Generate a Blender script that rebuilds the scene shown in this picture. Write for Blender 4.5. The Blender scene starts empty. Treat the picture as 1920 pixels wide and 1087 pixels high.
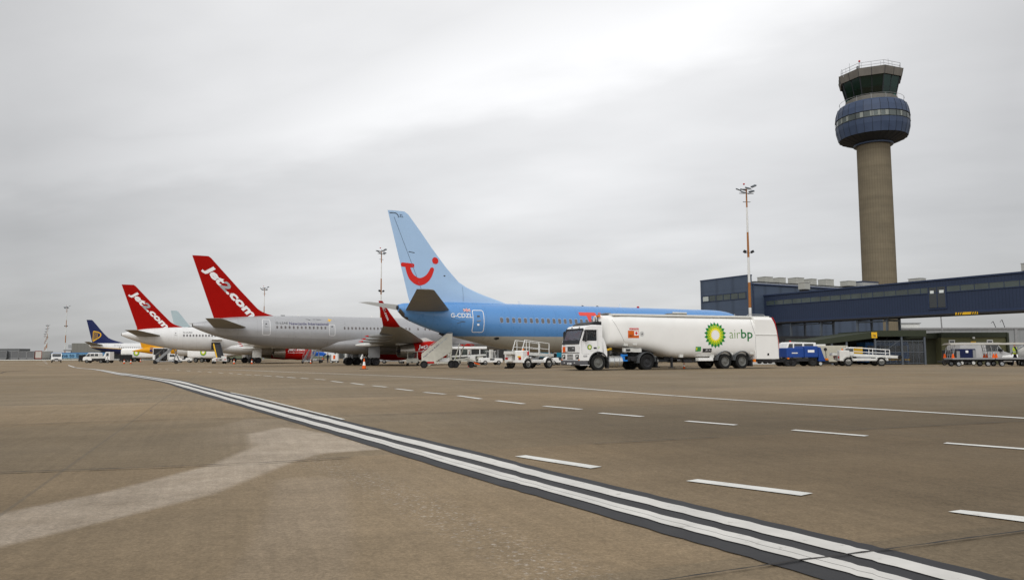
import bpy, bmesh, math, random
from mathutils import Vector, Matrix
random.seed(7)
R = math.radians
SC = bpy.context.scene
COL = SC.collection

# ------------------------------------------------------------------ camera, sky, sun, exposure
FPX, HORIZ, ROLL, EYE = 1400.0, 664.0, 0.0043, 1.0
cam = bpy.data.cameras.new('camera'); cam.sensor_width = 36; cam.lens = 36 * FPX / 1920
cam.clip_start = 0.05; cam.clip_end = 8000
co = bpy.data.objects.new('camera', cam); COL.objects.link(co); SC.camera = co
pitch = math.atan((HORIZ - 543.5) / FPX)
fwd = Vector((0, math.cos(pitch), math.sin(pitch))); rt = Vector((1, 0, 0)); up = rt.cross(fwd)
r2 = rt * math.cos(ROLL) - up * math.sin(ROLL); u2 = up * math.cos(ROLL) + rt * math.sin(ROLL)
co.matrix_world = Matrix(((r2.x, u2.x, -fwd.x, 0), (r2.y, u2.y, -fwd.y, 0), (r2.z, u2.z, -fwd.z, EYE), (0, 0, 0, 1)))

SUN_EL, SUN_AZ = R(42), R(205)          # azimuth clockwise from +Y: high, behind the camera to the left
w = bpy.data.worlds.new('World'); SC.world = w; w.use_nodes = True
nt = w.node_tree; nt.nodes.clear()
def N(t, **k):
    n = nt.nodes.new(t)
    for a, b in k.items(): setattr(n, a, b)
    return n
def math_node(op, a, b=None, c=None, clamp=False):
    n = N('ShaderNodeMath', operation=op); n.use_clamp = clamp
    for i, v in enumerate((a, b, c)):
        if v is None: continue
        if isinstance(v, (int, float)): n.inputs[i].default_value = v
        else: nt.links.new(v, n.inputs[i])
    return n.outputs[0]
out = N('ShaderNodeOutputWorld')
sky = N('ShaderNodeTexSky', sky_type='NISHITA'); sky.sun_disc = False
sky.sun_elevation = SUN_EL; sky.sun_rotation = SUN_AZ
bg1 = N('ShaderNodeBackground'); bg1.inputs[1].default_value = 0.10
nt.links.new(sky.outputs[0], bg1.inputs[0])
tc = N('ShaderNodeTexCoord'); sp = N('ShaderNodeSeparateXYZ'); nt.links.new(tc.outputs['Generated'], sp.inputs[0])
X, Y, Z = sp.outputs
zc = math_node('MAXIMUM', Z, 0.0)
den = math_node('ADD', zc, 0.16)
cx = N('ShaderNodeCombineXYZ')
px = math_node('DIVIDE', X, den); py = math_node('DIVIDE', Y, den)
# cloud layer seen in perspective, streaks running away to the right
sa, ca = math.sin(R(-20)), math.cos(R(-20))
u = math_node('ADD', math_node('MULTIPLY', px, ca), math_node('MULTIPLY', py, sa))
v = math_node('SUBTRACT', math_node('MULTIPLY', py, ca), math_node('MULTIPLY', px, sa))
nt.links.new(math_node('MULTIPLY', u, 0.75), cx.inputs[0]); nt.links.new(math_node('MULTIPLY', v, 1.25), cx.inputs[1])
n1 = N('ShaderNodeTexNoise'); n1.inputs['Scale'].default_value = 0.62; n1.inputs['Detail'].default_value = 4; n1.inputs['Roughness'].default_value = 0.45; n1.inputs['Distortion'].default_value = 0.3
nt.links.new(cx.outputs[0], n1.inputs['Vector'])
n2 = N('ShaderNodeTexNoise'); n2.inputs['Scale'].default_value = 1.7; n2.inputs['Detail'].default_value = 6; n2.inputs['Roughness'].default_value = 0.5
nt.links.new(cx.outputs[0], n2.inputs['Vector'])
# vertical gradient: bright overhead, grey by the horizon
grad = N('ShaderNodeValToRGB'); nt.links.new(zc, grad.inputs[0])
cr = grad.color_ramp; cr.elements[0].position = 0.0; cr.elements[0].color = (0.53, 0.535, 0.54, 1)
cr.elements[1].position = 0.5; cr.elements[1].color = (0.83, 0.83, 0.835, 1)
for p_, c_ in ((0.06, (0.62, 0.62, 0.625, 1)), (0.15, (0.705, 0.705, 0.71, 1)), (0.30, (0.79, 0.79, 0.795, 1))):
    e = cr.elements.new(p_); e.color = c_
nz = math_node('ADD', math_node('MULTIPLY', math_node('SUBTRACT', n1.outputs[0], 0.5), 0.55), math_node('MULTIPLY', math_node('SUBTRACT', n2.outputs[0], 0.5), 0.34))
nz = math_node('ADD', nz, 1.0)
az = math_node('MAXIMUM', math_node('SUBTRACT', 1.14, math_node('MULTIPLY', math_node('MULTIPLY', X, X), 1.15)), 0.80)
# the layer is thinnest straight ahead and thickens to both sides
# one long brighter break in the layer, wider and whiter towards the right
ym = math_node('MAXIMUM', Y, 0.12); A_ = math_node('DIVIDE', X, ym); E_ = math_node('DIVIDE', Z, ym)
line = math_node('ADD', math_node('MULTIPLY', A_, 0.254), math_node('ADD', math_node('MULTIPLY', math_node('MULTIPLY', A_, A_), 0.10), 0.352))
tt = math_node('ADD', math_node('SUBTRACT', E_, line), math_node('MULTIPLY', math_node('SUBTRACT', n2.outputs[0], 0.5), 0.16))
wd_ = math_node('ADD', math_node('MULTIPLY', math_node('MAXIMUM', math_node('ADD', A_, 0.45), 0.0), 0.20), 0.05)
above = math_node('SUBTRACT', 1.0, math_node('DIVIDE', tt, wd_), clamp=True)
rise = math_node('MULTIPLY', math_node('ADD', tt, 0.04), 12.0, clamp=True)
band = math_node('MULTIPLY', math_node('MULTIPLY', above, rise), math_node('ADD', math_node('MULTIPLY', A_, 0.14), 0.26))
band = math_node('MULTIPLY', band, math_node('MULTIPLY', Y, 3.0, clamp=True))
band = math_node('MAXIMUM', band, 0.0)
# behind the camera the layer is thinner and brighter
back = math_node('MULTIPLY', math_node('MAXIMUM', math_node('MULTIPLY', Y, -1.0), 0.0), 0.9)
tot = math_node('MULTIPLY', nz, math_node('ADD', math_node('ADD', az, band), back))
vm = N('ShaderNodeVectorMath', operation='SCALE'); nt.links.new(grad.outputs[0], vm.inputs[0]); nt.links.new(tot, vm.inputs['Scale'])
bg2 = N('ShaderNodeBackground'); nt.links.new(vm.outputs[0], bg2.inputs[0]); bg2.inputs[1].default_value = 1.0
mx = N('ShaderNodeMixShader'); mx.inputs[0].default_value = 0.93
nt.links.new(bg1.outputs[0], mx.inputs[1]); nt.links.new(bg2.outputs[0], mx.inputs[2]); nt.links.new(mx.outputs[0], out.inputs[0])

sun = bpy.data.lights.new('sun', 'SUN'); sun.energy = 1.05; sun.angle = R(25); sun.color = (1.0, 0.97, 0.92)
so = bpy.data.objects.new('sun', sun); COL.objects.link(so)
sd = Vector((math.sin(SUN_AZ) * math.cos(SUN_EL), math.cos(SUN_AZ) * math.cos(SUN_EL), math.sin(SUN_EL)))
so.rotation_euler = sd.to_track_quat('Z', 'Y').to_euler(); so.location = sd * 200
vs = SC.view_settings; vs.view_transform = 'Standard'; vs.look = 'None'; vs.exposure = 0.0; vs.gamma = 1.0; vs.use_curve_mapping = False
try: SC.cycles.max_bounces = 6; SC.cycles.transparent_max_bounces = 12
except Exception: pass

# ------------------------------------------------------------------ helpers
def g(y):                                # the apron falls gently away beyond 48 m
    t = min(1, max(0, (y - 48) / 47)); return -0.38 * t * t * (3 - 2 * t)

MATS = {}
def mat(name, rgb, rough=0.55, metal=0.0, var=0.10, scale=2.5, spec=0.22, streak=False, alpha=1.0):
    if name in MATS: return MATS[name]
    m = bpy.data.materials.new(name); m.use_nodes = True; t = m.node_tree; b = t.nodes['Principled BSDF']
    b.inputs['Roughness'].default_value = rough; b.inputs['Metallic'].default_value = metal
    b.inputs['Specular IOR Level'].default_value = spec
    c = t.nodes.new('ShaderNodeTexCoord'); mp = t.nodes.new('ShaderNodeMapping'); n = t.nodes.new('ShaderNodeTexNoise')
    n.inputs['Scale'].default_value = scale; n.inputs['Detail'].default_value = 5; n.inputs['Roughness'].default_value = 0.6
    if streak: mp.inputs['Scale'].default_value = (1, 1, 0.15)
    t.links.new(c.outputs['Object'], mp.inputs[0]); t.links.new(mp.outputs[0], n.inputs['Vector'])
    r = t.nodes.new('ShaderNodeMapRange'); r.inputs[1].default_value = 0.25; r.inputs[2].default_value = 0.75
    r.inputs[3].default_value = 1 - var; r.inputs[4].default_value = 1 + var
    t.links.new(n.outputs[0], r.inputs[0])
    s = t.nodes.new('ShaderNodeVectorMath'); s.operation = 'SCALE'; s.inputs[0].default_value = rgb
    t.links.new(r.outputs[0], s.inputs['Scale']); t.links.new(s.outputs[0], b.inputs['Base Color'])
    r3 = t.nodes.new('ShaderNodeMapRange'); r3.inputs[1].default_value = 0.3; r3.inputs[2].default_value = 0.7
    r3.inputs[3].default_value = max(0.02, rough - 0.08); r3.inputs[4].default_value = min(1, rough + 0.10)
    t.links.new(n.outputs[0], r3.inputs[0]); t.links.new(r3.outputs[0], b.inputs['Roughness'])
    if rgb[0] > 6 * rgb[1] and rgb[0] > .2: b.inputs['Specular IOR Level'].default_value = .02
    if alpha < 1: b.inputs['Alpha'].default_value = alpha
    MATS[name] = m; return m

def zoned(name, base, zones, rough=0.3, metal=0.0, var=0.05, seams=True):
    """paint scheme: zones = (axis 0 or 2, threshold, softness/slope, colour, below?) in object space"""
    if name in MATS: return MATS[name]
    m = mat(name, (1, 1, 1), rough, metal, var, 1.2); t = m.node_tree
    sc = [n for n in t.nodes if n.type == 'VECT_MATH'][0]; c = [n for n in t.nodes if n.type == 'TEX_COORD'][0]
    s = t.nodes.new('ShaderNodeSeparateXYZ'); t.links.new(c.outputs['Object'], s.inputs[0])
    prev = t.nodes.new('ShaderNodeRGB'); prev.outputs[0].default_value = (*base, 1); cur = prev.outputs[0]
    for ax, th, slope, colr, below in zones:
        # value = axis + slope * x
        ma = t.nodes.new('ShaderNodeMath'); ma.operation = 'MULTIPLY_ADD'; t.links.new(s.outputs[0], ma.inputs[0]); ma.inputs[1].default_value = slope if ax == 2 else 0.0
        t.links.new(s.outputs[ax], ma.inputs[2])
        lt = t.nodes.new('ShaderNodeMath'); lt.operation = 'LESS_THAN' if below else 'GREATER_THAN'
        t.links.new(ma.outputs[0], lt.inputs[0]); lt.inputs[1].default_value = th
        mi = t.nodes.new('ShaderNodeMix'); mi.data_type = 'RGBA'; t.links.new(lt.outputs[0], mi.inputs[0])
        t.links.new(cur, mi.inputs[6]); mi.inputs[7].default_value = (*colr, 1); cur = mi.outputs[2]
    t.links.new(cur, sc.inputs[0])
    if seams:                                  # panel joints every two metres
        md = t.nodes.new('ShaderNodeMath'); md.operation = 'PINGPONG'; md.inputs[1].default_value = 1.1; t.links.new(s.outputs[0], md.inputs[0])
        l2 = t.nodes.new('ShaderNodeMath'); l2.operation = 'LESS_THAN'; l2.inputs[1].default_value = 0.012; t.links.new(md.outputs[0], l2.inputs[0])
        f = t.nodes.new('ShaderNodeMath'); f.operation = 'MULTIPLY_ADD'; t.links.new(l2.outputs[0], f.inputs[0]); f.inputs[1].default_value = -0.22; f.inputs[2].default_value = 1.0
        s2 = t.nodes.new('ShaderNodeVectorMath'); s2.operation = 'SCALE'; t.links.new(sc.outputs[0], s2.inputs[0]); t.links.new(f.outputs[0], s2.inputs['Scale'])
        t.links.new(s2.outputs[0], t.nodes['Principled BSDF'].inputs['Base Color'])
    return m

class MB:
    def __init__(s): s.v = []; s.f = []; s.m = []; s.k = 0
    def add(s, vs, fs):
        o = len(s.v); s.v += [tuple(v) for v in vs]
        for f in fs: s.f.append(tuple(o + i for i in f)); s.m.append(s.k)
        return s
    def box(s, c, l, rz=0, ry=0, rx=0):
        M = Matrix.Translation(c) @ Matrix.Rotation(rz, 4, 'Z') @ Matrix.Rotation(ry, 4, 'Y') @ Matrix.Rotation(rx, 4, 'X')
        vs = [M @ Vector((x * l[0] / 2, y * l[1] / 2, z * l[2] / 2)) for x in (-1, 1) for y in (-1, 1) for z in (-1, 1)]
        return s.add(vs, [(0, 1, 3, 2), (4, 6, 7, 5), (0, 4, 5, 1), (2, 3, 7, 6), (0, 2, 6, 4), (1, 5, 7, 3)])
    def bb(s, x0, x1, y0, y1, z0, z1): return s.box(((x0 + x1) / 2, (y0 + y1) / 2, (z0 + z1) / 2), (abs(x1 - x0), abs(y1 - y0), abs(z1 - z0)))
    def ring(s, rings, caps=True, closed=True):
        n = len(rings[0]); vs = [p for r in rings for p in r]; fs = []
        for i in range(len(rings) - 1):
            for j in range(n if closed else n - 1):
                a = i * n + j; b = i * n + (j + 1) % n; fs.append((a, b, b + n, a + n))
        if caps: fs.append(tuple(range(n))); fs.append(tuple((len(rings) - 1) * n + j for j in range(n)))
        return s.add(vs, fs)
    def tube(s, p0, p1, r0, r1=None, n=10, caps=True):
        r1 = r0 if r1 is None else r1; p0 = Vector(p0); p1 = Vector(p1); d = (p1 - p0).normalized()
        a = d.cross(Vector((0, 0, 1)) if abs(d.z) < 0.9 else Vector((1, 0, 0))).normalized(); b = d.cross(a)
        return s.ring([[p + (a * math.cos(t) + b * math.sin(t)) * r for t in [2 * math.pi * i / n for i in range(n)]] for p, r in ((p0, r0), (p1, r1))], caps)
    def path(s, pts, r, n=6):
        for a, b in zip(pts, pts[1:]): s.tube(a, b, r, n=n)
        return s
    def prism(s, pts, a, b, ax='y'):
        f = {'y': lambda p, q: (p[0], q, p[1]), 'z': lambda p, q: (p[0], p[1], q), 'x': lambda p, q: (q, p[0], p[1])}[ax]
        return s.ring([[f(p, a) for p in pts], [f(p, b) for p in pts]])
    def sphere(s, c, r, n=10, sz=1.0):
        rs = []
        for i in range(1, n // 2):
            t = math.pi * i / (n // 2); rs.append([(c[0] + r * math.sin(t) * math.cos(q), c[1] + r * math.sin(t) * math.sin(q), c[2] + r * sz * math.cos(t)) for q in [2 * math.pi * j / n for j in range(n)]])
        return s.ring(rs)
    def mesh(s, name, mats, smooth=False, recalc=True):
        me = bpy.data.meshes.new(name); me.from_pydata(s.v, [], s.f)
        for m in (mats if isinstance(mats, (list, tuple)) else [mats]): me.materials.append(m)
        me.polygons.foreach_set('material_index', s.m)
        if recalc:
            b = bmesh.new(); b.from_mesh(me); bmesh.ops.recalc_face_normals(b, faces=b.faces); b.to_mesh(me); b.free()
        if smooth:
            me.polygons.foreach_set('use_smooth', [True] * len(me.polygons)); me.set_sharp_from_angle(angle=R(38))
        me.update(); return me
    def build(s, name, mats, par=None, smooth=False, bevel=0, recalc=True):
        return link(name, s.mesh(name, mats, smooth, recalc), par, bevel)

def link(name, me, par=None, bevel=0, loc=None, rot=None):
    o = bpy.data.objects.new(name, me); COL.objects.link(o)
    if par is not None: o.parent = par
    if loc is not None: o.location = loc
    if rot is not None: o.rotation_euler = rot
    if bevel:
        b = o.modifiers.new('bevel', 'BEVEL'); b.width = bevel; b.segments = 2; b.limit_method = 'ANGLE'; b.angle_limit = R(35)
    return o
def tag(o, label, cat, group=None):
    o['label'] = label; o['category'] = cat
    if group: o['group'] = group
    return o
def thing(name, label, cat, loc, rz=0, group=None):
    o = bpy.data.objects.new(name, None); o.empty_display_size = 0.3; COL.objects.link(o)
    o.location = loc; o.rotation_euler = (0, 0, rz); return tag(o, label, cat, group)
def structure(o, kind='structure'): o['kind'] = kind; return o
def copy_thing(o, loc, rz, label, scale=None, par=None):
    c = o.copy(); COL.objects.link(c)
    if par is None:
        c.location = loc; c.rotation_euler = (0, 0, rz); c['label'] = label
        if scale: c.scale = scale
    else: c.parent = par
    for ch in list(o.children): copy_thing(ch, None, None, None, None, c)
    return c

# flat decals carried on a curved surface: outline points (x,y) -> map to 3D
def decal(name, polys, mapf, mats, par, order=None, slices=False):
    mb = MB()
    for i, p in enumerate(polys):
        mb.k = 0 if order is None else order[i]
        if slices:
            b = bmesh.new(); b.faces.new([b.verts.new((q[0], q[1], 0)) for q in p]); y0, y1 = min(q[1] for q in p), max(q[1] for q in p); n = int((y1 - y0) / .12)
            for k in range(1, n + 1): bmesh.ops.bisect_plane(b, geom=b.verts[:] + b.edges[:] + b.faces[:], plane_co=(0, y0 + (y1 - y0) * k / (n + 1), 0), plane_no=(0, 1, 0))
            b.verts.index_update(); mb.add([mapf(q.co.x, q.co.y, i) for q in b.verts], [tuple(v.index for v in f.verts) for f in b.faces]); b.free()
        else: mb.add([mapf(*q, i) for q in p], [tuple(range(len(p)))])
    return mb.build(name, mats, par, recalc=False)
def text_mesh(txt, L, H, mats, mapf, name, par, bold=0.0, shear=0.0, colors=None, slices=0):
    cu = bpy.data.curves.new('t', 'FONT'); cu.body = txt; cu.offset = bold; cu.shear = shear; cu.resolution_u = 2
    for m in mats: cu.materials.append(m)
    if colors:
        for i, c in enumerate(colors): cu.body_format[i].material_index = c
    ob = bpy.data.objects.new('t', cu); COL.objects.link(ob)
    dg = bpy.context.evaluated_depsgraph_get(); dg.update()
    me = bpy.data.meshes.new_from_object(ob.evaluated_get(dg)); bpy.data.objects.remove(ob); bpy.data.curves.remove(cu)
    me.name = name
    xs = [q.co.x for q in me.vertices]; ys = [q.co.y for q in me.vertices]
    x0, x1, y0, y1 = min(xs), max(xs), min(ys), max(ys)
    if slices:
        b = bmesh.new(); b.from_mesh(me)
        for k in range(1, slices):
            bmesh.ops.bisect_plane(b, geom=b.verts[:] + b.edges[:] + b.faces[:], plane_co=(0, y0 + (y1 - y0) * k / slices, 0), plane_no=(0, 1, 0))
        b.to_mesh(me); b.free()
    for q in me.vertices: q.co = mapf((q.co.x - x0) / (x1 - x0) * L, (q.co.y - y0) / (y1 - y0) * H)
    me.update(); return link(name, me, par)

# ------------------------------------------------------------------ shared materials
M_WHITE = mat('white_paint', (.80, .80, .78), .32, 0, .06)
M_OFFW = mat('dull_white_paint', (.62, .62, .59), .5, 0, .14, 3)
M_CREAM = mat('cream_paint', (.55, .54, .47), .5, 0, .12, 3)
M_BLACK = mat('black_plastic', (.022, .022, .024), .55, 0, .2)
M_RUB = mat('tyre_rubber', (.014, .014, .014), .8, 0, .25, 8)
M_DARK = mat('dark_chassis', (.03, .03, .032), .7, 0, .3, 6)
M_GLASS = mat('dark_glass', (.025, .03, .033), .06, 0, .1, 2, .8)
M_HUB = mat('dull_hub', (.15, .15, .14), .5, .2, .2, 8)
M_STEEL = mat('galvanised_steel', (.36, .37, .38), .42, .6, .15, 6)
M_ALU = mat('polished_aluminium', (.62, .62, .60), .28, .9, .1, 5)
M_GREY = mat('grey_paint', (.24, .245, .25), .5, 0, .12)
M_RED = mat('red_paint', (.52, .018, .014), .35, 0, .08)
M_ORANGE = mat('orange_plastic', (.78, .12, .02), .45, 0, .08)
M_YEL = mat('yellow_paint', (.72, .42, .02), .45, 0, .1)
M_HIVIS = mat('hi_vis_fabric', (.62, .78, .06), .7, 0, .1, 10)
M_BLUE = mat('royal_blue_paint', (.014, .055, .25), .4, 0, .1)
M_LAMP = mat('lamp_lens', (.55, .55, .52), .15, 0, .1)
M_AMBER = mat('amber_lens', (.75, .20, .02), .2, 0, .1)
M_REDL = mat('red_lens', (.45, .02, .02), .2, 0, .1)
M_LINE = mat('white_line_paint', (.72, .72, .69), .62, 0, .10, 9)

def wheel_mesh(r, wd, hubm):
    a = MB(); prof = [(-wd / 2, r * .62), (-wd / 2, r * .93), (-wd * .36, r), (wd * .36, r), (wd / 2, r * .93), (wd / 2, r * .62)]
    n = 28
    a.ring([[(q[1] * math.cos(t), q[0], q[1] * math.sin(t)) for t in [2 * math.pi * i / n for i in range(n)]] for q in prof], caps=False)
    b = MB()
    for sgn in (-1, 1):
        for r0, r1, y0, y1 in ((r * .63, r * .56, wd * .47, wd * .42), (r * .56, r * .50, wd * .42, wd * .22), (r * .50, r * .2, wd * .22, wd * .30), (r * .2, r * .16, wd * .30, wd * .46)):
            b.ring([[(q * math.cos(t), sgn * y, q * math.sin(t)) for t in [2 * math.pi * i / 20 for i in range(20)]] for q, y in ((r0, y0), (r1, y1))], caps=(r1 == r * .16))
        for i in range(10):
            t = 2 * math.pi * i / 10; b.tube((r * .36 * math.cos(t), sgn * wd * .2, r * .36 * math.sin(t)), (r * .36 * math.cos(t), sgn * wd * .33, r * .36 * math.sin(t)), r * .035, n=6)
    return a.mesh('wheel', M_RUB, True), b.mesh('rim', hubm, True)
WC = {}
def wheel(par, x, y, r, wd, hubm=None, z=None):
    hubm = hubm or M_HUB; k = (round(r, 3), round(wd, 3), hubm.name)
    if k not in WC: WC[k] = wheel_mesh(r, wd, hubm)
    o = link('wheel', WC[k][0], par, loc=(x, y, r if z is None else z)); link('rim', WC[k][1], o); return o
def side(par, name, pts, hw, m, bevel=0.03, y0=None, smooth=False):
    a = MB().prism(pts, -hw if y0 is None else y0, hw)
    return a.build(name, m, par, smooth, bevel)
def pane(par, name, pts, y, m, t=0.012, bevel=0):
    s = 1 if y > 0 else -1; return MB().prism(pts, y, y + s * t).build(name, m, par, bevel=bevel)
def slab(par, name, p, q, hw, m, t=0.02, inset=0):
    """a sheet across the vehicle from profile point p to q (x,z), facing outwards to +x"""
    d = Vector((q[0] - p[0], 0, q[1] - p[1])).normalized(); nrm = Vector((d.z, 0, -d.x))
    if nrm.x < 0 and abs(nrm.x) > 1e-3: nrm = -nrm
    P = Vector((p[0], 0, p[1])); Q = Vector((q[0], 0, q[1])); yv = Vector((0, 1, 0))
    vs = []
    for o in (0, t):
        for base in (P, Q):
            for sg in (-1, 1): vs.append(base + nrm * o + yv * hw * sg)
    return MB().add(vs, [(0, 1, 3, 2), (4, 6, 7, 5), (0, 4, 5, 1), (2, 3, 7, 6), (0, 2, 6, 4), (1, 5, 7, 3)]).build(name, m, par)


# ------------------------------------------------------------------ apron, joints, painted lines (world coordinates in metres)
TAXI = [[(-70.23,118.64),(-28.29,52.36),(-22.05,43.08),(-16.03,34.19),(-13.33,30.27),(-10.32,25.05),(-5.89,17.3),(-3.23,12.66),(-1.93,10.45),(-0.33,7.73),(0.27,6.62),(1.04,5.33),(1.34,4.83),(1.74,4.18),(1.93,3.86),(2.22,3.34)],
     [(-70.02,118.28),(-27.91,51.65),(-21.53,42.06),(-15.62,33.3),(-12.92,29.33),(-9.85,23.91),(-5.7,16.73),(-3.13,12.27),(-1.85,10.02),(-0.32,7.45),(0.26,6.38),(1.0,5.14),(1.3,4.66),(1.68,4.04),(1.86,3.73),(2.14,3.23)],
     [(-67.36,113.8),(-26.59,49.21),(-20.72,40.49),(-15.05,32.1),(-12.07,27.4),(-9.34,22.69),(-5.31,15.61),(-2.95,11.58),(-1.75,9.51),(-0.3,7.05),(0.25,6.08),(0.96,4.92),(1.24,4.46),(1.61,3.87),(1.78,3.57),(2.04,3.09)],
     [(-67.16,113.47),(-26.21,48.51),(-20.2,39.48),(-14.62,31.18),(-11.49,26.09),(-8.9,21.62),(-5.1,14.97),(-2.82,11.05),(-1.68,9.13),(-0.29,6.76),(0.24,5.84),(0.92,4.72),(1.19,4.3),(1.55,3.72),(1.71,3.43),(1.96,2.96)],
     [(-64.71,109.33),(-25.17,46.59),(-19.55,38.2),(-14.09,30.06),(-10.72,24.35),(-8.36,20.32),(-4.84,14.21),(-2.68,10.51),(-1.6,8.7),(-0.28,6.39),(0.23,5.57),(0.87,4.5),(1.13,4.09),(1.47,3.55),(1.63,3.27),(1.86,2.81)],
     [(-64.53,109.03),(-24.93,46.13),(-19.08,37.3),(-13.6,29.01),(-10.13,23.01),(-7.84,19.04),(-4.61,13.57),(-2.57,10.08),(-1.52,8.26),(-0.26,6.07),(0.22,5.29),(0.83,4.27),(1.08,3.88),(1.39,3.36),(1.54,3.1),(1.76,2.67)]]
SOLID = [(-32.08,69.38),(-14.45,46.17),(-11.56,42.74),(-9.04,39.68),(-2.49,31.07),(3.24,19.14),(3.99,17.63),(5.62,14.73),(7.75,11.45),(9.09,9.63)]
DASH = [[2.58,11.2,3.12,10.55],[3.65,9.84,4.26,9.1],[4.78,8.37,5.41,7.7],[1.48,12.78,2.07,12.02],[0.61,14.54,1.24,13.63],[-0.34,16.28,0.23,15.22],[-1.32,18.32,-0.71,16.97],[-2.35,20.04,-1.71,19.08],[-3.43,22.2,-2.78,20.95],[-4.54,24.46,-3.9,23.33],[-5.73,26.75,-4.99,25.27],[-6.96,28.9,-6.18,27.4],[-8.27,31.49,-7.59,30.49],[-9.28,32.97,-8.69,32.02],[-10.31,34.41,-9.6,33.23],[-11.24,35.71,-10.55,34.61],[-12.24,37.01,-11.58,36.1],[-13.1,38.18,-12.59,37.53],[-13.95,39.31,-13.44,38.63],[-14.88,40.63,-14.39,39.91],[-15.89,42.16,-15.39,41.39],[-17.15,43.84,-16.57,43.0],[-18.51,45.66,-17.97,44.89],[-20.05,47.8,-19.47,46.96],[-21.81,50.27,-21.12,49.26],[-23.8,53.21,-23.1,52.14],[-26.68,57.71,-25.7,56.12],[-29.78,63.15,-28.38,60.64],[-35.64,74.01,-33.71,70.42]]
NEARD = [[(0.02,7.43),(0.13,7.51),(0.79,6.73),(0.68,6.64)],[(1.36,5.97),(1.47,6.05),(2.14,5.43),(2.02,5.34)],[(2.73,4.79),(2.84,4.84),(3.37,4.44),(3.2,4.3)]]

def seg_dist(p, a, b):
    ax, ay = a; bx, by = b; dx, dy = bx - ax, by - ay
    t = max(0, min(1, ((p[0] - ax) * dx + (p[1] - ay) * dy) / (dx * dx + dy * dy + 1e-9)))
    return math.hypot(p[0] - ax - t * dx, p[1] - ay - t * dy), t
def poly_in(p, P):
    c = False; n = len(P)
    for i in range(n):
        (x1, y1), (x2, y2) = P[i], P[(i + 1) % n]
        if (y1 > p[1]) != (y2 > p[1]) and p[0] < (x2 - x1) * (p[1] - y1) / (y2 - y1) + x1: c = not c
    return c
PALE = [(-3.9, 3.3), (-3.42, 4.22), (-3.28, 4.89), (-3.0, 5.62), (-2.77, 7.01), (-2.85, 8.3), (-3.4, 9.7), (-3.2, 10.6), (-2.3, 9.6), (-1.7, 8.6), (-1.35, 8.1), (-1.95, 7.75), (-2.07, 7.2), (-2.18, 5.54), (-2.48, 4.67), (-2.71, 4.04), (-2.87, 3.56), (-3.1, 2.9)]
SPECK = [(-2.0, 7.5), (-1.6, 6.75), (-1.09, 5.97), (-0.57, 5.03), (-0.19, 4.29), (0.1, 3.74), (0.35, 3.2), (0.5, 2.6)]
ARCS = [[(-1.42, 6.1), (-1.2, 5.3), (-1.03, 4.57), (-.85, 3.9), (-0.77, 3.43)], [(-1.85, 6.11), (-1.6, 5.2), (-1.39, 4.31), (-1.25, 3.44)]]
def masks(x, y):
    p = (x, y); pale = sp = arc = 0.0
    if -5 < x < 1 and 2 < y < 12:
        dd = min(seg_dist(p, PALE[i], PALE[(i + 1) % len(PALE)])[0] for i in range(len(PALE)))
        if poly_in(p, PALE): pale = min(1, .5 + dd / .08)
        else: pale = max(0, .5 - dd / .08)
        # outer, fainter wash that follows the swath past the tyre marks
        if x > -4.2 and y > 7.5: pale = max(pale, 0.28 * max(0, 1 - abs(x + 0.42 * y - 0.8) / 1.0) * min(1, (y - 7.5) / 2))
        ds = min(seg_dist(p, a, b)[0] for a, b in zip(SPECK, SPECK[1:])); sp = max(0, 1 - ds / .30)
        da = seg_dist(p, ARCS[0][0], ARCS[0][1])[0]
        A0 = min(seg_dist(p, a, b)[0] for a, b in zip(ARCS[0], ARCS[0][1:])); A1 = min(seg_dist(p, a, b)[0] for a, b in zip(ARCS[1], ARCS[1][1:]))
        arc = max(0, min(1, 2.2 - 2.2 * (A0 + A1) / .62))
    return pale, sp, arc

ang = []; a = -52.0
while a < 52.01: ang.append(a); a += 0.5
a = 56
while a < 307: ang.append(a); a += 5
rad = [0.0]; r = 0.6
while r < 14: rad.append(r); r += 0.07 if r > 1.8 else 0.2
while r < 5000: rad.append(r); r *= 1.045 if r < 200 else 1.25
vs = [(0, 0, 0)]; mk = [(0, 0, 0)]
for r in rad[1:]:
    for a in ang:
        x, y = r * math.sin(R(a)), r * math.cos(R(a)); vs.append((x, y, g(y))); mk.append(masks(x, y))
na = len(ang); fs = [(0, 1 + (j + 1) % na, 1 + j) for j in range(na)]
for i in range(len(rad) - 2):
    for j in range(na):
        p = 1 + i * na + j; q = 1 + i * na + (j + 1) % na; fs.append((p, q, q + na, p + na))
me = bpy.data.meshes.new('apron'); me.from_pydata(vs, [], fs)
at = me.color_attributes.new('wear', 'FLOAT_COLOR', 'POINT')
at.data.foreach_set('color', [c for m in mk for c in (*m, 1.0)])
me.polygons.foreach_set('use_smooth', [True] * len(me.polygons)); me.update()
apron = structure(link('apron', me))

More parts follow.
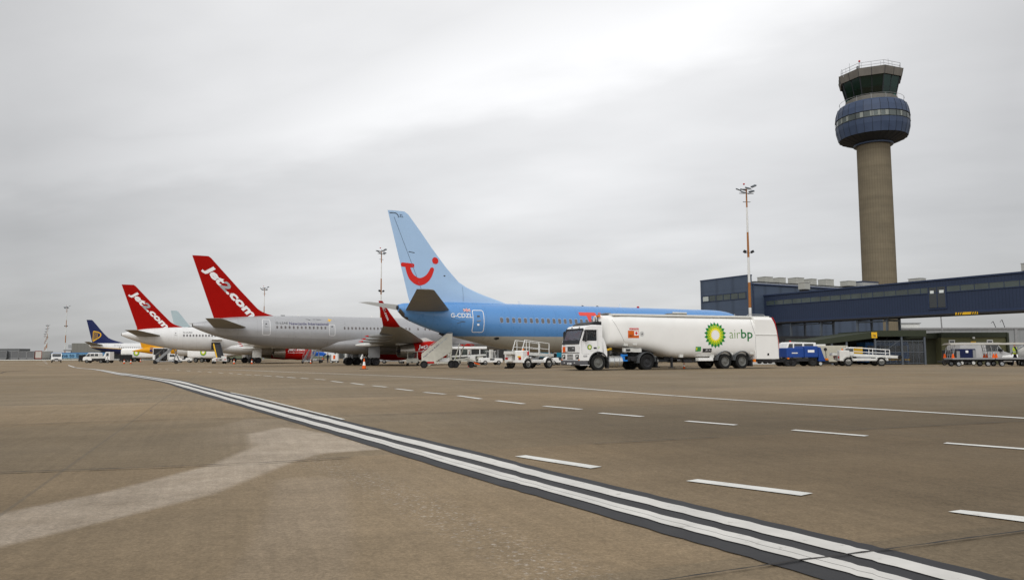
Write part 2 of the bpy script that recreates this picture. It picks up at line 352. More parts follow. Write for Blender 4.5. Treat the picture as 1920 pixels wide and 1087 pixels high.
def ground_material():
    m = bpy.data.materials.new('brushed_concrete'); m.use_nodes = True; t = m.node_tree; b = t.nodes['Principled BSDF']; L = t.links
    def n(ty, **k):
        o = t.nodes.new(ty)
        for q, val in k.items(): setattr(o, q, val)
        return o
    def ma(op, *a):
        o = n('ShaderNodeMath', operation=op)
        for i, val in enumerate(a):
            if isinstance(val, (int, float)): o.inputs[i].default_value = val
            else: L.new(val, o.inputs[i])
        return o.outputs[0]
    def noise(vec, sc, det=4, ro=.55):
        o = n('ShaderNodeTexNoise'); o.inputs['Scale'].default_value = sc; o.inputs['Detail'].default_value = det; o.inputs['Roughness'].default_value = ro
        L.new(vec, o.inputs['Vector']); return o.outputs[0]
    def rng(v, a, bb, c, d):
        o = n('ShaderNodeMapRange'); L.new(v, o.inputs[0])
        for i, val in enumerate((a, bb, c, d)): o.inputs[i + 1].default_value = val
        return o.outputs[0]
    tc = n('ShaderNodeTexCoord'); rot = n('ShaderNodeMapping'); rot.inputs['Rotation'].default_value = (0, 0, R(-21)); L.new(tc.outputs['Object'], rot.inputs[0])
    s = n('ShaderNodeSeparateXYZ'); L.new(rot.outputs[0], s.inputs[0]); e, d = s.outputs[0], s.outputs[1]
    so = n('ShaderNodeSeparateXYZ'); L.new(tc.outputs['Object'], so.inputs[0])
    ramp = n('ShaderNodeValToRGB'); ramp.color_ramp.interpolation = 'CONSTANT'
    bands = [(-99, .955, .0), (-2.3, .90, .35), (2.94, 1.02, .0), (7.53, .955, .45), (12.55, 1.03, .1), (18.2, .96, .5), (23.6, 1.0, .3), (29, 1.05, .05), (34.5, .97, .35), (40, 1.02, .2), (45.5, .99, .4)]
    br = .5
    L.new(ma('DIVIDE', ma('ADD', d, 10), 60.0), ramp.inputs[0])
    els = ramp.color_ramp.elements
    for i, (dd, val, gr) in enumerate(bands):
        el = els[0] if i == 0 else (els[1] if i == 1 else els.new(0.5)); el.position = max(0, (dd + 10) / 60)
        el.color = (val * (1 - .035 * gr), val * (1 + .03 * gr), val * (1 + .10 * gr), 1)
    # slab by slab tone
    fl = n('ShaderNodeCombineXYZ'); L.new(ma('FLOOR', ma('DIVIDE', ma('ADD', e, 1.3), 9.3)), fl.inputs[0]); L.new(ma('FLOOR', ma('DIVIDE', ma('SUBTRACT', d, 2.3), 5.3)), fl.inputs[1])
    wn = n('ShaderNodeTexWhiteNoise', noise_dimensions='2D'); L.new(fl.outputs[0], wn.inputs[0])
    slab_ = rng(wn.outputs[0], 0, 1, .965, 1.035)
    big = rng(noise(tc.outputs['Object'], .16, 6, .65), .32, .68, .84, 1.13)
    mid = rng(noise(tc.outputs['Object'], 1.1, 7, .68), .32, .68, .91, 1.08)
    stv = n('ShaderNodeMapping'); stv.inputs['Scale'].default_value = (7, .22, 1); L.new(rot.outputs[0], stv.inputs[0])
    streak = rng(noise(stv.outputs[0], 1.6, 6, .7), .32, .68, .92, 1.07)
    stv2 = n('ShaderNodeMapping'); stv2.inputs['Scale'].default_value = (.05, 1.4, 1); L.new(rot.outputs[0], stv2.inputs[0])
    streak2 = rng(noise(stv2.outputs[0], 1.0, 4, .6), .3, .7, .93, 1.06)
    fine = ma('MULTIPLY', rng(noise(tc.outputs['Object'], 42, 5, .85), .36, .64, .74, 1.26), rng(noise(tc.outputs['Object'], 11, 4, .7), .36, .64, .91, 1.09))
    fine2 = rng(noise(tc.outputs['Object'], 190, 2, .7), .3, .7, .90, 1.10)
    tot = ma('MULTIPLY', ma('MULTIPLY', ma('MULTIPLY', slab_, big), ma('MULTIPLY', mid, streak)), ma('MULTIPLY', ma('MULTIPLY', fine, fine2), streak2))
    side_tone = ma('SUBTRACT', 1.0, ma('MULTIPLY', ma('ADD', rng(e, 1.6, 4.6, 0, .44), rng(e, .7, -.7, 0, .22)), rng(d, 9, 17, 1, .12)))  # near ground darker to the right and left of a lighter middle
    tot = ma('MULTIPLY', tot, side_tone)
    # grey <-> brown patches
    mixc = n('ShaderNodeMix', data_type='RGBA'); L.new(rng(noise(tc.outputs['Object'], .09, 4, .6), .35, .65, 0, 1), mixc.inputs[0])
    mixc.inputs[6].default_value = (.229, .176, .114, 1); mixc.inputs[7].default_value = (.241, .174, .101, 1)
    mulb = n('ShaderNodeVectorMath', operation='MULTIPLY'); L.new(mixc.outputs[2], mulb.inputs[0]); L.new(ramp.outputs[0], mulb.inputs[1])
    att = n('ShaderNodeAttribute', attribute_name='wear'); sa_ = n('ShaderNodeSeparateColor'); L.new(att.outputs['Color'], sa_.inputs[0])
    pm = n('ShaderNodeMix', data_type='RGBA'); L.new(ma('MULTIPLY', sa_.outputs[0], rng(noise(tc.outputs['Object'], 2.2, 6, .7), .25, .75, .55, 1.05)), pm.inputs[0])
    L.new(mulb.outputs[0], pm.inputs[6]); pm.inputs[7].default_value = (.40, .335, .262, 1)
    am = n('ShaderNodeMix', data_type='RGBA'); L.new(ma('MULTIPLY', sa_.outputs[2], .6), am.inputs[0]); L.new(pm.outputs[2], am.inputs[6]); am.inputs[7].default_value = (.30, .24, .175, 1)
    # speckle: bare aggregate where the surface laitance has gone
    sn = ma('MULTIPLY', sa_.outputs[1], rng(noise(tc.outputs['Object'], 26, 3, .7), .56, .66, 0, 1))
    sm = n('ShaderNodeMix', data_type='RGBA'); L.new(sn, sm.inputs[0]); L.new(am.outputs[2], sm.inputs[6]); sm.inputs[7].default_value = (.40, .355, .30, 1)
    sc = n('ShaderNodeVectorMath', operation='SCALE'); L.new(sm.outputs[2], sc.inputs[0]); L.new(tot, sc.inputs['Scale'])
    # small dark stains
    vo = n('ShaderNodeTexVoronoi', feature='F1'); vo.inputs['Scale'].default_value = .55; L.new(tc.outputs['Object'], vo.inputs['Vector'])
    st = rng(vo.outputs['Distance'], .02, .05, .6, 0)
    dm = n('ShaderNodeMix', data_type='RGBA'); L.new(st, dm.inputs[0]); L.new(sc.outputs[0], dm.inputs[6]); dm.inputs[7].default_value = (.06, .055, .05, 1)
    # further joints, beyond the ones modelled as sealed strips
    pj = ma('PINGPONG', ma('SUBTRACT', d, 18.2), 2.7); jl = ma('MULTIPLY', ma('LESS_THAN', pj, .05), ma('GREATER_THAN', d, 17.0))
    pe = ma('PINGPONG', ma('ADD', e, 1.3), 4.65); jl2 = ma('MULTIPLY', ma('LESS_THAN', pe, .014), .5)
    jm = n('ShaderNodeMix', data_type='RGBA'); L.new(ma('MULTIPLY', ma('MAXIMUM', jl, jl2), .75), jm.inputs[0]); L.new(dm.outputs[2], jm.inputs[6]); jm.inputs[7].default_value = (.10, .09, .075, 1)
    # grass beyond the paving
    gm = n('ShaderNodeMix', data_type='RGBA'); L.new(rng(ma('ADD', so.outputs[1], ma('MULTIPLY', so.outputs[0], -.42)), 325, 327, 0, 1), gm.inputs[0])
    L.new(jm.outputs[2], gm.inputs[6]); gm.inputs[7].default_value = (.075, .085, .04, 1)
    L.new(gm.outputs[2], b.inputs['Base Color']); b.inputs['Roughness'].default_value = .82; b.inputs['Specular IOR Level'].default_value = .12
    bp = n('ShaderNodeBump'); bp.inputs['Strength'].default_value = .35; bp.inputs['Distance'].default_value = .004
    L.new(ma('ADD', noise(tc.outputs['Object'], 60, 4, .8), noise(stv.outputs[0], 4, 3, .6)), bp.inputs['Height']); L.new(bp.outputs[0], b.inputs['Normal'])
    return m
apron.data.materials.append(ground_material())

def crom(P, k=8, first=0):
    o = []
    for i in range(len(P) - 1):
        if i < first:
            o += [lerp2(P[i], P[i + 1], j / 96) for j in range(96)]; continue
        p0, p1, p2, p3 = P[max(0, i - 1)], P[i], P[i + 1], P[min(len(P) - 1, i + 2)]
        for j in range(k):
            t = j / k; o.append(tuple(.5 * (2 * p1[q] + (p2[q] - p0[q]) * t + (2 * p0[q] - 5 * p1[q] + 4 * p2[q] - p3[q]) * t * t + (3 * p1[q] - p0[q] - 3 * p2[q] + p3[q]) * t ** 3) for q in (0, 1)))
    return o + [P[-1]]
def lerp2(a, b, t): return (a[0] + (b[0] - a[0]) * t, a[1] + (b[1] - a[1]) * t)
def ribbon(name, A, B, h, m, mb=None, rag=0.0):
    q = mb or MB(); vs = []
    for a, b in zip(A, B):
        ja = random.uniform(-rag, rag); vs += [(a[0] + ja, a[1] + ja * .5, g(a[1]) + h), (b[0], b[1], g(b[1]) + h)]
    q.add(vs, [(2 * i, 2 * i + 1, 2 * i + 3, 2 * i + 2) for i in range(len(A) - 1)])
    if mb: return
    o = q.build(name, m, recalc=False)
    return structure(o)
def flat(name, polys, h, m):
    q = MB()
    for P in polys: q.add([(x, y, g(y) + h) for x, y in P], [tuple(range(len(P)))])
    return structure(q.build(name, m, recalc=False))
def dense(P, st=2.0):
    o = []
    for a, b in zip(P, P[1:]):
        n = max(1, int(math.dist(a, b) / st)); o += [lerp2(a, b, i / n) for i in range(n)]
    return o + [P[-1]]
def off(P, d0, d1=None):
    d1 = d0 if d1 is None else d1; o = []
    for i, p in enumerate(P):
        a, b = P[max(0, i - 1)], P[min(len(P) - 1, i + 1)]; L_ = math.dist(a, b); t = i / (len(P) - 1); d = d0 + (d1 - d0) * t
        o.append((p[0] - (b[1] - a[1]) / L_ * d, p[1] + (b[0] - a[0]) / L_ * d))
    return o
def worn_line(name, rgb, wear, under):
    m = mat(name, rgb, .7, 0, .13, 3); t = m.node_tree; sc = [n for n in t.nodes if n.type == 'VECT_MATH'][0]; bs = t.nodes['Principled BSDF']
    c = [n for n in t.nodes if n.type == 'TEX_COORD'][0]
    n1 = t.nodes.new('ShaderNodeTexNoise'); n1.inputs['Scale'].default_value = 9; n1.inputs['Detail'].default_value = 8; n1.inputs['Roughness'].default_value = .78; t.links.new(c.outputs['Object'], n1.inputs['Vector'])
    r = t.nodes.new('ShaderNodeMapRange'); r.inputs[1].default_value = .58; r.inputs[2].default_value = .68; r.inputs[3].default_value = 0; r.inputs[4].default_value = wear; t.links.new(n1.outputs[0], r.inputs[0])
    mi = t.nodes.new('ShaderNodeMix'); mi.data_type = 'RGBA'; t.links.new(r.outputs[0], mi.inputs[0]); t.links.new(sc.outputs[0], mi.inputs[6]); mi.inputs[7].default_value = (*under, 1)
    t.links.new(mi.outputs[2], bs.inputs['Base Color']); return m
ML1 = worn_line('taxiway_white', (.575, .56, .525), .7, (.22, .20, .175))
MLB = worn_line('taxiway_black_border', (.034, .034, .036), .35, (.07, .062, .05))
ML2 = worn_line('road_white', (.64, .635, .60), .7, (.27, .22, .16))
MFADE = worn_line('faded_white', (.275, .222, .16), .9, (.23, .175, .115))
TX = [crom(P, 8, 1) for P in TAXI]
def ext(P): a, b = P[-2], P[-1]; L_ = math.dist(a, b); return P + [(b[0] + (b[0] - a[0]) / L_ * 2.5, b[1] + (b[1] - a[1]) / L_ * 2.5)]
TX = [ext(P) for P in TX]
for P in TX:                                   # small hand-painted waver in the edges
    for i in range(96, len(P)): P[i] = (P[i][0] + .006 * math.sin(i * 1.7), P[i][1] + .006 * math.cos(i * 2.3))
ribbon('taxiway_line_border', TX[0], TX[5], .006, MLB)
ribbon('taxiway_line', TX[1], TX[2], .011, ML1)
mid1 = [lerp2(a, b, .505) for a, b in zip(TX[3], TX[4])]; mid2 = [lerp2(a, b, .535) for a, b in zip(TX[3], TX[4])]
ribbon('taxiway_line', TX[3], mid1, .011, ML1); ribbon('taxiway_line', mid2, TX[4], .011, ML1)
S_ = dense(crom(SOLID, 6), 2); ribbon('road_edge_line', off(S_, -.075), off(S_, .075), .007, ML2)
q = MB()
for x1, y1, x2, y2 in DASH:
    P = dense([(x1, y1), (x2, y2)], 1.0); ribbon('', off(P, -.062), off(P, .062), .007, None, q)
structure(q.build('road_centre_dashes', ML2, recalc=False))
flat('hold_dashes', NEARD, .007, ML2)
TH = crom([(-7.6, 20.3), (-6.02, 17.69), (-4.44, 14.9), (-3.27, 12.83), (-2.62, 11.70)], 6); ribbon('road_edge_line', off(TH, -.03), off(TH, .03), .009, ML2)
far = [(-118, 190), (-84, 132.3), (-60, 98), (-36, 72)]; far = dense(far, 3); ribbon('faint_lane_line', off(far, -.10), off(far, .10), .007, MFADE)
ribbon('stand_line', dense([(-96.5, 137), (-131.6, 203.1)], 4), dense([(-96.0, 137), (-130.8, 203.1)], 4), .007, MFADE)
ribbon('stand_line', dense([(-82.2, 132.2), (-158, 252)], 4), dense([(-81.8, 132.2), (-157, 252)], 4), .007, MFADE)
ribbon('stand_line', dense([(30.5, 50.8), (44.4, 86)], 3), dense([(30.8, 50.8), (44.9, 86)], 3), .007, MFADE)
ribbon('kerb_line', dense([(26, 63.5), (33.5, 59.8), (44.5, 56.2)], 3), dense([(26, 63.8), (33.5, 60.1), (44.5, 56.5)], 3), .007, MFADE)
M_SEAL = mat('joint_sealant', (.035, .032, .03), .8, 0, .3, 12)
def crack(name, P, w0, w1, amp):
    D = dense(P, .08 if P[0][1] < 6 else .2); n = len(D); ph = random.random() * 9
    D = [(x + amp * math.sin(i * .9 + ph) * random.uniform(.3, 1), y + amp * random.uniform(-1, 1)) for i, (x, y) in enumerate(D)]
    A = off(D, w0 * .5, w1 * .5); B = off(D, -w0 * .5, -w1 * .5)
    vs = []
    for a, b in zip(A, B): k = random.uniform(.35, 1.2); c = lerp2(a, b, .5); vs += [lerp2(c, a, k), lerp2(c, b, k)]
    return ribbon(name, vs[0::2], vs[1::2], .0145, M_SEAL)
crack('concrete_joint', [(.2, 3.17), (.75, 3.41), (1.35, 3.67), (1.67, 3.79), (1.98, 3.91), (2.84, 4.25), (5.5, 5.3)], .016, .02, .004)
crack('concrete_joint', [(-6, 5.95), (-4.4, 6.52), (-3.31, 6.75), (-2.28, 7.05), (-1.57, 7.38)], .026, .026, .005)
crack('concrete_joint', [(.9, 8.4), (1.66, 8.69), (2.47, 9.0)], .03, .02, .006)
crack('concrete_joint', [(4.2, 9.7), (5.0, 10.02), (7.4, 10.92)], .02, .03, .006)
crack('concrete_joint', [(-7.5, 10.95), (-6.3, 11.43), (-5.28, 11.83), (-3.8, 12.1), (-2.43, 12.48), (.87, 13.6)], .035, .03, .012)
crack('concrete_joint', [(-30.7, 45.04), (-32.5, 48), (-36.5, 56.5)], .12, .1, .05)

# ------------------------------------------------------------------ aircraft
# station s = metres aft of the nose, w = metres to starboard, z = metres above the tyres; local x = S0 - s, local y = -w
S0 = 20.0
def interp(T, s):
    if s <= T[0][0]: return T[0][1:]
    for a, b in zip(T, T[1:]):
        if s <= b[0]:
            t = (s - a[0]) / (b[0] - a[0]); return tuple(p + (q - p) * t for p, q in zip(a[1:], b[1:]))
    return T[-1][1:]
def smooth_table(T, n=90):
    """monotone-ish resample of the station table with Catmull-Rom"""
    o = []; s0, s1 = T[0][0], T[-1][0]
    for k in range(n + 1):
        s = s0 + (s1 - s0) * (k / n); i = 0
        while i < len(T) - 2 and s > T[i + 1][0]: i += 1
        a, b = T[i], T[i + 1]; p = T[max(0, i - 1)]; q = T[min(len(T) - 1, i + 2)]; h = b[0] - a[0]; t = (s - a[0]) / h; row = [s]
        for c in range(1, len(a)):
            m1 = (b[c] - p[c]) / (b[0] - p[0]) * h if b[0] != p[0] else 0; m2 = (q[c] - a[c]) / (q[0] - a[0]) * h if q[0] != a[0] else 0
            d = b[c] - a[c]
            if abs(d) < 1e-6: m1 = m2 = 0
            row.append((2 * t ** 3 - 3 * t * t + 1) * a[c] + (t ** 3 - 2 * t * t + t) * m1 + (-2 * t ** 3 + 3 * t * t) * b[c] + (t ** 3 - t * t) * m2)
        o.append(tuple(row))
    return o
def P3(s, w, z): return (S0 - s, -w, z)
class Craft:
    def __init__(c, label, cat, X, Y, th, L, z0, st, group='airliners parked nose in along the stands', name='passenger_jet'):
        cs, sn = math.cos(th), math.sin(th)
        c.o = thing(name, label, cat, (X + (L - S0) * cs, Y + (L - S0) * sn, z0), th, group); c.T = smooth_table(st); c.fin = None
    def surf(c, s, z):
        zt, zb, hw = interp(c.T, s); h = (zt - zb) / 2; return hw * math.sqrt(max(0, 1 - min(1, abs((z - zb - h) / h)) ** 2))
    def fuselage(c, m, n=48):
        mb = MB(); rs = []
        for s, zt, zb, hw in c.T:
            h = (zt - zb) / 2; rs.append([P3(s, hw * math.cos(t), zb + h + h * math.sin(t)) for t in [2 * math.pi * i / n for i in range(n)]])
        mb.ring(rs); c.body = mb.build('fuselage', m, c.o, True); return c.body
    def side_map(c, s0, z0, o=.012, ang=0.0, lift=0.0):
        ca, sa = math.cos(ang), math.sin(ang)
        def f(x, y, i=0):
            s = s0 - (x * ca - y * sa); z = z0 + x * sa + y * ca; return P3(s, c.surf(s, z) + o, z)
        return f
    def windows(c, s_list, z, m, wd=.27, ht=.38, rim=None):
        for s in s_list:
            mb = MB()
            def rr(k, o):
                pts = []
                for qx, qy, a0 in ((1, 1, 0), (-1, 1, 90), (-1, -1, 180), (1, -1, 270)):
                    for a in (0, 30, 60, 90): pts.append((qx * (wd * k / 2 - .08) + .08 * math.cos(R(a0 + a)), qy * (ht * k / 2 - .08) + .08 * math.sin(R(a0 + a))))
                return [P3(s + p[0], c.surf(s, z + p[1]) + o, z + p[1]) for p in pts]
            if rim: mb.k = 1; A = rr(1.22, .006); mb.add(A, [tuple(range(len(A)))]); mb.k = 0
            A = rr(1.0, .012); mb.add(A, [tuple(range(len(A)))])
            mb.build('window', [m, rim or m], c.o, recalc=False)
    def outline(c, name, s0, s1, z0, z1, t, m, o=.012, fill=None, par=None):
        """rounded door outline, drawn aft edge s0 to forward edge s1"""
        mb = MB(); n = 5; rad = .12
        def loop(d):
            pts = []
            for cxx, czz, a0 in ((s0 - rad, z1 - rad, 0), (s1 + rad, z1 - rad, 90), (s1 + rad, z0 + rad, 180), (s0 - rad, z0 + rad, 270)):
                for k in range(n): a = R(a0 + 90 * k / (n - 1)); pts.append((cxx + (rad + d) * math.cos(a), czz + (rad + d) * math.sin(a)))
            # subdivide the long sides to follow the curve
            out = []
            for a, b in zip(pts, pts[1:] + pts[:1]):
                k = max(1, int(math.dist(a, b) / .25)); out += [lerp2(a, b, i / k) for i in range(k)]
            return out
        A, B = loop(0), loop(t)
        va = [P3(s, c.surf(s, z) + o, z) for s, z in A] + [P3(s, c.surf(s, z) + o, z) for s, z in B]; k = len(A)
        mb.add(va, [(i, (i + 1) % k, k + (i + 1) % k, k + i) for i in range(k)])
        return mb.build(name, m, par or c.o, recalc=False)
    def vfin(c, prof_le, te, th0, th1, m, name='tail_fin'):
        """prof_le: [(z, s)] of leading edge upwards; te: ((z,s),(z,s))"""
        z0, z1 = prof_le[0][0], prof_le[-1][0]; nz = 36; nu = 14; rows = []
        c.fin = (prof_le, te, th0, th1)
        for i in range(nz + 1):
            z = z0 + (z1 - z0) * i / nz; row = []
            le = interp([(a, b) for a, b in prof_le], z)[0]; tr = interp([(a, b) for a, b in te], z)[0]
            for sg in (1, -1):
                rng_ = range(nu + 1) if sg == 1 else range(nu - 1, 0, -1)
                for j in rng_:
                    u_ = (j / nu) ** 1.6; s = le + (tr - le) * u_; row.append(P3(s, sg * c.fin_t(s, z), z))
            rows.append(row)
        return MB().ring(rows).build(name, m, c.o, True)
    def fin_t(c, s, z):
        prof_le, te, th0, th1 = c.fin; le = interp(prof_le, z)[0]; tr = interp(te, z)[0]
        u_ = max(0, min(1, (s - le) / (tr - le))); zz = (z - prof_le[0][0]) / (prof_le[-1][0] - prof_le[0][0])
        # thickness grows with distance from the leading edge, the dorsal strake stays thin
        d = s - le; T_ = th0 + (th1 - th0) * zz
        return T_ * min(1, math.sqrt(max(0, d) / (1.2 + 1.2 * (1 - zz)))) * (1 - .9 * max(0, (u_ - .45) / .55) ** 1.3) + .004
    def fin_map(c, s0, z0, ang=0.0, o=.015):
        ca, sa = math.cos(ang), math.sin(ang)
        def f(x, y, i=0):
            s = s0 - (x * ca - y * sa); z = z0 + x * sa + y * ca; return P3(s, c.fin_t(s, z) + o + .001 * i, z)
        return f
    def wing(c, secs, name, mats, sides=(1, -1), split_le=.05):
        """secs: (w, sLE, sTE, z, thickness)"""
        for sg in sides:
            rows = []
            for wv, le, te, z, th in secs:
                row = []
                for sd_ in (1, -1):
                    for j in (range(11) if sd_ == 1 else range(9, 0, -1)):
                        u_ = (j / 10) ** 1.7; y = th * (2.6 * math.sqrt(u_) * (1 - u_) ** .9) * (.62 if sd_ == 1 else -.38)
                        row.append(P3(le + (te - le) * u_, sg * wv, z + y))
                rows.append(row)
            mb = MB(); mb.ring(rows); nj = len(rows[0])
            o = mb.build(name, mats[0], c.o, True)
            if sg == 1: res = o
        return res
def seclerp(secs, w_):
    for a, b in zip(secs, secs[1:]):
        if w_ <= b[0]: t = (w_ - a[0]) / (b[0] - a[0]); return tuple(p + (q - p) * t for p, q in zip(a, b))
    return secs[-1]
def nacelle(c, w_, s_in, s_cowl, s_noz, z, r, mcowl, mlip, mmet, side_=1, noz_r=.62, plug=True):
    n = 32
    def rg(s, rr, dz=0): return [P3(s, side_ * w_ + rr * math.cos(t), z + dz + rr * math.sin(t)) for t in [2 * math.pi * i / n for i in range(n)]]
    o = MB().ring([rg(s_in + .25, r * .90), rg(s_in + .9, r), rg(s_in + (s_cowl - s_in) * .5, r * 1.02), rg(s_cowl, r * .84)], caps=False).build('engine_cowl', mcowl, c.o, True)
    MB().ring([rg(s_in + .7, r * .72), rg(s_in + .25, r * .76), rg(s_in + .02, r * .82), rg(s_in + .05, r * .87), rg(s_in + .255, r * .905)], caps=False).build('intake_lip', mlip, o, True)
    MB().ring([rg(s_in + .7, r * .72), rg(s_in + .72, .02)], caps=False).build('fan', M_DARK, o)
    MB().ring([rg(s_cowl - .02, r * .84), rg(s_cowl + .1, r * .80), rg(s_noz, r * noz_r), rg(s_noz - .02, r * (noz_r - .05)), rg(s_noz - .7, r * (noz_r - .1)), rg(s_noz - .75, .05)], caps=False).build('exhaust_nozzle', mmet, o, True)
    if plug: MB().ring([rg(s_noz - .75, r * .3), rg(s_noz + .35, .03)]).build('exhaust_plug', M_DARK, o, True)
    return o
def gear(c, s, w_, r, wd, bogie=0, z_top=2.2, door=None, twin=.42):
    st = MB(); st.tube(P3(s, w_, r), P3(s, w_, z_top), .13, .16, 12); st.tube(P3(s, w_, z_top - .3), P3(s - 1.1, w_, z_top), .06, n=8)
    st.tube(P3(s, w_, r + .35), P3(s + .35, w_, r + .7), .05, n=8); st.tube(P3(s + .35, w_, r + .7), P3(s, w_, r + 1.1), .05, n=8)
    if bogie: st.tube(P3(s - bogie / 2, w_, r), P3(s + bogie / 2, w_, r), .12, n=10)
    for q in ((-bogie / 2, bogie / 2) if bogie else (0,)): st.tube(P3(s + q, w_ - twin, r), P3(s + q, w_ + twin, r), .07, n=8)
    o = st.build('landing_gear', M_STEEL, c.o, True)
    for q in ((-bogie / 2, bogie / 2) if bogie else (0,)):
        for t in (-twin, twin): wheel(o, S0 - s - q, -(w_ + t), r, wd, M_DARK if bogie else M_STEEL)
    if door: MB().box(P3(s + door[2], w_ + door[3], (door[0] + door[1]) / 2), (1.55, .05, door[1] - door[0])).build('gear_door', door[4], o, bevel=.02)
    return o
def canoe(c, secs, w_, length, m, tip=None, drop=.16, side_=1):
    _, le, te, z, th = seclerp(secs, w_); n = 14; rs = []
    prof = [(-.62, .03), (-.5, .12), (-.2, .22), (.1, .25), (.32, .2), (.5, .10)]
    for f, rr in prof: rs.append([P3(te + length * f, side_ * w_ + rr * .8 * math.cos(t), z - drop - .12 * (f + .6) + rr * math.sin(t)) for t in [2 * math.pi * i / n for i in range(n)]])
    o = MB().ring(rs).build('flap_fairing', m, c.o, True)
    if tip:
        f0 = .5; a = [P3(te + length * f0, side_ * w_ + .10 * math.cos(t), z - drop - .132 + .11 * math.sin(t)) for t in [2 * math.pi * i / n for i in range(n)]]
        b = [P3(te + length * .66, side_ * w_ + .015 * math.cos(t), z - drop - .14 + .015 * math.sin(t)) for t in [2 * math.pi * i / n for i in range(n)]]
        MB().ring([a, b]).build('fairing_tip', tip, o, True)
def blade(c, s, m, h=.32, top=True, name='antenna'):
    zt = interp(c.T, s)[0]; MB().prism([(S0 - s - .18, zt - .05), (S0 - s + .16, zt - .05), (S0 - s - .08, zt + h), (S0 - s - .2, zt + h)], -.02, .02).build(name, m, c.o)

M_WIN = mat('cabin_window', (.15, .14, .14), .15, 0, .25, 1)
M_RIMB = mat('window_frame_blue', (.30, .42, .62), .35, 0, .05)
M_RIMG = mat('window_frame_grey', (.50, .50, .51), .4, 0, .05)
M_WINGG = mat('wing_grey', (.27, .275, .27), .42, .1, .16, 1.5, streak=False)
M_STABG = mat('stabiliser_grey', (.235, .225, .20), .5, 0, .22, 1.1)
M_SOOT = mat('sooty_metal', (.10, .092, .08), .55, .4, .3, 4)
M_LETR = mat('red_lettering', (.62, .035, .03), .4, 0, .04)
M_LETRF = mat('coral_red_lettering', (.70, .10, .085), .4, 0, .04)
M_LETW = mat('white_lettering', (.82, .82, .82), .4, 0, .03)
M_LETG = mat('silver_lettering', (.36, .37, .38), .35, .2, .03)
M_LETN = mat('navy_lettering', (.045, .04, .13), .4, 0, .03)
M_LETK = mat('black_lettering', (.03, .03, .035), .4, 0, .03)
M_LETY = mat('golden_lettering', (.80, .45, .02), .4, 0, .05)
M_THIN = mat('panel_line', (.10, .14, .20), .5, 0, .05)

def st737(): return [(0, 3.0, 2.8, .06), (.35, 3.45, 2.35, .5), (1.1, 4.0, 1.95, 1.02), (2.0, 4.62, 1.62, 1.38), (3.0, 5.12, 1.42, 1.64), (4.4, 5.36, 1.3, 1.83), (6.2, 5.42, 1.26, 1.88), (12, 5.42, 1.26, 1.88), (24, 5.42, 1.26, 1.88), (26, 5.42, 1.33, 1.88), (28, 5.42, 1.5, 1.86), (30, 5.42, 1.85, 1.80), (32, 5.42, 2.28, 1.66), (33.6, 5.42, 2.66, 1.46), (35.0, 5.38, 3.05, 1.18), (36.3, 5.30, 3.5, .86), (37.2, 5.24, 3.88, .60), (37.7, 5.2, 4.2, .42), (38.0, 5.1, 4.55, .26)]
def jet737(label, X, Y, th, z0, body_m, fin_m, group, full=True, navy=False):
    c = Craft(label, 'airliner', X, Y, th, 38.95, z0, st737(), group); c.fuselage(body_m); body_m.node_tree.nodes['Principled BSDF'].inputs['Specular IOR Level'].default_value = .55
    le = [(5.25, 27.9), (5.55, 28.7), (6.14, 30.69), (6.63, 31.96), (7.09, 32.76), (8.26, 33.91), (9.74, 35.12), (11.2, 36.24), (12.45, 37.25), (12.62, 37.55)]
    c.vfin(le, [(5.25, 37.0), (5.53, 37.12), (12.62, 38.95)], .26, .10, fin_m)
    ss = [(.3, 33.6, 37.5, 4.62, .42), (.9, 33.95, 37.65, 4.68, .40), (7.15, 37.75, 39.1, 5.68, .13), (7.4, 38.2, 39.2, 5.70, .05)]
    c.wing(ss, 'tailplane', [M_STABG]); c.ss = ss
    ws = [(1.2, 12.4, 21.8, 1.85, 1.0), (4.9, 15.6, 21.9, 2.15, .75), (6.5, 16.5, 21.95, 2.32, .6), (16.6, 22.75, 24.95, 3.72, .22), (17.15, 23.3, 25.05, 3.80, .08)]
    c.wing(ws, 'wing', [M_WINGG]); c.ws = ws
    for sd_ in (1, -1):
        nacelle(c, 4.83, 11.6, 14.9, 16.3, 1.42, .95, M_GREY if not navy else M_LETN, M_ALU, M_SOOT, sd_, .55)
        gear(c, 19.6, sd_ * 2.86, .56, .40, 0, 1.9)
    gear(c, 4.2, 0, .34, .2, 0, 1.6, twin=.2)
    return c

# --- the light blue jet in front
B_FUS = (.095, .26, .55); B_FIN = (.37, .53, .74); B_BEL = (.44, .43, .38)
m_blue = zoned('blue_and_white_hull', B_FUS, [(2, 2.60, 0, B_BEL, True)], .30, 0, .035)
m_fin = mat('pale_blue_fin', B_FIN, .32, 0, .035, .8)
c = jet737('pale blue jet with a red smile on its fin and G-CDZL beside the rear door', -9.905, 58.81, .4813, -.12, m_blue, m_fin, 'airliners parked nose in along the stands'); o = c.o
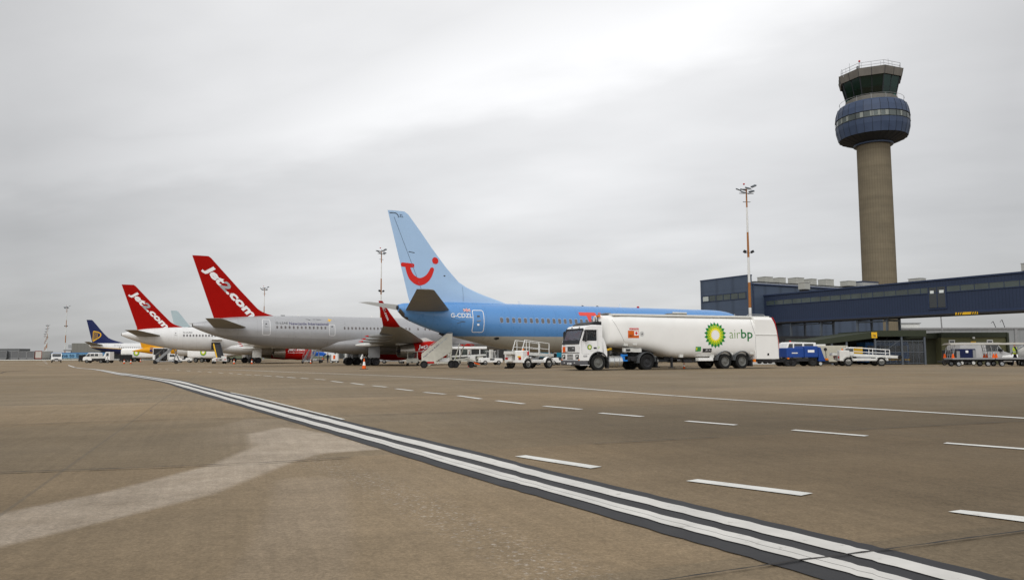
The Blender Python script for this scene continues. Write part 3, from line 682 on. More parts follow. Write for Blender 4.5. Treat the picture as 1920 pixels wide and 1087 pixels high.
# auxiliary power unit bay: sooty panel at the very tail
mb = MB(); rows = []
for s in (37.0, 37.3, 37.6, 37.85, 37.99):
    zt, zb, hw = interp(c.T, s); h = (zt - zb) / 2; t1 = R(-90 + (12 + (s - 37.0) * 78)); rows.append([P3(s, (hw + .012) * math.cos(t), zb + h + (h + .012) * math.sin(t)) for t in [R(-90) + (t1 + R(90)) * k / 6 for k in range(-6, 7)]])
mb.ring(rows, caps=False, closed=False).build('exhaust_panel', M_SOOT, c.body, True, recalc=False)
MB().tube(P3(37.7, 0, 4.83), P3(38.12, 0, 4.86), .17, .15, 14).build('exhaust_pipe', M_DARK, c.body)
c.windows([29.68 - .556 * k for k in range(42)], 3.93, M_WIN, .27, .40, M_RIMB)
d = c.outline('service_door', 32.17, 31.28, 2.95, 4.68, .055, M_LETW, fill=None)
MB().prism([(S0 - 31.55, 3.9), (S0 - 31.9, 3.86), (S0 - 31.9, 3.8), (S0 - 31.55, 3.84)], -c.surf(31.7, 3.85) - .05, -c.surf(31.7, 3.85)).build('handle', M_LETG, d)
MB().prism([(S0 - 31.62, 4.28), (S0 - 31.84, 4.28), (S0 - 31.84, 4.16), (S0 - 31.62, 4.16)], -c.surf(31.7, 4.2) - .03, -c.surf(31.7, 4.2)).build('window', M_WIN, d)
MB().prism([(S0 - 31.66, 3.6), (S0 - 31.84, 3.6), (S0 - 31.84, 3.45), (S0 - 31.66, 3.45)], -c.surf(31.7, 3.5) - .03, -c.surf(31.7, 3.5)).build('placard', M_LETW, d)
text_mesh('G-CDZL', 1.80, .36, [M_LETW], c.side_map(34.05, 4.08), 'registration', o, .012, slices=3)
# ensign beside the registration
F = c.side_map(32.95, 4.55, .012); fl = [[(0, 0), (.62, 0), (.62, .3), (0, .3)], [(.02, 0), (.62, .26), (.6, .3), (0, .04)], [(0, .26), (.6, 0), (.62, .04), (.02, .3)], [(.25, 0), (.37, 0), (.37, .3), (.25, .3)], [(0, .1), (.62, .1), (.62, .2), (0, .2)], [(.28, 0), (.34, 0), (.34, .3), (.28, .3)], [(0, .125), (.62, .125), (.62, .175), (0, .175)]]
decal('flag', fl, lambda x, y, i: tuple(a + b for a, b in zip(F(x, y), (0, -.003 * i, 0))), [M_LETN, M_LETW, M_LETR], o, [0, 1, 1, 1, 1, 2, 2])
# red lettering amidships (its left part shows above the lorry)
def rrect(x0, y0, x1, y1, r, n=4):
    P = []
    for cx_, cy_, a0 in ((x1 - r, y1 - r, 0), (x0 + r, y1 - r, 90), (x0 + r, y0 + r, 180), (x1 - r, y0 + r, 270)):
        P += [(cx_ + r * math.cos(R(a0 + 90 * k / n)), cy_ + r * math.sin(R(a0 + 90 * k / n))) for k in range(n + 1)]
    return P
F = c.side_map(21.95, 3.3, .0075)
decal('lettering', [rrect(0, 1.16, 1.78, 1.48, .09), [(.72, 1.16), (1.20, 1.16), (1.12, .62), (.84, .62)], [(.84, .62), (1.12, .62), (1.12, .2), (.9, .2)], rrect(2.0, 1.12, 2.42, 1.48, .17), rrect(2.05, .2, 2.4, 1.0, .12)], lambda x, y, i: F(x, y), [M_LETRF], o, slices=True)
# the smile on the fin
FM = lambda x, y, i=0: P3(x, c.fin_t(x, y) + .014, y)
smile = []
ctr = [(37.27, 8.22), (37.20, 7.95), (37.08, 7.62), (36.90, 7.33), (36.62, 7.10), (36.30, 6.98), (35.97, 7.05), (35.68, 7.24), (35.46, 7.50), (35.30, 7.80), (35.20, 8.02)]
# blend from pixel-measured shape: outer/inner offsets
wdt = [.19, .20, .22, .25, .28, .30, .29, .26, .22, .19, .17]
qs = crom([(*p,) for p in ctr], 4); ws_ = [interp([(i, a) for i, a in enumerate(wdt)], k / 4)[0] for k in range(len(qs))]
A = []; B = []
for i, p in enumerate(qs):
    a, b = qs[max(0, i - 1)], qs[min(len(qs) - 1, i + 1)]; L_ = math.dist(a, b); nx, ny = -(b[1] - a[1]) / L_, (b[0] - a[0]) / L_
    A.append((p[0] + nx * ws_[i], p[1] + ny * ws_[i])); B.append((p[0] - nx * ws_[i], p[1] - ny * ws_[i]))
polys = [[A[i], A[i + 1], B[i + 1], B[i]] for i in range(len(A) - 1)]
polys.append([(qs[-1][0] + .17 * math.cos(R(a)), qs[-1][1] + .17 * math.sin(R(a))) for a in range(0, 360, 24)])
barc = [(x, y + (37.77 - x) * -.06 - .02) for x, y in rrect(36.72, 8.17, 37.80, 8.50, .11)]
polys.append(barc)
decal('smile_logo', polys, FM, [M_LETR], o); decal('smile_dot', [[(34.90 + .285 * math.cos(R(a)), 8.76 + .285 * math.sin(R(a))) for a in range(0, 360, 15)]], FM, [M_LETR], o)
# rudder joint, static marks, tail number
def line2(pts, wd_):
    A, B = off(pts, wd_ / 2), off(pts, -wd_ / 2); return [[A[i], A[i + 1], B[i + 1], B[i]] for i in range(len(A) - 1)]
decal('rudder_joint', line2(dense([(38.42, 12.1), (36.1, 6.38), (35.95, 5.5)], .5), .03), FM, [M_THIN], o)
decal('fin_joint', line2(dense([(32.47, 6.7), (32.47, 5.5)], .3), .02), FM, [M_THIN], o)
decal('tail_marks', line2([(38.80, 12.42), (38.3, 12.42), (38.12, 12.3), (38.06, 12.08)], .06), FM, [M_DARK], o); decal('static_wick', line2([(37.2, 9.36), (36.70, 9.30)], .05), FM, [M_DARK], o); decal('tail_mark', [[(34.2, 7.58), (34.05, 7.60), (34.0, 7.52), (34.15, 7.50)]], FM, [M_DARK], o)
text_mesh('ZL', .34, .22, [M_LETK], c.fin_map(38.0, 12.12), 'tail_number', o)
decal('access_panel', line2([(34.0, 4.05), (33.98, 3.55)], .02) + line2([(34.0, 4.05), (33.4, 3.85), (32.9, 3.78)], .02) + line2([(33.5, 3.62), (33.1, 3.75), (32.85, 3.75)], .06), lambda x, y, i=0: P3(x, c.surf(x, y) + .012, y), [M_THIN], o)
MB().box(P3(34.95, .75, 4.25), (.22, .06, .28)).build('hinge_fairing', M_OFFW, o); MB().tube(P3(36.1, .62, 4.42), P3(35.7, .70, 4.35), .05, .02).build('hinge_fairing', M_DARK, o)
decal('belly_port', [[(s, z) for s, z in ((30.2, 2.42), (30.0, 2.54), (29.75, 2.5), (29.7, 2.38), (29.95, 2.3))]], lambda x, y, i=0: P3(x, c.surf(x, y) + .012, y), [M_DARK], o)
MB().prism([(S0 - 34.4, 2.95), (S0 - 33.6, 2.55), (S0 - 33.9, 2.45), (S0 - 34.5, 2.8)], -.08, .08).build('tail_skid', M_DARK, o)
blade(c, 27.0, M_WHITE, .30); blade(c, 16.4, M_WHITE, .42); blade(c, 20.5, M_DARK, .07); blade(c, 18.9, M_DARK, .07)
MB().sphere(P3(14.4, 0, 5.46), .13, 10).build('beacon', M_REDL, o, True)
MB().box(P3(23.95, 17.2, 3.86), (1.2, .12, .10)).build('wingtip_light', M_LAMP, o, bevel=.03)
cw = MB()
for (a, b, z0_, z1_) in ((.9, 1.9, 3.95, 4.55), (2.0, 2.7, 4.05, 4.7)): cw.add([P3(a, c.surf(a, z0_) + .015, z0_), P3(b, c.surf(b, z0_) + .015, z0_), P3(b, c.surf(b, z1_) + .015, z1_), P3(a + .5, c.surf(a + .5, z1_ - .25) + .015, z1_ - .25)], [(0, 1, 2, 3)])
cw.build('cockpit_window', M_GLASS, o, recalc=False)

# --- the two big red-tailed jets
def st757(): return [(0, 3.75, 3.55, .05), (.5, 4.3, 3.0, .55), (1.5, 4.9, 2.6, 1.15), (2.6, 5.6, 2.35, 1.5), (3.6, 6.1, 2.2, 1.68), (5.5, 6.38, 2.12, 1.84), (8, 6.42, 2.1, 1.88), (20, 6.42, 2.1, 1.88), (31, 6.42, 2.1, 1.88), (34, 6.42, 2.15, 1.88), (37, 6.36, 2.3, 1.82), (39.5, 6.28, 2.62, 1.7), (42, 6.12, 3.12, 1.42), (44, 5.9, 3.62, 1.1), (45.4, 5.6, 4.1, .8), (46.4, 5.38, 4.5, .5), (46.98, 5.22, 4.78, .26)]
M_FINR = mat('red_fin', (.34, .007, .005), .33, 0, .05, .8)
M_COWL = mat('red_cowl', (.36, .008, .006), .28, 0, .06)
M_NOZ = mat('nozzle_metal', (.32, .29, .25), .35, .8, .2, 4)
def jet757(label, X, Y, th, z0, body_m, wingm, reg, rim, letk):
    c = Craft(label, 'airliner', X, Y, th, 47.3, z0, st757()); o = c.o; c.fuselage(body_m)
    le = [(5.7, 37.0), (6.3, 37.4), (6.67, 38.67), (7.13, 39.46), (9.53, 41.75), (12.25, 44.25), (13.3, 45.2), (13.45, 45.45)]
    c.vfin(le, [(5.7, 44.55), (5.91, 44.64), (13.45, 47.3)], .30, .10, M_FINR)
    MB().tube(P3(46.3, 0, 4.98), P3(47.05, 0, 5.02), .27, .22, 16).build('exhaust_pipe', M_SOOT, c.body)
    ss = [(.3, 40.2, 44.5, 4.72, .45), (1.1, 40.9, 44.8, 4.75, .42), (7.3, 44.75, 46.6, 5.50, .14), (7.6, 45.3, 46.7, 5.52, .05)]
    c.wing(ss, 'tailplane', [M_STABG])
    ws = [(1.2, 15.6, 26.3, 2.6, 1.3), (6.6, 19.9, 26.6, 3.1, .8), (8, 20.7, 26.9, 3.25, .7), (16, 25.8, 29.2, 4.1, .4), (19.3, 28.2, 30.2, 4.5, .24)]
    c.wing(ws, 'wing', [wingm])
    for sd_ in (1, -1):
        # blended winglet
        rows = []
        for wv, z, a, b, th_ in ((19.3, 4.5, 28.2, 30.2, .24), (19.75, 4.66, 28.55, 30.4, .18), (20.05, 5.05, 29.0, 30.6, .14), (20.3, 5.9, 29.8, 30.9, .10), (20.55, 7.15, 30.75, 31.2, .06)):
            dw = .6 if wv > 19.5 else .1; row = []
            for k in (1, -1):
                for j in (range(8) if k == 1 else range(6, 0, -1)):
                    u_ = (j / 7) ** 1.5; t_ = th_ * math.sqrt(u_) * (1 - u_) * 1.3 * k; row.append(P3(a + (b - a) * u_, sd_ * (wv - t_ * dw), z + t_ * (1 - dw)))
            rows.append(row)
        wl = MB().ring(rows).build('winglet', M_FINR, o, True)
        if sd_ == 1:
            ang_ = math.atan2(5.1 - 6.9, 30.9 - 29.6)
            text_mesh('Jet2.com', 1.9, .36, [M_LETW, M_LETG], (lambda x, y: (lambda s_, z_: P3(s_, 20.24 + max(-.12, (z_ - 5.05) * .24), z_))(31.02 - x * .46 - y * .887, 6.70 - x * .887 + y * .46)), 'lettering', wl, .02, colors=[0, 0, 0, 1, 0, 0, 0, 0])
        nc = nacelle(c, 6.5, 16.7, 21.45, 23.3, 1.85, 1.28, M_COWL, M_ALU, M_NOZ, sd_, .60)
        MB().prism([(S0 - 18.2, 3.0), (S0 - 19.5, 3.55), (S0 - 24, 3.3), (S0 - 23.6, 2.6), (S0 - 21, 2.7)], -sd_ * 6.5 - .18, -sd_ * 6.5 + .18).build('engine_pylon', M_OFFW, o, bevel=.05)
        if sd_ == 1:
            mp = lambda x, y: P3(21.1 - x, 6.5 + math.sqrt(max(.01, 1.3 ** 2 - (y + .05) ** 2)) + .02, 1.85 + y + .05)
            text_mesh('Jet2.com', 2.9, .62, [M_LETW, M_LETG], (lambda x, y: mp(x, y + .12)), 'lettering', nc, .02, .25, colors=[0, 0, 0, 1, 0, 0, 0, 0], slices=3)
            text_mesh('Friendly low fares', 2.7, .26, [M_LETW], (lambda x, y: mp(x, y - .22)), 'slogan', nc, .004, .25, slices=2)
        for w__, ln in ((8.8, 3.4), (11.2, 3.1), (13.8, 2.7)): canoe(c, ws, w__, ln, M_OFFW if wingm != M_WINGG else M_WINGG, M_RED, .2, sd_)
        canoe(c, ws, 4.4, 3.6, M_OFFW, None, .15, sd_)
        gear(c, 26.0, sd_ * 3.65, .53, .40, 1.14, 2.6, (1.0, 2.75, -.9 * 0 - .3, sd_ * .55, M_GREY if wingm == M_WINGG else M_OFFW), .40)
    gear(c, 5.1, 0, .38, .22, 0, 2.3, twin=.22)
    MB().sphere(P3(26, 0, 2.35), .1, 8).build('beacon', M_REDL, o)
    rows = []
    for s, wd_, dp in ((31.5, .9, .02), (29.5, 1.7, .25), (27, 2.1, .42), (22, 2.15, .45), (17, 2.05, .40), (14.5, 1.3, .1)):
        rows.append([P3(s, wd_ * math.cos(t), 2.75 + (dp + .85) * math.sin(t)) for t in [2 * math.pi * i / 28 for i in range(28)]])
    MB().ring(rows).build('wing_fairing', body_m, o, True)
    text_mesh('Jet2.com', 8.25, 1.42, [M_LETW, M_LETG], c.fin_map(46.28, 11.62, -R(46.5)), 'lettering', o, .045, .12, colors=[0, 0, 0, 1, 0, 0, 0, 0], slices=3)
    d = c.outline('service_door', 39.17, 38.32, 3.93, 5.78, .05, M_LETW if letk != M_LETW else M_LETW)
    MB().prism([(S0 - 38.85, 5.32), (S0 - 38.70, 5.32), (S0 - 38.70, 5.2), (S0 - 38.85, 5.2)], -c.surf(38.7, 5.2) - .03, -c.surf(38.7, 5.2)).build('window', M_DARK, d)
    MB().prism([(S0 - 38.95, 5.0), (S0 - 38.5, 4.86), (S0 - 38.5, 4.8), (S0 - 38.95, 4.94)], -c.surf(38.7, 4.9) - .03, -c.surf(38.7, 4.9)).build('handle', M_LETG, d)
    d = c.outline('emergency_exit', 30.9, 30.2, 3.9, 5.25, .05, M_LETW); MB().prism([(S0 - 30.48, 5.1), (S0 - 30.62, 5.1), (S0 - 30.62, 4.98), (S0 - 30.48, 4.98)], -c.surf(30.5, 5) - .03, -c.surf(30.5, 5)).build('window', M_DARK, d)
    wl_ = [37.46 - .503 * k for k in range(13)] + [28.9 - .503 * k for k in range(19)] + [18.6, 17.55] + [16.9 - .503 * k for k in range(20)]
    c.windows(wl_, 4.86, M_WIN, .24, .36, rim)
    text_mesh(reg, 1.5, .26, [letk], c.side_map(37.62, 5.27), 'registration', o, .0, slices=2)
    for s in (34.4, 24.5, 21.8): blade(c, s, M_WHITE, .26)
    MB().box(P3(36.4, 0, 6.42), (.5, .2, .06)).build('fairing', M_DARK, o)
    return c
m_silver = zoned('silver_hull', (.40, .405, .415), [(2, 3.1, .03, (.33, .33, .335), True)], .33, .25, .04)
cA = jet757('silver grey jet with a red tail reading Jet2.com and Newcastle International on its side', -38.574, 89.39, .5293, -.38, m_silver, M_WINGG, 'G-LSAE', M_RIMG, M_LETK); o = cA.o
text_mesh('Newcastle International', 4.95, .36, [M_LETN], cA.side_map(35.95, 5.18), 'sponsor_lettering', o, .012, slices=2)
text_mesh('- 75 YEARS -', 1.25, .12, [M_LETK], cA.side_map(33.0, 5.86), 'anniversary_lettering', o)
F = cA.side_map(31.15, 5.68, .012); decal('star_mark', [[(.0, .1), (.3, .22), (.22, .5), (.42, .3), (.75, .28), (.5, .16), (.45, -.05), (.3, .1)]], lambda x, y, i=0: F(x, y), [M_LETY], o)
F = cA.side_map(33.9, 5.80, .012); decal('flight_mark', [[(0, .2), (.3, .12), (.62, -.02), (.66, .04), (.35, .16)]], lambda x, y, i=0: F(x, y), [M_LETK], o)
decal('belly_flash', [[(12.1, 3.0), (11.4, 2.95), (10.6, 2.9), (9.9, 2.84), (9.6, 2.7), (10.2, 2.5), (11.2, 2.5), (11.9, 2.72)]], lambda x, y, i=0: P3(x, cA.surf(x, y) + .012, y), [M_LETR], o)
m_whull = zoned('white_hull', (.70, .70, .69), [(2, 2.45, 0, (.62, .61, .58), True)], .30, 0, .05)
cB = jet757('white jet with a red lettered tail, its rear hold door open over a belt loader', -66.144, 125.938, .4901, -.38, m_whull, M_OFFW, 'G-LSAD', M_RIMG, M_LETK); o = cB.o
d = MB().prism([(S0 - 33.0, 2.45), (S0 - 31.55, 2.45), (S0 - 31.5, 3.92), (S0 - 33.0, 3.92)], -1.80, -1.55).build('hold_opening', M_BLACK, o)
MB().box(P3(32.2, 2.35, 4.1), (1.75, 1.3, .07), 0, 0, R(-8)).build('hold_door', M_WHITE, o, bevel=.02)

# --- navy tailed jet at the far end of the row
m_nav = zoned('white_hull_navy_belly', (.68, .68, .67), [(2, 3.12, .062, (.70, .40, .03), True), (2, 2.95, .062, (.012, .02, .085), True)], .32, 0, .04)
m_nfin = mat('navy_fin', (.012, .02, .09), .35, 0, .06)
cr_ = jet737('white jet with a navy tail carrying a yellow harp, far left of the row', -132.3, 232.0, .50, -.38, m_nav, m_nfin, 'airliners parked nose in along the stands', navy=True); o = cr_.o
FR = lambda x, y, i=0: P3(x, cr_.fin_t(x, y) + .03, y)
hp = line2(crom([(36.9, 9.1), (36.2, 8.95), (35.5, 8.75), (34.95, 8.3), (34.9, 7.75), (35.3, 7.2), (36.0, 6.7), (36.95, 6.0)], 4), .30) + line2([(36.95, 9.1), (36.98, 6.1)], .18)
for k in range(4): x = 36.62 - .3 * k; hp += line2([(x, 8.9 - .1 * k), (x + .05, 6.35 + .28 * k)], .08)
decal('harp_logo', hp, FR, [M_LETY], o)
cr_.windows([29.6 - .52 * k for k in range(22)], 4.0, M_WIN, .26, .38)
text_mesh('EI-DHA', 1.9, .3, [M_LETN], cr_.side_map(31.0, 4.55), 'registration', o)
MB().box(P3(34.6, 1.2, 5.0), (.1, .1, .1)).build('hinge_fairing', M_DARK, o)

# --- yellow turboprop tail under the white jet
stA = [(0, 2.6, 2.5, .05), (.5, 3.0, 2.0, .5), (1.6, 3.6, 1.5, 1.05), (3, 4.1, 1.32, 1.36), (5, 4.2, 1.3, 1.42), (14, 4.2, 1.3, 1.42), (17, 4.2, 1.35, 1.40), (19.5, 4.1, 1.45, 1.3), (22, 3.85, 1.65, 1.05), (24.3, 3.3, 2.0, .65), (26.2, 2.72, 2.3, .3), (27, 2.5, 2.38, .1)]
m_yh = zoned('yellow_and_white_hull', (.74, .74, .72), [(0, S0 - 18.0, 0, (.72, .33, .01), True)], .33, 0, .05, seams=False)
cT = Craft('yellow tailed turboprop with a white cabin, tucked under the white jet', 'aircraft', -83.6, 165.0, .44, 26.9, -.38, stA, None, 'turboprop_aircraft'); o = cT.o; cT.fuselage(m_yh)
M_YFIN = mat('yellow_fin', (.72, .33, .01), .35, 0, .05)
cT.vfin([(3.2, 17.4), (4.1, 19.3), (4.5, 20.6), (5.2, 21.8), (7.4, 23.4)], [(3.2, 25.2), (7.4, 26.3)], .2, .1, M_YFIN)
cT.wing([(.2, 24.4, 26.3, 7.35, .25), (3.5, 24.9, 26.2, 7.4, .12)], 'tailplane', [M_YFIN])
cT.wing([(.2, 10.2, 12.8, 4.35, .4), (12.5, 10.9, 12.5, 4.5, .2)], 'wing', [M_OFFW])
text_mesh('a', 1.2, 1.1, [M_LETN], cT.side_map(23.6, 2.2), 'lettering', o, .05)
text_mesh('G-COBO', 1.7, .28, [M_LETN], cT.side_map(20.6, 3.55), 'registration', o)
fb = lambda x, y, i=0: P3(x, cT.fin_t(x, y) + .03, y)
decal('bird_logo', [[(24.6, 5.9), (24.0, 6.1), (23.3, 5.6), (22.7, 5.3), (22.2, 4.85), (22.9, 4.9), (23.4, 5.0), (23.9, 5.4)], [(23.6, 5.0), (22.9, 4.9), (22.3, 4.5), (23.2, 4.55)]], fb, [M_LETK, M_LETW], o, [0, 1])
cT.windows([17.4 - .8 * k for k in range(14)], 3.25, M_WIN, .3, .42)
gear(cT, 12.0, 1.7, .4, .25, 0, 1.5, twin=.22); gear(cT, 12.0, -1.7, .4, .25, 0, 1.5, twin=.22); gear(cT, 2, 0, .3, .18, 0, 1.5, twin=.15)

# --- pale tail showing between the red ones
m_pale = mat('pale_aqua_fin', (.42, .52, .55), .35, 0, .05)
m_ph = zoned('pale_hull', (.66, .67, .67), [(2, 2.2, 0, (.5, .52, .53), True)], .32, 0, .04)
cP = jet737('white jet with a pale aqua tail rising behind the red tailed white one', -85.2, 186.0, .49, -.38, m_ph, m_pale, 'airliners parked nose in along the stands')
decal('tail_flash', [[(34.6, 6.3), (33.2, 6.2), (32.4, 6.5), (33.0, 6.9), (34.0, 6.8)]], lambda x, y, i=0: P3(x, cP.fin_t(x, y) + .03, y), [M_LETR], cP.o)
cP.windows([29.6 - .52 * k for k in range(30)], 4.0, M_WIN, .26, .38)

# ------------------------------------------------------------------ terminal, elevated walkway, control tower
def clad(name, rgb, pitch, axis=0, depth=.10, rough=.5, hp=None):
    """profiled metal cladding: ribs every `pitch` metres along a local axis, sheet joints every hp metres in height"""
    m = mat(name, rgb, rough, 0, .07, .6); t = m.node_tree; b = t.nodes['Principled BSDF']; sc = [n for n in t.nodes if n.type == 'VECT_MATH'][0]; c = [n for n in t.nodes if n.type == 'TEX_COORD'][0]
    s = t.nodes.new('ShaderNodeSeparateXYZ'); t.links.new(c.outputs['Object'], s.inputs[0])
    ad = t.nodes.new('ShaderNodeMath'); ad.operation = 'ADD'; t.links.new(s.outputs[0], ad.inputs[0]); t.links.new(s.outputs[1], ad.inputs[1])
    pp = t.nodes.new('ShaderNodeMath'); pp.operation = 'PINGPONG'; pp.inputs[1].default_value = pitch / 2; t.links.new(ad.outputs[0] if axis == 9 else s.outputs[axis], pp.inputs[0])
    lt = t.nodes.new('ShaderNodeMapRange'); lt.inputs[1].default_value = 0; lt.inputs[2].default_value = pitch * .16; lt.inputs[3].default_value = 1 - depth * 2.4; lt.inputs[4].default_value = 1; t.links.new(pp.outputs[0], lt.inputs[0]); last = lt.outputs[0]
    if hp:
        p2 = t.nodes.new('ShaderNodeMath'); p2.operation = 'PINGPONG'; p2.inputs[1].default_value = hp / 2; t.links.new(s.outputs[2], p2.inputs[0])
        l2 = t.nodes.new('ShaderNodeMapRange'); l2.inputs[1].default_value = 0; l2.inputs[2].default_value = .05; l2.inputs[3].default_value = .78; l2.inputs[4].default_value = 1; t.links.new(p2.outputs[0], l2.inputs[0])
        mu = t.nodes.new('ShaderNodeMath'); mu.operation = 'MULTIPLY'; t.links.new(last, mu.inputs[0]); t.links.new(l2.outputs[0], mu.inputs[1]); last = mu.outputs[0]
    s2 = t.nodes.new('ShaderNodeVectorMath'); s2.operation = 'SCALE'; t.links.new(sc.outputs[0], s2.inputs[0]); t.links.new(last, s2.inputs['Scale']); t.links.new(s2.outputs[0], b.inputs['Base Color'])
    bp = t.nodes.new('ShaderNodeBump'); bp.inputs['Distance'].default_value = .03; bp.inputs['Strength'].default_value = .6; t.links.new(pp.outputs[0], bp.inputs['Height']); t.links.new(bp.outputs[0], b.inputs['Normal'])
    return m
TB = (.064, .087, .130)
M_CLADF = clad('blue_panel_cladding', TB, 3.0, 9, .10, .5, 1.45)
M_CLADR = clad('blue_ribbed_cladding', (.026, .038, .072), .33, 0, .12, .5)
M_TRIM = mat('blue_trim', (.028, .042, .085), .45, 0, .06)
M_CREAMU = clad('louvred_grey_metal', (.42, .42, .38), 5, 0, .02, .6, .22)
M_WGL = mat('green_tinted_glazing', (.05, .065, .06), .10, 0, .5, .35, .7)
HX = R(29)
t_ = thing('terminal_building', 'dark blue clad terminal block with a narrow window strip beside the walkway', 'building', (31.9, 100.0, -.38), HX)
MB().bb(0, .5, 0, 9.3, 0, 11.78).build('screen_wall', M_CLADF, t_)
MB().bb(-.04, .54, -.04, 9.34, 11.78, 11.95).build('coping', M_TRIM, t_)
MB().bb(.5, 28, 0, 9.28, 0, 10.6).build('wall', M_CLADF, t_)
MB().tube((.5, -.02, 10.66), (28, -.02, 10.66), .14).build('gutter', M_TRIM, t_, True)
MB().tube((.66, -.09, 0), (.66, -.09, 10.6), .07).build('downpipe', M_TRIM, t_, True)
MB().bb(3, 26.5, 1.8, 9.2, 10.6, 11.2).build('roof', mat('roof_grey', (.36, .37, .38), .7, 0, .1), t_)
MB().bb(2.95, 26.55, 1.75, 9.25, 11.2, 11.32).build('roof_edge', M_DARK, t_)
MB().bb(24.2, 27.9, .4, 4, 10.6, 12.0).build('plant_screen', mat('light_panel', (.34, .35, .35), .6), t_); MB().bb(24.15, 27.95, .35, 4.05, 12.0, 12.18).build('coping', M_TRIM, t_)
f = MB().bb(-.03, .0, .6, 8.9, 8.80, 9.58).build('window_strip', M_WGL, t_)
a = MB()
for y in (.6, 2.0, 3.4, 4.8, 6.2, 7.6, 8.9): a.bb(-.07, -.03, y - .05, y + .05, 8.80, 9.58)
a.bb(-.08, -.03, .5, 9.0, 9.58, 9.66); a.bb(-.08, -.03, .5, 9.0, 8.72, 8.80); a.build('window_frame', M_TRIM, f)
MB().bb(-.045, -.03, 7.7, 8.8, 8.86, 9.5).build('strip_blind', mat('pale_blind', (.42, .46, .44), .5), f)  # pale panel over the far end of the window strip

def rooftop_unit(x, y, z, sx, sy, sz, label):
    t = thing('rooftop_plant', label, 'ventilation unit', (x, y, z), HX, 'ventilation units on the terminal roofs')
    MB().bb(-sx / 2, sx / 2, -sy / 2, sy / 2, .12, sz).build('casing', M_CREAMU, t, bevel=.03); MB().bb(-sx / 2 - .05, sx / 2 + .05, -sy / 2 - .05, sy / 2 + .05, sz, sz + .06).build('lid', mat('unit_lid', (.50, .50, .47), .6), t)
    MB().bb(-sx / 2 + .1, sx / 2 - .1, -sy / 2 + .1, sy / 2 - .1, -.3, .12).build('base_frame', M_DARK, t); return t
rooftop_unit(36.1, 106.0, 10.45, 1.5, 1.5, 1.3, 'pale louvred roof unit furthest left, above the blue gutter'); rooftop_unit(38.9, 108.2, 10.85, 1.3, 1.3, 1.0, 'smaller roof unit half behind the leftmost one')
rooftop_unit(41.8, 109.4, 10.55, 1.6, 1.6, 1.4, 'pale roof unit second big one from the left'); rooftop_unit(44.4, 110.6, 10.9, 1.2, 1.3, 1.0, 'smaller roof unit tucked behind the second big one')
rooftop_unit(38.1, 97.0, 9.12, 1.05, 1.05, .98, 'low roof unit sitting on the near end of the walkway roof'); rooftop_unit(47.3, 112.0, 10.7, 1.7, 1.5, 1.25, 'pale roof unit third big one, mid roof'); rooftop_unit(50.9, 112.6, 10.9, 1.7, 1.5, .85, 'roof unit nearest the control tower shaft')
rooftop_unit(52.1, 74.4, 9.0, 1.15, 1.4, .85, 'pale slatted roof unit on the walkway at the right edge'); rooftop_unit(46.0, 84.4, 8.9, 1.1, 1.4, .42, 'flat low roof vent on the walkway right of the tower')

t_ = thing('elevated_walkway', 'long dark blue ribbed enclosed walkway bridge running to the right edge', 'walkway', (34.2, 101.4, -.38), R(-61))
MB().bb(-.4, 42, 0, 3.3, 5.58, 9.1).build('side_wall', M_CLADR, t_)
MB().bb(-.5, 42, -.12, 3.42, 9.1, 9.26).build('roof', M_TRIM, t_)
MB().bb(-.4, 42, -.05, .0, 5.5, 5.72).build('lower_trim', M_TRIM, t_); MB().bb(-.4, 42, -.1, 3.4, 5.34, 5.5).build('deck_beam', M_DARK, t_)
f = MB().bb(.5, 42, -.03, 0, 7.83, 8.42).build('window_strip', M_WGL, t_)
a = MB(); x = .5
while x < 42: a.bb(x - .03, x + .03, -.05, -.03, 7.83, 8.42); x += 1.45
a.bb(.4, 42, -.07, -.03, 8.42, 8.50); a.bb(.4, 42, -.07, -.03, 7.75, 7.83); a.build('window_frame', M_TRIM, f)
f = MB().bb(23.2, 25.0, -.06, -.031, 6.2, 8.36).build('full_height_window', M_GLASS, t_)
a = MB(); a.bb(23.1, 23.2, -.09, -.031, 6.1, 8.45); a.bb(25.0, 25.1, -.09, -.031, 6.1, 8.45); a.bb(24.06, 24.14, -.09, -.06, 6.2, 8.36); a.bb(23.1, 25.1, -.10, -.031, 6.02, 6.12); a.build('window_frame', M_TRIM, f)
MB().bb(23.35, 23.75, -.075, -.06, 7.75, 8.05).build('painted_reflection', mat('bright_reflection', (.7, .74, .72), .3), f); MB().bb(24.35, 24.85, -.075, -.06, 7.75, 8.05).build('painted_reflection', mat('bright_reflection', (.7, .74, .72), .3), f)  # pale plates paint bright reflections onto the glass
M_STEELB = mat('blue_grey_steelwork', (.10, .115, .135), .5, .2, .1)
for x, ln in ((4.2, 0), (8.6, .35), (14.0, 0), (17.6, .3)):
    MB().box((x + ln / 2, .35, 2.7), (.22, .22, 5.4), 0, ln * .16).build('column', M_STEELB, t_); MB().box((x, 3.0, 2.7), (.22, .22, 5.4)).build('column', M_STEELB, t_)
    MB().bb(x - .1, x + .1, .3, 3.0, 5.0, 5.2).build('cross_beam', M_STEELB, t_)
MB().tube((14.0, .35, 5.0), (17.6, .35, 5.0), .09).build('tie_beam', M_STEELB, t_); MB().tube((4.2, .35, 5.0), (8.6, .35, 5.05), .07).build('tie_beam', M_STEELB, t_)
hz = MB(); hz.bb(26.0, 28.3, -.13, -.10, 5.30, 5.56); hz.k = 1
for x in (26.12, 26.35, 26.58, 27.6, 27.83, 28.06): hz.prism([(x, 5.30), (x + .1, 5.30), (x + .2, 5.56), (x + .1, 5.56)], -.145, -.131)
hz.build('height_warning_board', [M_YEL, M_BLACK], t_)

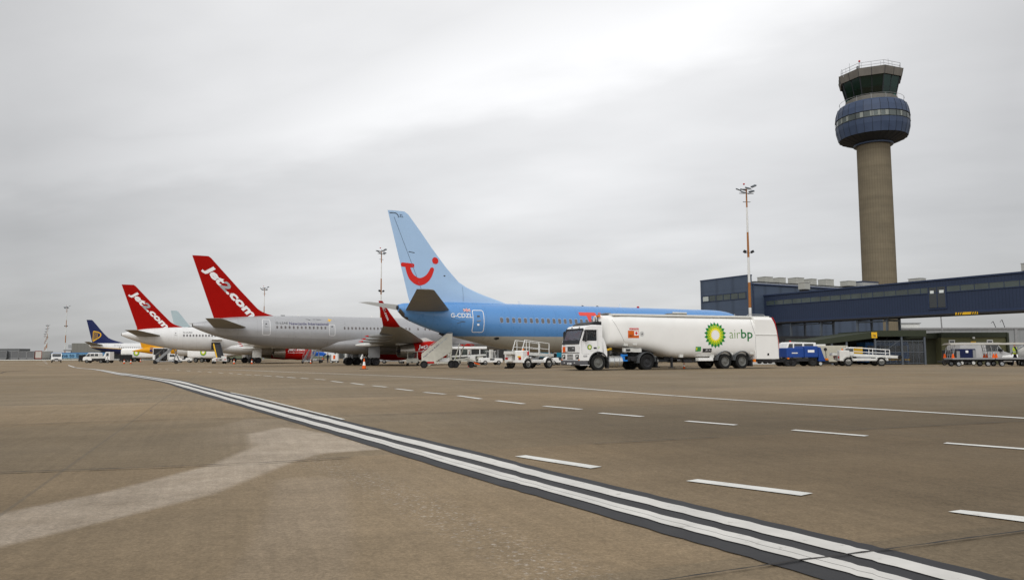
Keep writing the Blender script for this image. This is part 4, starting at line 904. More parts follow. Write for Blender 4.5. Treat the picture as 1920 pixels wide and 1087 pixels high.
# control tower
t_ = thing('control_tower', 'tall round concrete control tower with a blue bowl and green glazed cab', 'control tower', (66.76, 135.0, -.38))
def concrete():
    m = mat('ribbed_concrete', (.172, .145, .10), .85, 0, .12, .5); t = m.node_tree; sc = [n for n in t.nodes if n.type == 'VECT_MATH'][0]; c = [n for n in t.nodes if n.type == 'TEX_COORD'][0]; b = t.nodes['Principled BSDF']
    s = t.nodes.new('ShaderNodeSeparateXYZ'); t.links.new(c.outputs['Object'], s.inputs[0])
    an = t.nodes.new('ShaderNodeMath'); an.operation = 'ARCTAN2'; t.links.new(s.outputs[1], an.inputs[0]); t.links.new(s.outputs[0], an.inputs[1])
    pp = t.nodes.new('ShaderNodeMath'); pp.operation = 'PINGPONG'; pp.inputs[1].default_value = math.pi / 40; t.links.new(an.outputs[0], pp.inputs[0])
    r1 = t.nodes.new('ShaderNodeMapRange'); r1.inputs[1].default_value = 0; r1.inputs[2].default_value = .03; r1.inputs[3].default_value = .80; r1.inputs[4].default_value = 1; t.links.new(pp.outputs[0], r1.inputs[0])
    mp = t.nodes.new('ShaderNodeMapping'); mp.inputs['Scale'].default_value = (.05, .05, 1.1); t.links.new(c.outputs['Object'], mp.inputs[0])
    n = t.nodes.new('ShaderNodeTexNoise'); n.inputs['Scale'].default_value = .8; n.inputs['Detail'].default_value = 6; n.inputs['Roughness'].default_value = .7; t.links.new(mp.outputs[0], n.inputs['Vector'])
    r2_ = t.nodes.new('ShaderNodeMapRange'); r2_.inputs[1].default_value = .3; r2_.inputs[2].default_value = .7; r2_.inputs[3].default_value = .82; r2_.inputs[4].default_value = 1.12; t.links.new(n.outputs[0], r2_.inputs[0])
    mu = t.nodes.new('ShaderNodeMath'); mu.operation = 'MULTIPLY'; t.links.new(r1.outputs[0], mu.inputs[0]); t.links.new(r2_.outputs[0], mu.inputs[1])
    s2 = t.nodes.new('ShaderNodeVectorMath'); s2.operation = 'SCALE'; t.links.new(sc.outputs[0], s2.inputs[0]); t.links.new(mu.outputs[0], s2.inputs['Scale']); t.links.new(s2.outputs[0], b.inputs['Base Color'])
    bp = t.nodes.new('ShaderNodeBump'); bp.inputs['Distance'].default_value = .08; bp.inputs['Strength'].default_value = .7; t.links.new(pp.outputs[0], bp.inputs['Height']); t.links.new(bp.outputs[0], b.inputs['Normal'])
    return m
def rev(prof, n=64, cx0=0, ph=0, caps=True): return MB().ring([[(cx0 + r_ * math.cos(ph + 2 * math.pi * i / n), r_ * math.sin(ph + 2 * math.pi * i / n), z) for i in range(n)] for r_, z in prof], caps)
MC = concrete()
rev([(2.86, 0), (2.86, 20), (2.83, 39.5)], 96).build('shaft', MC, t_, True)
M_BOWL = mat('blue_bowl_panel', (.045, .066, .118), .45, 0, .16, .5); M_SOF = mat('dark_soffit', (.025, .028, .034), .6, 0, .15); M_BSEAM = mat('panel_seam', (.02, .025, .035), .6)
rev([(3.12, 39.3), (3.35, 39.3), (3.35, 39.55), (3.12, 39.55)], 64).build('collar', M_BOWL, t_, True)
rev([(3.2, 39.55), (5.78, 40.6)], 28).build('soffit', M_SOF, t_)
rev([(5.78, 40.6), (6.18, 42.2), (6.27, 43.15)], 28).build('lower_panels', M_BOWL, t_)
rev([(6.20, 43.15), (6.20, 44.3)], 28).build('window_band', M_WGL, t_)
rev([(6.27, 44.3), (6.12, 45.5), (5.80, 46.4), (5.5, 46.7), (4.3, 46.75)], 28).build('upper_panels', M_BOWL, t_)
a = MB()
for i in range(28):
    an = 2 * math.pi * i / 28; c_, s_ = math.cos(an), math.sin(an)
    for (ra, za), (rb, zb) in (((3.3, 39.58), (5.80, 40.58)), ((5.80, 40.6), (6.20, 42.2)), ((6.20, 42.2), (6.29, 44.3)), ((6.29, 44.3), (6.14, 45.5)), ((6.14, 45.5), (5.82, 46.4))): a.tube((ra * c_, ra * s_, za), (rb * c_, rb * s_, zb), .032, n=5)
for z_, r_ in ((43.15, 6.28), (44.3, 6.28)):
    for i in range(28):
        p, q_ = 2 * math.pi * i / 28, 2 * math.pi * (i + 1) / 28; a.tube((r_ * math.cos(p), r_ * math.sin(p), z_), (r_ * math.cos(q_), r_ * math.sin(q_), z_), .05, n=5)
a.build('panel_joints', M_BSEAM, t_)
for k in (17.3, 19.4, 20.3, 22.4, 18.5, 15.4, 14.4):       # a few blinds drawn behind the band
    an = 2 * math.pi * (k + .25) / 28; bn = an + 2 * math.pi * .42 / 28
    MB().add([(6.215 * math.cos(p), 6.215 * math.sin(p), z) for p, z in ((an, 43.3), (bn, 43.3), (bn, 44.2), (an, 44.2))], [(0, 1, 2, 3)]).build('blind', mat('window_blind', (.25, .27, .25), .6), t_, recalc=False)
OC = R(-113 + 22.5); M_CABC = mat('weathered_concrete_fascia', (.15, .14, .125), .8, 0, .22, 1.0, streak=True)
rev([(4.42, 46.75), (4.42, 47.8)], 16, ph=OC).build('cab_base', mat('cab_base_grey', (.16, .155, .14), .7), t_)
M_CABG = bpy.data.materials.new('green_cab_glass'); M_CABG.use_nodes = True; gt = M_CABG.node_tree; gt.nodes.clear(); g1_ = gt.nodes.new('ShaderNodeBsdfTransparent'); g1_.inputs[0].default_value = (.18, .50, .44, 1); g2_ = gt.nodes.new('ShaderNodeBsdfGlossy'); g2_.inputs['Roughness'].default_value = .05; g2_.inputs[0].default_value = (.6, .8, .75, 1)
g3_ = gt.nodes.new('ShaderNodeMixShader'); g3_.inputs[0].default_value = .07; g4_ = gt.nodes.new('ShaderNodeOutputMaterial'); gt.links.new(g1_.outputs[0], g3_.inputs[1]); gt.links.new(g2_.outputs[0], g3_.inputs[2]); gt.links.new(g3_.outputs[0], g4_.inputs[0])
rev([(4.30, 47.8), (5.20, 51.5)], 8, ph=OC, caps=False).build('cab_glazing', M_CABG, t_)
for i in range(16):
    an = OC + math.pi * i / 8; k = 1 if i % 2 == 0 else math.cos(R(22.5)); MB().tube((4.32 * k * math.cos(an), 4.32 * k * math.sin(an), 47.8), (5.23 * k * math.cos(an), 5.23 * k * math.sin(an), 51.5), .09 if i % 2 == 0 else .06, n=6).build('mullion', M_SOF, t_)
rev([(3.4, 46.9), (3.4, 47.9), (2.2, 48.5)], 12).build('console', M_SOF, t_)
rev([(4.58, 49.2), (5.10, 51.4), (.3, 51.4), (.3, 49.5)], 8, ph=OC).build('shade_drum', mat('shade_drum_dark', (.012, .02, .02), .5), t_)  # dark drum added inside the glass to stand for the shaded upper cab
rev([(4.95, 51.45), (5.36, 51.1), (5.46, 51.1), (5.78, 52.5), (.4, 52.5), (.4, 51.45)], 8, ph=OC).build('roof_fascia', M_CABC, t_)
a = MB()
for i in range(16):
    an = OC + math.pi * i / 8; k = 1.004 if i % 2 == 0 else math.cos(R(22.5)) * 1.004; a.tube((5.46 * k * math.cos(an), 5.46 * k * math.sin(an), 51.1), (5.78 * k * math.cos(an), 5.78 * k * math.sin(an), 52.5), .035, n=5)
a.build('fascia_joints', M_SOF, t_)
a = MB(); rp = [(5.3 * math.cos(OC + math.pi * i / 4), 5.3 * math.sin(OC + math.pi * i / 4)) for i in range(9)]
for p, q_ in zip(rp, rp[1:]):
    for z_ in (53.05, 53.6): a.tube((*p, z_), (*q_, z_), .035, n=5)
    for k in (0, .5): m_ = lerp2(p, q_, k); a.tube((*m_, 52.45), (*m_, 53.6), .035, n=5)
a.build('roof_railing', M_STEEL, t_)
a = MB()
for i in range(28):
    p, q_ = 2 * math.pi * i / 28, 2 * math.pi * (i + 1) / 28
    a.tube((5.45 * math.cos(p), 5.45 * math.sin(p), 47.6), (5.45 * math.cos(q_), 5.45 * math.sin(q_), 47.6), .03, n=5)
    if i % 2: a.tube((5.45 * math.cos(p), 5.45 * math.sin(p), 46.6), (5.45 * math.cos(p), 5.45 * math.sin(p), 47.6), .03, n=5)
a.build('gallery_railing', M_STEEL, t_)
for dx, h_ in ((-4.9, 1.3), (-4.2, 2.2), (-2.0, 2.3), (1.6, 2.6), (3.0, 3.1), (3.9, 1.7)): MB().tube((dx, -1, 52.45), (dx, -1, 52.45 + h_), .03, n=5).build('aerial', M_STEEL, t_)
MB().tube((-3.4, -3.2, 52.45), (-3.4, -3.2, 54.0), .05, n=6).build('beacon_post', M_STEEL, t_); MB().sphere((-3.4, -3.2, 54.15), .2, 8).build('beacon', M_REDL, t_, True); MB().bb(-3.9, -3.5, -3.4, -3.0, 52.6, 53.2).build('equipment_box', M_GREY, t_)
MB().tube((-5.6, -1.5, 51.8), (-5.9, -1.5, 53.3), .04, n=5).build('wind_vane', M_STEEL, t_)

# low buildings in front of and behind the walkway
t_ = thing('hut', 'low white hut with a black roof band under the walkway', 'hut', (34.2, 92.0, -.36))
MB().bb(-5, 4.4, 0, 5, 0, 2.75).build('wall', mat('white_render', (.55, .56, .55), .7, 0, .06), t_); MB().bb(-5.2, 4.5, -.2, 5.2, 2.75, 3.45).build('roof', M_BLACK, t_)
MB().prism([(1.5, 2.4), (1.65, 2.4), (3.9, 1.3), (3.75, 1.3)], -.05, -.01).build('stair_rail', M_BLACK, t_)
M_OLIVE = mat('olive_green_fascia', (.035, .042, .026), .6, 0, .12); M_OLW = mat('olive_wall', (.125, .125, .065), .8, 0, .08)
t_ = thing('shelter', 'dark olive canopy shelter with glazed steel front and a yellow 16 sign', 'shelter', (38.8, 80.0, g(80)))
MB().add([(-6.6, 0, 2.1), (0, 0, 2.85), (0, 0, 3.55), (-6.6, 0, 2.62), (-6.6, 9, 2.1), (0, 9, 2.85), (0, 9, 3.55), (-6.6, 9, 2.62)], [(0, 1, 2, 3), (4, 5, 6, 7), (0, 1, 5, 4), (3, 2, 6, 7), (0, 3, 7, 4), (1, 2, 6, 5)]).build('roof', M_OLIVE, t_)
MB().bb(0, 5.5, 0, 9, 3.02, 3.65).build('roof', M_OLIVE, t_)
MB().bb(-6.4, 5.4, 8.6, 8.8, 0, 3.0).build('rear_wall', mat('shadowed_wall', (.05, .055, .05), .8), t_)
for x in (-4.6, -3.0, 0.05, 2.9, 5.35): MB().bb(x - .09, x + .09, .1, .28, 0, 3.02 if x > -1 else 2.5).build('post', M_STEELB, t_)
a = MB()
for z_ in (.15, 1.35, 2.55): a.bb(.1, 5.3, .17, .21, z_ - .03, z_ + .03)
for x in (.6, 1.1, 1.6, 2.2, 3.5, 4.1, 4.7): a.bb(x - .02, x + .02, .18, .20, .1, 2.6)
a.tube((1.0, .19, 1.4), (2.7, .19, 2.6), .03, n=5); a.build('glazing_frame', M_STEELB, t_)
MB().bb(.1, 5.3, .22, .235, .1, 2.6).build('glazing', mat('shelter_glass', (.03, .035, .04), .08, 0, .1, 1, .7, alpha=.35), t_)
MB().bb(-2.6, -1.3, .2, .3, .9, 1.9).build('yellow_panel', mat('dull_yellow_panel', (.50, .30, .02), .6), t_)
t_ = thing('stand_sign', 'small yellow sign reading 16 on the dark canopy edge', 'sign', (38.68, 79.93, g(80) + 2.85)); MB().bb(-.30, .30, -.04, .0, 0, .62).build('board', M_YEL, t_, bevel=.01)
text_mesh('16', .30, .30, [M_LETK], lambda x, y: (x - .15, -.05, y + .12), 'number', t_, .02)
t_ = thing('parked_bus', 'blue bus standing in the dark behind the shelter glass', 'bus', (41.5, 84.0, g(84)))
side(t_, 'body', [(-2.4, .3), (2.4, .3), (2.4, 2.5), (-2.4, 2.5)], 1.1, mat('blue_bus_paint', (.03, .12, .34), .4)); MB().bb(-2.45, 2.45, -1.12, 1.12, .45, .65).build('stripe', M_YEL, t_); MB().bb(-2.2, 2.2, -1.13, 1.13, 1.4, 2.1).build('windows', M_GLASS, t_)
for x in (-1.5, 1.5): wheel(t_, x, -1.0, .42, .25); wheel(t_, x, 1.0, .42, .25)
t_ = thing('olive_building', 'low olive building with a dark fascia and two small white framed windows', 'building', (51.8, 84.0, g(84)))
MB().bb(-3.65, 3.6, 0, 7, 0, 3.0).build('wall', M_OLW, t_); MB().bb(-3.7, 3.75, -.15, 7, 3.0, 3.55).build('roof', M_OLIVE, t_); MB().bb(3.6, 3.85, -.2, 7, 0, 3.5).build('corner_post', M_OLIVE, t_)
MB().bb(-7.6, -3.65, 1.2, 7, 0, 2.9).build('recessed_wall', mat('dark_olive_wall', (.05, .052, .03), .8), t_); MB().bb(-7.6, -3.65, .6, 7, 2.9, 3.45).build('recess_roof', M_OLIVE, t_)
d = MB().bb(-6.9, -4.9, 1.1, 1.2, 0, 2.3).build('door', M_GLASS, t_); a = MB()
for x in (-6.9, -5.9, -4.9): a.bb(x - .05, x + .05, 1.05, 1.1, 0, 2.35)
a.bb(-6.9, -4.9, 1.05, 1.1, 2.28, 2.36); a.build('door_frame', M_STEELB, d)
for x in (-2.5, 1.75):
    f = MB().bb(x - .28, x + .28, -.05, -.0, 1.75, 2.65).build('window', M_GLASS, t_); a = MB(); a.bb(x - .34, x - .27, -.08, -.05, 1.7, 2.7); a.bb(x + .27, x + .34, -.08, -.05, 1.7, 2.7); a.bb(x - .34, x + .34, -.09, -.05, 2.63, 2.71); a.bb(x - .34, x + .34, -.09, -.05, 1.67, 1.75); a.build('window_frame', M_WHITE, f)
MB().bb(-.36, .2, -.04, 0, 2.1, 2.55).build('notice', M_YEL, t_); MB().box((-.1, -.12, 2.95), (.25, .2, .2)).build('wall_lamp', M_OFFW, t_)
M_GREYB = clad('grey_shed_cladding', (.235, .245, .25), 1.0, 0, .04, .6)
t_ = thing('grey_shed', 'long pale grey shed behind the olive building at the right', 'building', (70.0, 140.0, -.38))
MB().bb(0, 48, 0, 20, 0, 5.7).build('wall', M_GREYB, t_); MB().bb(-.2, 48, -.2, 20, 5.7, 6.0).build('roof', M_GREY, t_); MB().bb(1.5, 8.0, 3, 12, 6.0, 6.9).build('roof_monitor', M_OFFW, t_); MB().bb(1.3, 8.2, 2.8, 12, 6.9, 7.05).build('monitor_edge', M_GREY, t_)
MB().bb(24.0, 24.5, -.15, 0, 0, 5.7).build('downpipe', M_GREY, t_); a = MB()
for x, dz in ((21.3, 1.3), (23.0, 1.6)): a.tube((x, 1, 5.9), (x - .5, 1, 5.9 + dz), .06, n=5); a.tube((x - .5, 1, 5.9 + dz), (x - .9, 1, 5.9 + dz * .7), .04, n=5)
a.build('roof_aerial', M_DARK, t_)
t_ = thing('lamp_pole', 'thin grey pole seen under the walkway right of the tower', 'pole', (63.4, 110.0, -.38)); MB().tube((0, 0, 0), (-.25, 0, 8.0), .12, .08, 8).build('pole', M_GREY, t_, True)
MB().box((-.4, 0, 8.0), (.7, .3, .15)).build('lamp_head', M_GREY, t_)
# low pier building behind the aircraft noses
t_ = thing('pier_building', 'long low dark glazed pier with white columns beyond the aircraft', 'building', (33.0, 112.0, -.38), R(119))
MB().bb(0, 215, -7, 0, 0, 4.2).build('facade', mat('dark_pier_glazing', (.02, .022, .024), .35, 0, .3, .2), t_); MB().bb(-.2, 215.2, -7.2, .5, 4.2, 4.75).build('roof', M_GREY, t_)
for k in range(18): MB().bb(6 + 12 * k - .55, 6 + 12 * k + .55, .0, .6, 0, 4.2).build('column', M_OFFW, t_)
for k in range(18): MB().bb(8 + 12 * k, 10.5 + 12 * k, .0, .08, 1.0, 2.9).build('window', M_WGL, t_)

# ------------------------------------------------------------------ floodlight masts
def mast_mat():
    m = mat('banded_mast_paint', (.62, .62, .60), .5, 0, .06, 1); t = m.node_tree; sc = [n for n in t.nodes if n.type == 'VECT_MATH'][0]; c = [n for n in t.nodes if n.type == 'TEX_COORD'][0]
    s = t.nodes.new('ShaderNodeSeparateXYZ'); t.links.new(c.outputs['Object'], s.inputs[0])
    a = t.nodes.new('ShaderNodeMath'); a.operation = 'MULTIPLY_ADD'; a.inputs[1].default_value = -1 / 6.4; a.inputs[2].default_value = (22.4 + .7) / 6.4; t.links.new(s.outputs[2], a.inputs[0])
    f = t.nodes.new('ShaderNodeMath'); f.operation = 'FRACT'; t.links.new(a.outputs[0], f.inputs[0]); l = t.nodes.new('ShaderNodeMath'); l.operation = 'LESS_THAN'; l.inputs[1].default_value = .5; t.links.new(f.outputs[0], l.inputs[0])
    mi = t.nodes.new('ShaderNodeMix'); mi.data_type = 'RGBA'; t.links.new(l.outputs[0], mi.inputs[0]); mi.inputs[6].default_value = (.68, .68, .66, 1); mi.inputs[7].default_value = (.33, .135, .04, 1); t.links.new(mi.outputs[2], sc.inputs[0]); return m
MM = mast_mat(); GM = 'floodlight masts along the stands'
def make_mast(loc, rz, label, near=True):
    t = thing('floodlight_mast', label, 'floodlight mast', loc, rz, GM)
    MB().ring([[(r_ * math.cos(2 * math.pi * i / 12), r_ * math.sin(2 * math.pi * i / 12), z) for i in range(12)] for r_, z in ((.21, 0), (.20, 3), (.15, 12), (.085, 22.3))]).build('pole', MM, t, True)
    hd = MB()
    for z_, l_ in ((21.7, .95), (22.25, .75), (20.6, .5)): hd.tube((-l_, 0, z_), (l_, 0, z_), .05, n=6)
    hd.tube((-.6, -.5, 21.75), (.6, .5, 21.75), .05, n=6); h = hd.build('head_frame', M_GREY, t)
    for x, y, z_, ry in ((-1.05, 0, 22.15, .35), (-.55, -.35, 21.75, .3), (.0, -.45, 22.3, .2), (.55, -.3, 21.9, -.3), (1.05, .1, 22.7, -.45), (-.2, .5, 22.3, .2)):
        f = MB().box((x, y, z_), (.62, .42, .16), rx=.35, ry=ry).build('floodlight', M_STEELB, t); MB().box((x, y - .03, z_ - .09), (.54, .34, .04), rx=.35, ry=ry).build('lens', M_LAMP, f)
    MB().sphere((-.3, 0, 22.9), .13, 8).build('warning_light', M_REDL, t, True)
    for x in (-.5, .5): MB().box((x, -.1, 14.2), (.35, .3, .3), ry=-x).build('low_floodlight', M_BLACK, t)
    MB().tube((-.5, 0, 14.05), (.5, 0, 14.05), .04, n=6).build('low_bracket', M_GREY, t)
    MB().bb(-.3, .3, -.5, -.3, .2, 1.3).build('control_box', M_GREY, t); return t
m0 = make_mast((30.0, 94.0, -.38), R(8), 'banded floodlight mast standing in front of the blue terminal corner')
for loc, rz, lb in (((-26.4, 150.0, -.38), R(50), 'banded floodlight mast rising just left of the pale blue fin'), ((-77.5, 233.0, -.38), R(30), 'thin floodlight mast beyond the silver jet, right of its red fin'), ((-189.9, 318.0, -.38), R(0), 'lone banded mast beside the far hangar'),
    ((-314.9, 506.6, -.38), R(10), 'nearest of the bunched masts left of the hangar'), ((-353.4, 568, -.38), R(10), 'second nearest of the bunched masts left of the hangar'), ((-393.3, 631, -.38), R(10), 'middle one of the bunched masts left of the hangar'), ((-437.8, 701, -.38), R(10), 'second farthest of the bunched masts left of the hangar'), ((-487.3, 780, -.38), R(10), 'farthest of the bunched masts left of the hangar')):
    copy_thing(m0, loc, rz, lb)

# ------------------------------------------------------------------ far left: hangar, hoarding, box trailers, barrier
t_ = thing('hangar', 'grey hangar with a flat side canopy at the far left', 'hangar', (-148.6, 262.0, -.38), R(0))
MH = clad('hangar_cladding', (.19, .185, .165), 1.2, 0, .05, .7)
MB().bb(-5.6, 4.6, 0, 20, 0, 5.9).build('wall', MH, t_); MB().bb(4.6, 34, 4, 18, 0, 4.0).build('side_wing', mat('wing_dark', (.045, .045, .045), .7), t_); MB().bb(4.4, 34, 0, 18, 3.1, 4.3).build('canopy', MH, t_)
MB().bb(-9.0, -5.6, 1, 12, 3.2, 3.7).build('side_canopy', M_GREY, t_); MB().bb(-8.0, -5.6, 2, 10, 4.2, 5.4).build('balcony', M_STEEL, t_); MB().bb(-8.2, -5.6, 4, 12, 0, 3.2).build('side_room', M_DARK, t_)
for x in (7, 14, 21): MB().bb(x, x + 5, 3.9, 4.05, 0, 3.0).build('door', mat('hangar_door_grey', (.13, .135, .14), .6), t_)
t_ = thing('hoarding', 'long blue hoarding reading Welcome to East Midlands', 'billboard', (-150.0, 250.0, -.38))
M_HB = mat('hoarding_blue', (.16, .33, .50), .5, 0, .1, .3); MB().bb(-6.5, 16.5, 0, .15, .75, 2.35).build('panel', M_HB, t_); MB().bb(-6.6, 16.6, -.03, .18, 2.35, 2.6).build('top_rail', mat('rail_blue', (.05, .16, .38), .5), t_)
for x in (-6, 0, 6, 12, 16): MB().bb(x - .1, x + .1, .15, .3, 0, 2.4).build('post', M_DARK, t_)
text_mesh('Welcome to East Midlands', 21, 1.15, [mat('hoarding_letter', (.03, .07, .13), .5)], lambda x, y: (x - 6.0, -.04, y + 1.05), 'lettering', t_, .03)
MTR = [mat('grey_curtain_side', (.13, .135, .14), .6, 0, .1), mat('pale_curtain_side', (.48, .46, .42), .6, 0, .06)]
for x, w_, h_, y, kk, lb in ((-167.6, 3.0, 2.8, 246, 0, 'grey box trailer cut by the left edge of view'), (-162.6, 2.3, 2.75, 245, 0, 'grey box trailer second from the left edge'), (-160.0, 2.3, 2.62, 245, 0, 'grey box trailer in the middle of the left row'), (-157.5, 2.3, 2.66, 245, 0, 'grey box trailer just left of the red framed one'), (-154.95, 2.15, 2.7, 245, 1, 'pale box trailer with a red frame'), (-176.0, 7.0, 3.7, 262, 0, 'larger grey container behind the left row'), (-165.3, 2.1, 2.75, 247, 0, 'grey box trailer between the left edge one and the next')):
    t_ = thing('box_trailer', lb, 'trailer', (x, y, -.38), 0, 'box trailers parked along the far fence')
    MB().bb(-w_ / 2, w_ / 2, 0, 6, .75, h_ + .38).build('box', MTR[kk], t_); a = MB(); fm = M_ORANGE if kk else M_GREY
    for q_ in (-w_ / 2, w_ / 2): a.bb(q_ - .07, q_ + .07, -.06, 0, .7, h_ + .45)
    a.bb(-w_ / 2, w_ / 2, -.06, 0, h_ + .30, h_ + .46); a.bb(-w_ / 2, w_ / 2, -.06, 0, .55, .85); a.build('frame', mat('dark_red_frame', (.22, .03, .02), .6) if kk else M_GREY, t_)
    MB().bb(-w_ / 2 + .1, w_ / 2 - .1, .2, 5, .35, .75).build('chassis', M_DARK, t_)
    for y_ in (1.0, 4.6):
        for q_ in (-w_ / 2 + .3, w_ / 2 - .3): wheel(t_, q_, y_, .38, .25, M_DARK)
t_ = thing('barrier', 'low white blast barrier rail along the far apron edge', 'barrier', (-150, 236, -.38)); a = MB()
MB().bb(-45, 40, 0, .1, .15, .42).build('rail', M_OFFW, t_)
for k in range(22): MB().bb(-45 + 4 * k - .08, -45 + 4 * k + .08, .1, .2, 0, .6).build('post', M_DARK, t_)
structure(MB().bb(-330, -96, 245, 345, -.6, -.28).build('grass_verge', mat('verge_grass', (.075, .08, .035), .95, 0, .25, .2)))

# ------------------------------------------------------------------ vehicles, equipment and people
M_CABGL = mat('cab_window_glass', (.03, .035, .04), .04, 0, .1, 1, .6, alpha=.25)
M_SCREEN = mat('windscreen_glass', (.05, .065, .08), .16, 0, .1, 1, .8, alpha=.96)
M_SKIN = mat('skin', (.42, .22, .15), .6, 0, .08, 12); M_HAIR = mat('hair', (.05, .035, .025), .8, 0, .2); M_NAVYC = mat('navy_workwear', (.02, .025, .045), .85, 0, .2, 8); M_WSHIRT = mat('white_shirt', (.62, .62, .64), .8, 0, .1, 8)
M_SEAT = mat('seat_cloth', (.03, .03, .035), .9, 0, .2)

def body_mesh(joints, edges, name, mats, split=None):
    """one continuous skinned figure; joints: name -> (co, radius)"""
    names = list(joints); me = bpy.data.meshes.new('t'); me.from_pydata([joints[n][0] for n in names], [(names.index(a), names.index(b)) for a, b in edges], [])
    ob = bpy.data.objects.new('t', me); COL.objects.link(ob); sk = ob.modifiers.new('s', 'SKIN'); sk.use_smooth_shade = True
    for i, n in enumerate(names): r_ = joints[n][1]; me.skin_vertices[0].data[i].radius = (r_, r_) if not isinstance(r_, tuple) else r_
    me.skin_vertices[0].data[0].use_root = True
    su = ob.modifiers.new('u', 'SUBSURF'); su.levels = su.render_levels = 1
    dg = bpy.context.evaluated_depsgraph_get(); dg.update(); r_ = bpy.data.meshes.new_from_object(ob.evaluated_get(dg)); bpy.data.objects.remove(ob)
    r_.name = name
    for m in mats: r_.materials.append(m)
    if split:
        for p in r_.polygons: p.material_index = split(r_.vertices[p.vertices[0]].co)
    for p in r_.polygons: p.use_smooth = True
    return r_
def figure(loc, rz, label, group=None, sit=False, top=None, legs=None, vest=True, walk=0.0, lean=0.0, seed=0):
    top = top or M_NAVYC; legs = legs or M_NAVYC
    z = .45 if sit else .93; T_ = lambda x, y, zz: (x + lean * (zz - z) * .5, y, zz)
    J = {'pelvis': (T_(0, 0, z), (.13, .10)), 'waist': (T_(0, 0, z + .18), (.12, .095)), 'chest': (T_(0, 0, z + .38), (.155, .11)), 'neck0': (T_(0, 0, z + .50), (.075, .07)), 'neck': (T_(.01, 0, z + .57), .052), 'head0': (T_(.02, 0, z + .66), (.075, .085)), 'head': (T_(.02, 0, z + .78), (.075, .088))}
    E_ = [('pelvis', 'waist'), ('waist', 'chest'), ('chest', 'neck0'), ('neck0', 'neck'), ('neck', 'head0'), ('head0', 'head')]
    for sd_, k in ((1, 'l'), (-1, 'r')):
        sw = walk * sd_
        J['sh' + k] = (T_(0, .19 * sd_, z + .47), .062); J['el' + k] = (T_(-.03 + (.2 if sit else -sw * .35), .25 * sd_, z + .20), .043); J['wr' + k] = (T_(.08 + (.32 if sit else -sw * .5), .24 * sd_, z + (.12 if sit else -.03)), .03); J['ha' + k] = (T_(.11 + (.38 if sit else -sw * .5), .24 * sd_, z + (.12 if sit else -.12)), (.035, .022))
        J['hp' + k] = (T_(0, .09 * sd_, z - .06), .085)
        if sit: J['kn' + k] = ((.42, .11 * sd_, z), .062); J['an' + k] = ((.46, .11 * sd_, .08), .042); J['to' + k] = ((.60, .11 * sd_, .04), .035)
        else: J['kn' + k] = ((.02 + sw * .5, .10 * sd_, .49), .062); J['an' + k] = ((sw * .75 - .02, .10 * sd_, .09 + max(0, -sw) * .12), .042); J['to' + k] = ((sw * .75 + .13, .10 * sd_, .04 + max(0, -sw) * .05), .035)
        E_ += [('chest', 'sh' + k), ('sh' + k, 'el' + k), ('el' + k, 'wr' + k), ('wr' + k, 'ha' + k), ('pelvis', 'hp' + k), ('hp' + k, 'kn' + k), ('kn' + k, 'an' + k), ('an' + k, 'to' + k)]
    def sp_(co):
        if co.z > z + .55: return 2
        if abs(co.y) > .17 and co.z < z + (.15 if sit else 0.0) and co.z > z - .25: return 2
        if co.z < z + .02 or (sit and co.z < z + .06): return 1
        return 0
    t = thing('person', label, 'person', loc, rz, group)
    link('body', body_mesh(J, E_, 'body', [top, legs, M_SKIN], sp_), t)
    hx, hz = J['head'][0][0], J['head'][0][2]
    h = MB(); rs = []
    for q, rr in ((.02, .088), (.055, .084), (.085, .066), (.102, .03)): rs.append([(hx - .012 + rr * 1.08 * math.cos(a), rr * .92 * math.sin(a), hz + q) for a in [2 * math.pi * i / 12 for i in range(12)]])
    h.ring(rs).build('hair', M_HAIR, t, True)
    if vest:
        rs = []
        for zz, a, b in ((z - .04, .185, .14), (z + .18, .17, .135), (z + .38, .20, .145), (z + .485, .15, .11)): rs.append([T_(b * math.cos(q_), a * math.sin(q_), zz) for q_ in [2 * math.pi * i / 16 for i in range(16)]])
        v_ = MB().ring(rs, caps=False).build('vest', M_HIVIS, t, True)
        rs = [[T_((.14 + .004) * math.cos(q_), (.176 + .004) * math.sin(q_), zz) for q_ in [2 * math.pi * i / 16 for i in range(16)]] for zz in (z + .10, z + .16)]
        MB().ring(rs, caps=False).build('reflective_band', M_LETW, v_, True)
    # a simple face: nose, ears, eyes, mouth
    f = MB(); f.add([(hx + .084, -.014, hz - .03), (hx + .084, .014, hz - .03), (hx + .112, 0, hz - .035), (hx + .083, 0, hz + .012)], [(0, 1, 2), (1, 3, 2), (3, 0, 2)]); f.k = 1
    for s_ in (1, -1): f.box((hx + .083, .03 * s_, hz + .008), (.006, .022, .008))
    f.box((hx + .082, 0, hz - .06), (.006, .04, .008)); f.k = 0
    for s_ in (1, -1): f.box((hx, .086 * s_, hz - .01), (.03, .012, .05))
    f.build('face', [M_SKIN, M_HAIR], t); return t

def arch_pts(cx_, r, a0, a1, z0, n=10): return [(cx_ + r * math.cos(R(a0 + (a1 - a0) * i / n)), z0 + r * math.sin(R(a0 + (a1 - a0) * i / n))) for i in range(n + 1)]
def fender(par, x, z, r, y0, y1, m, a0=10, a1=170, t=.03, name='mudguard'):
    A = arch_pts(x, r, a0, a1, z, 12); B = arch_pts(x, r + t, a0, a1, z, 12); mb = MB()
    rs = [[(a[0], y0, a[1]), (b[0], y0, b[1]), (b[0], y1, b[1]), (a[0], y1, a[1])] for a, b in zip(A, B)]
    return mb.ring(rs).build(name, m, par, True)

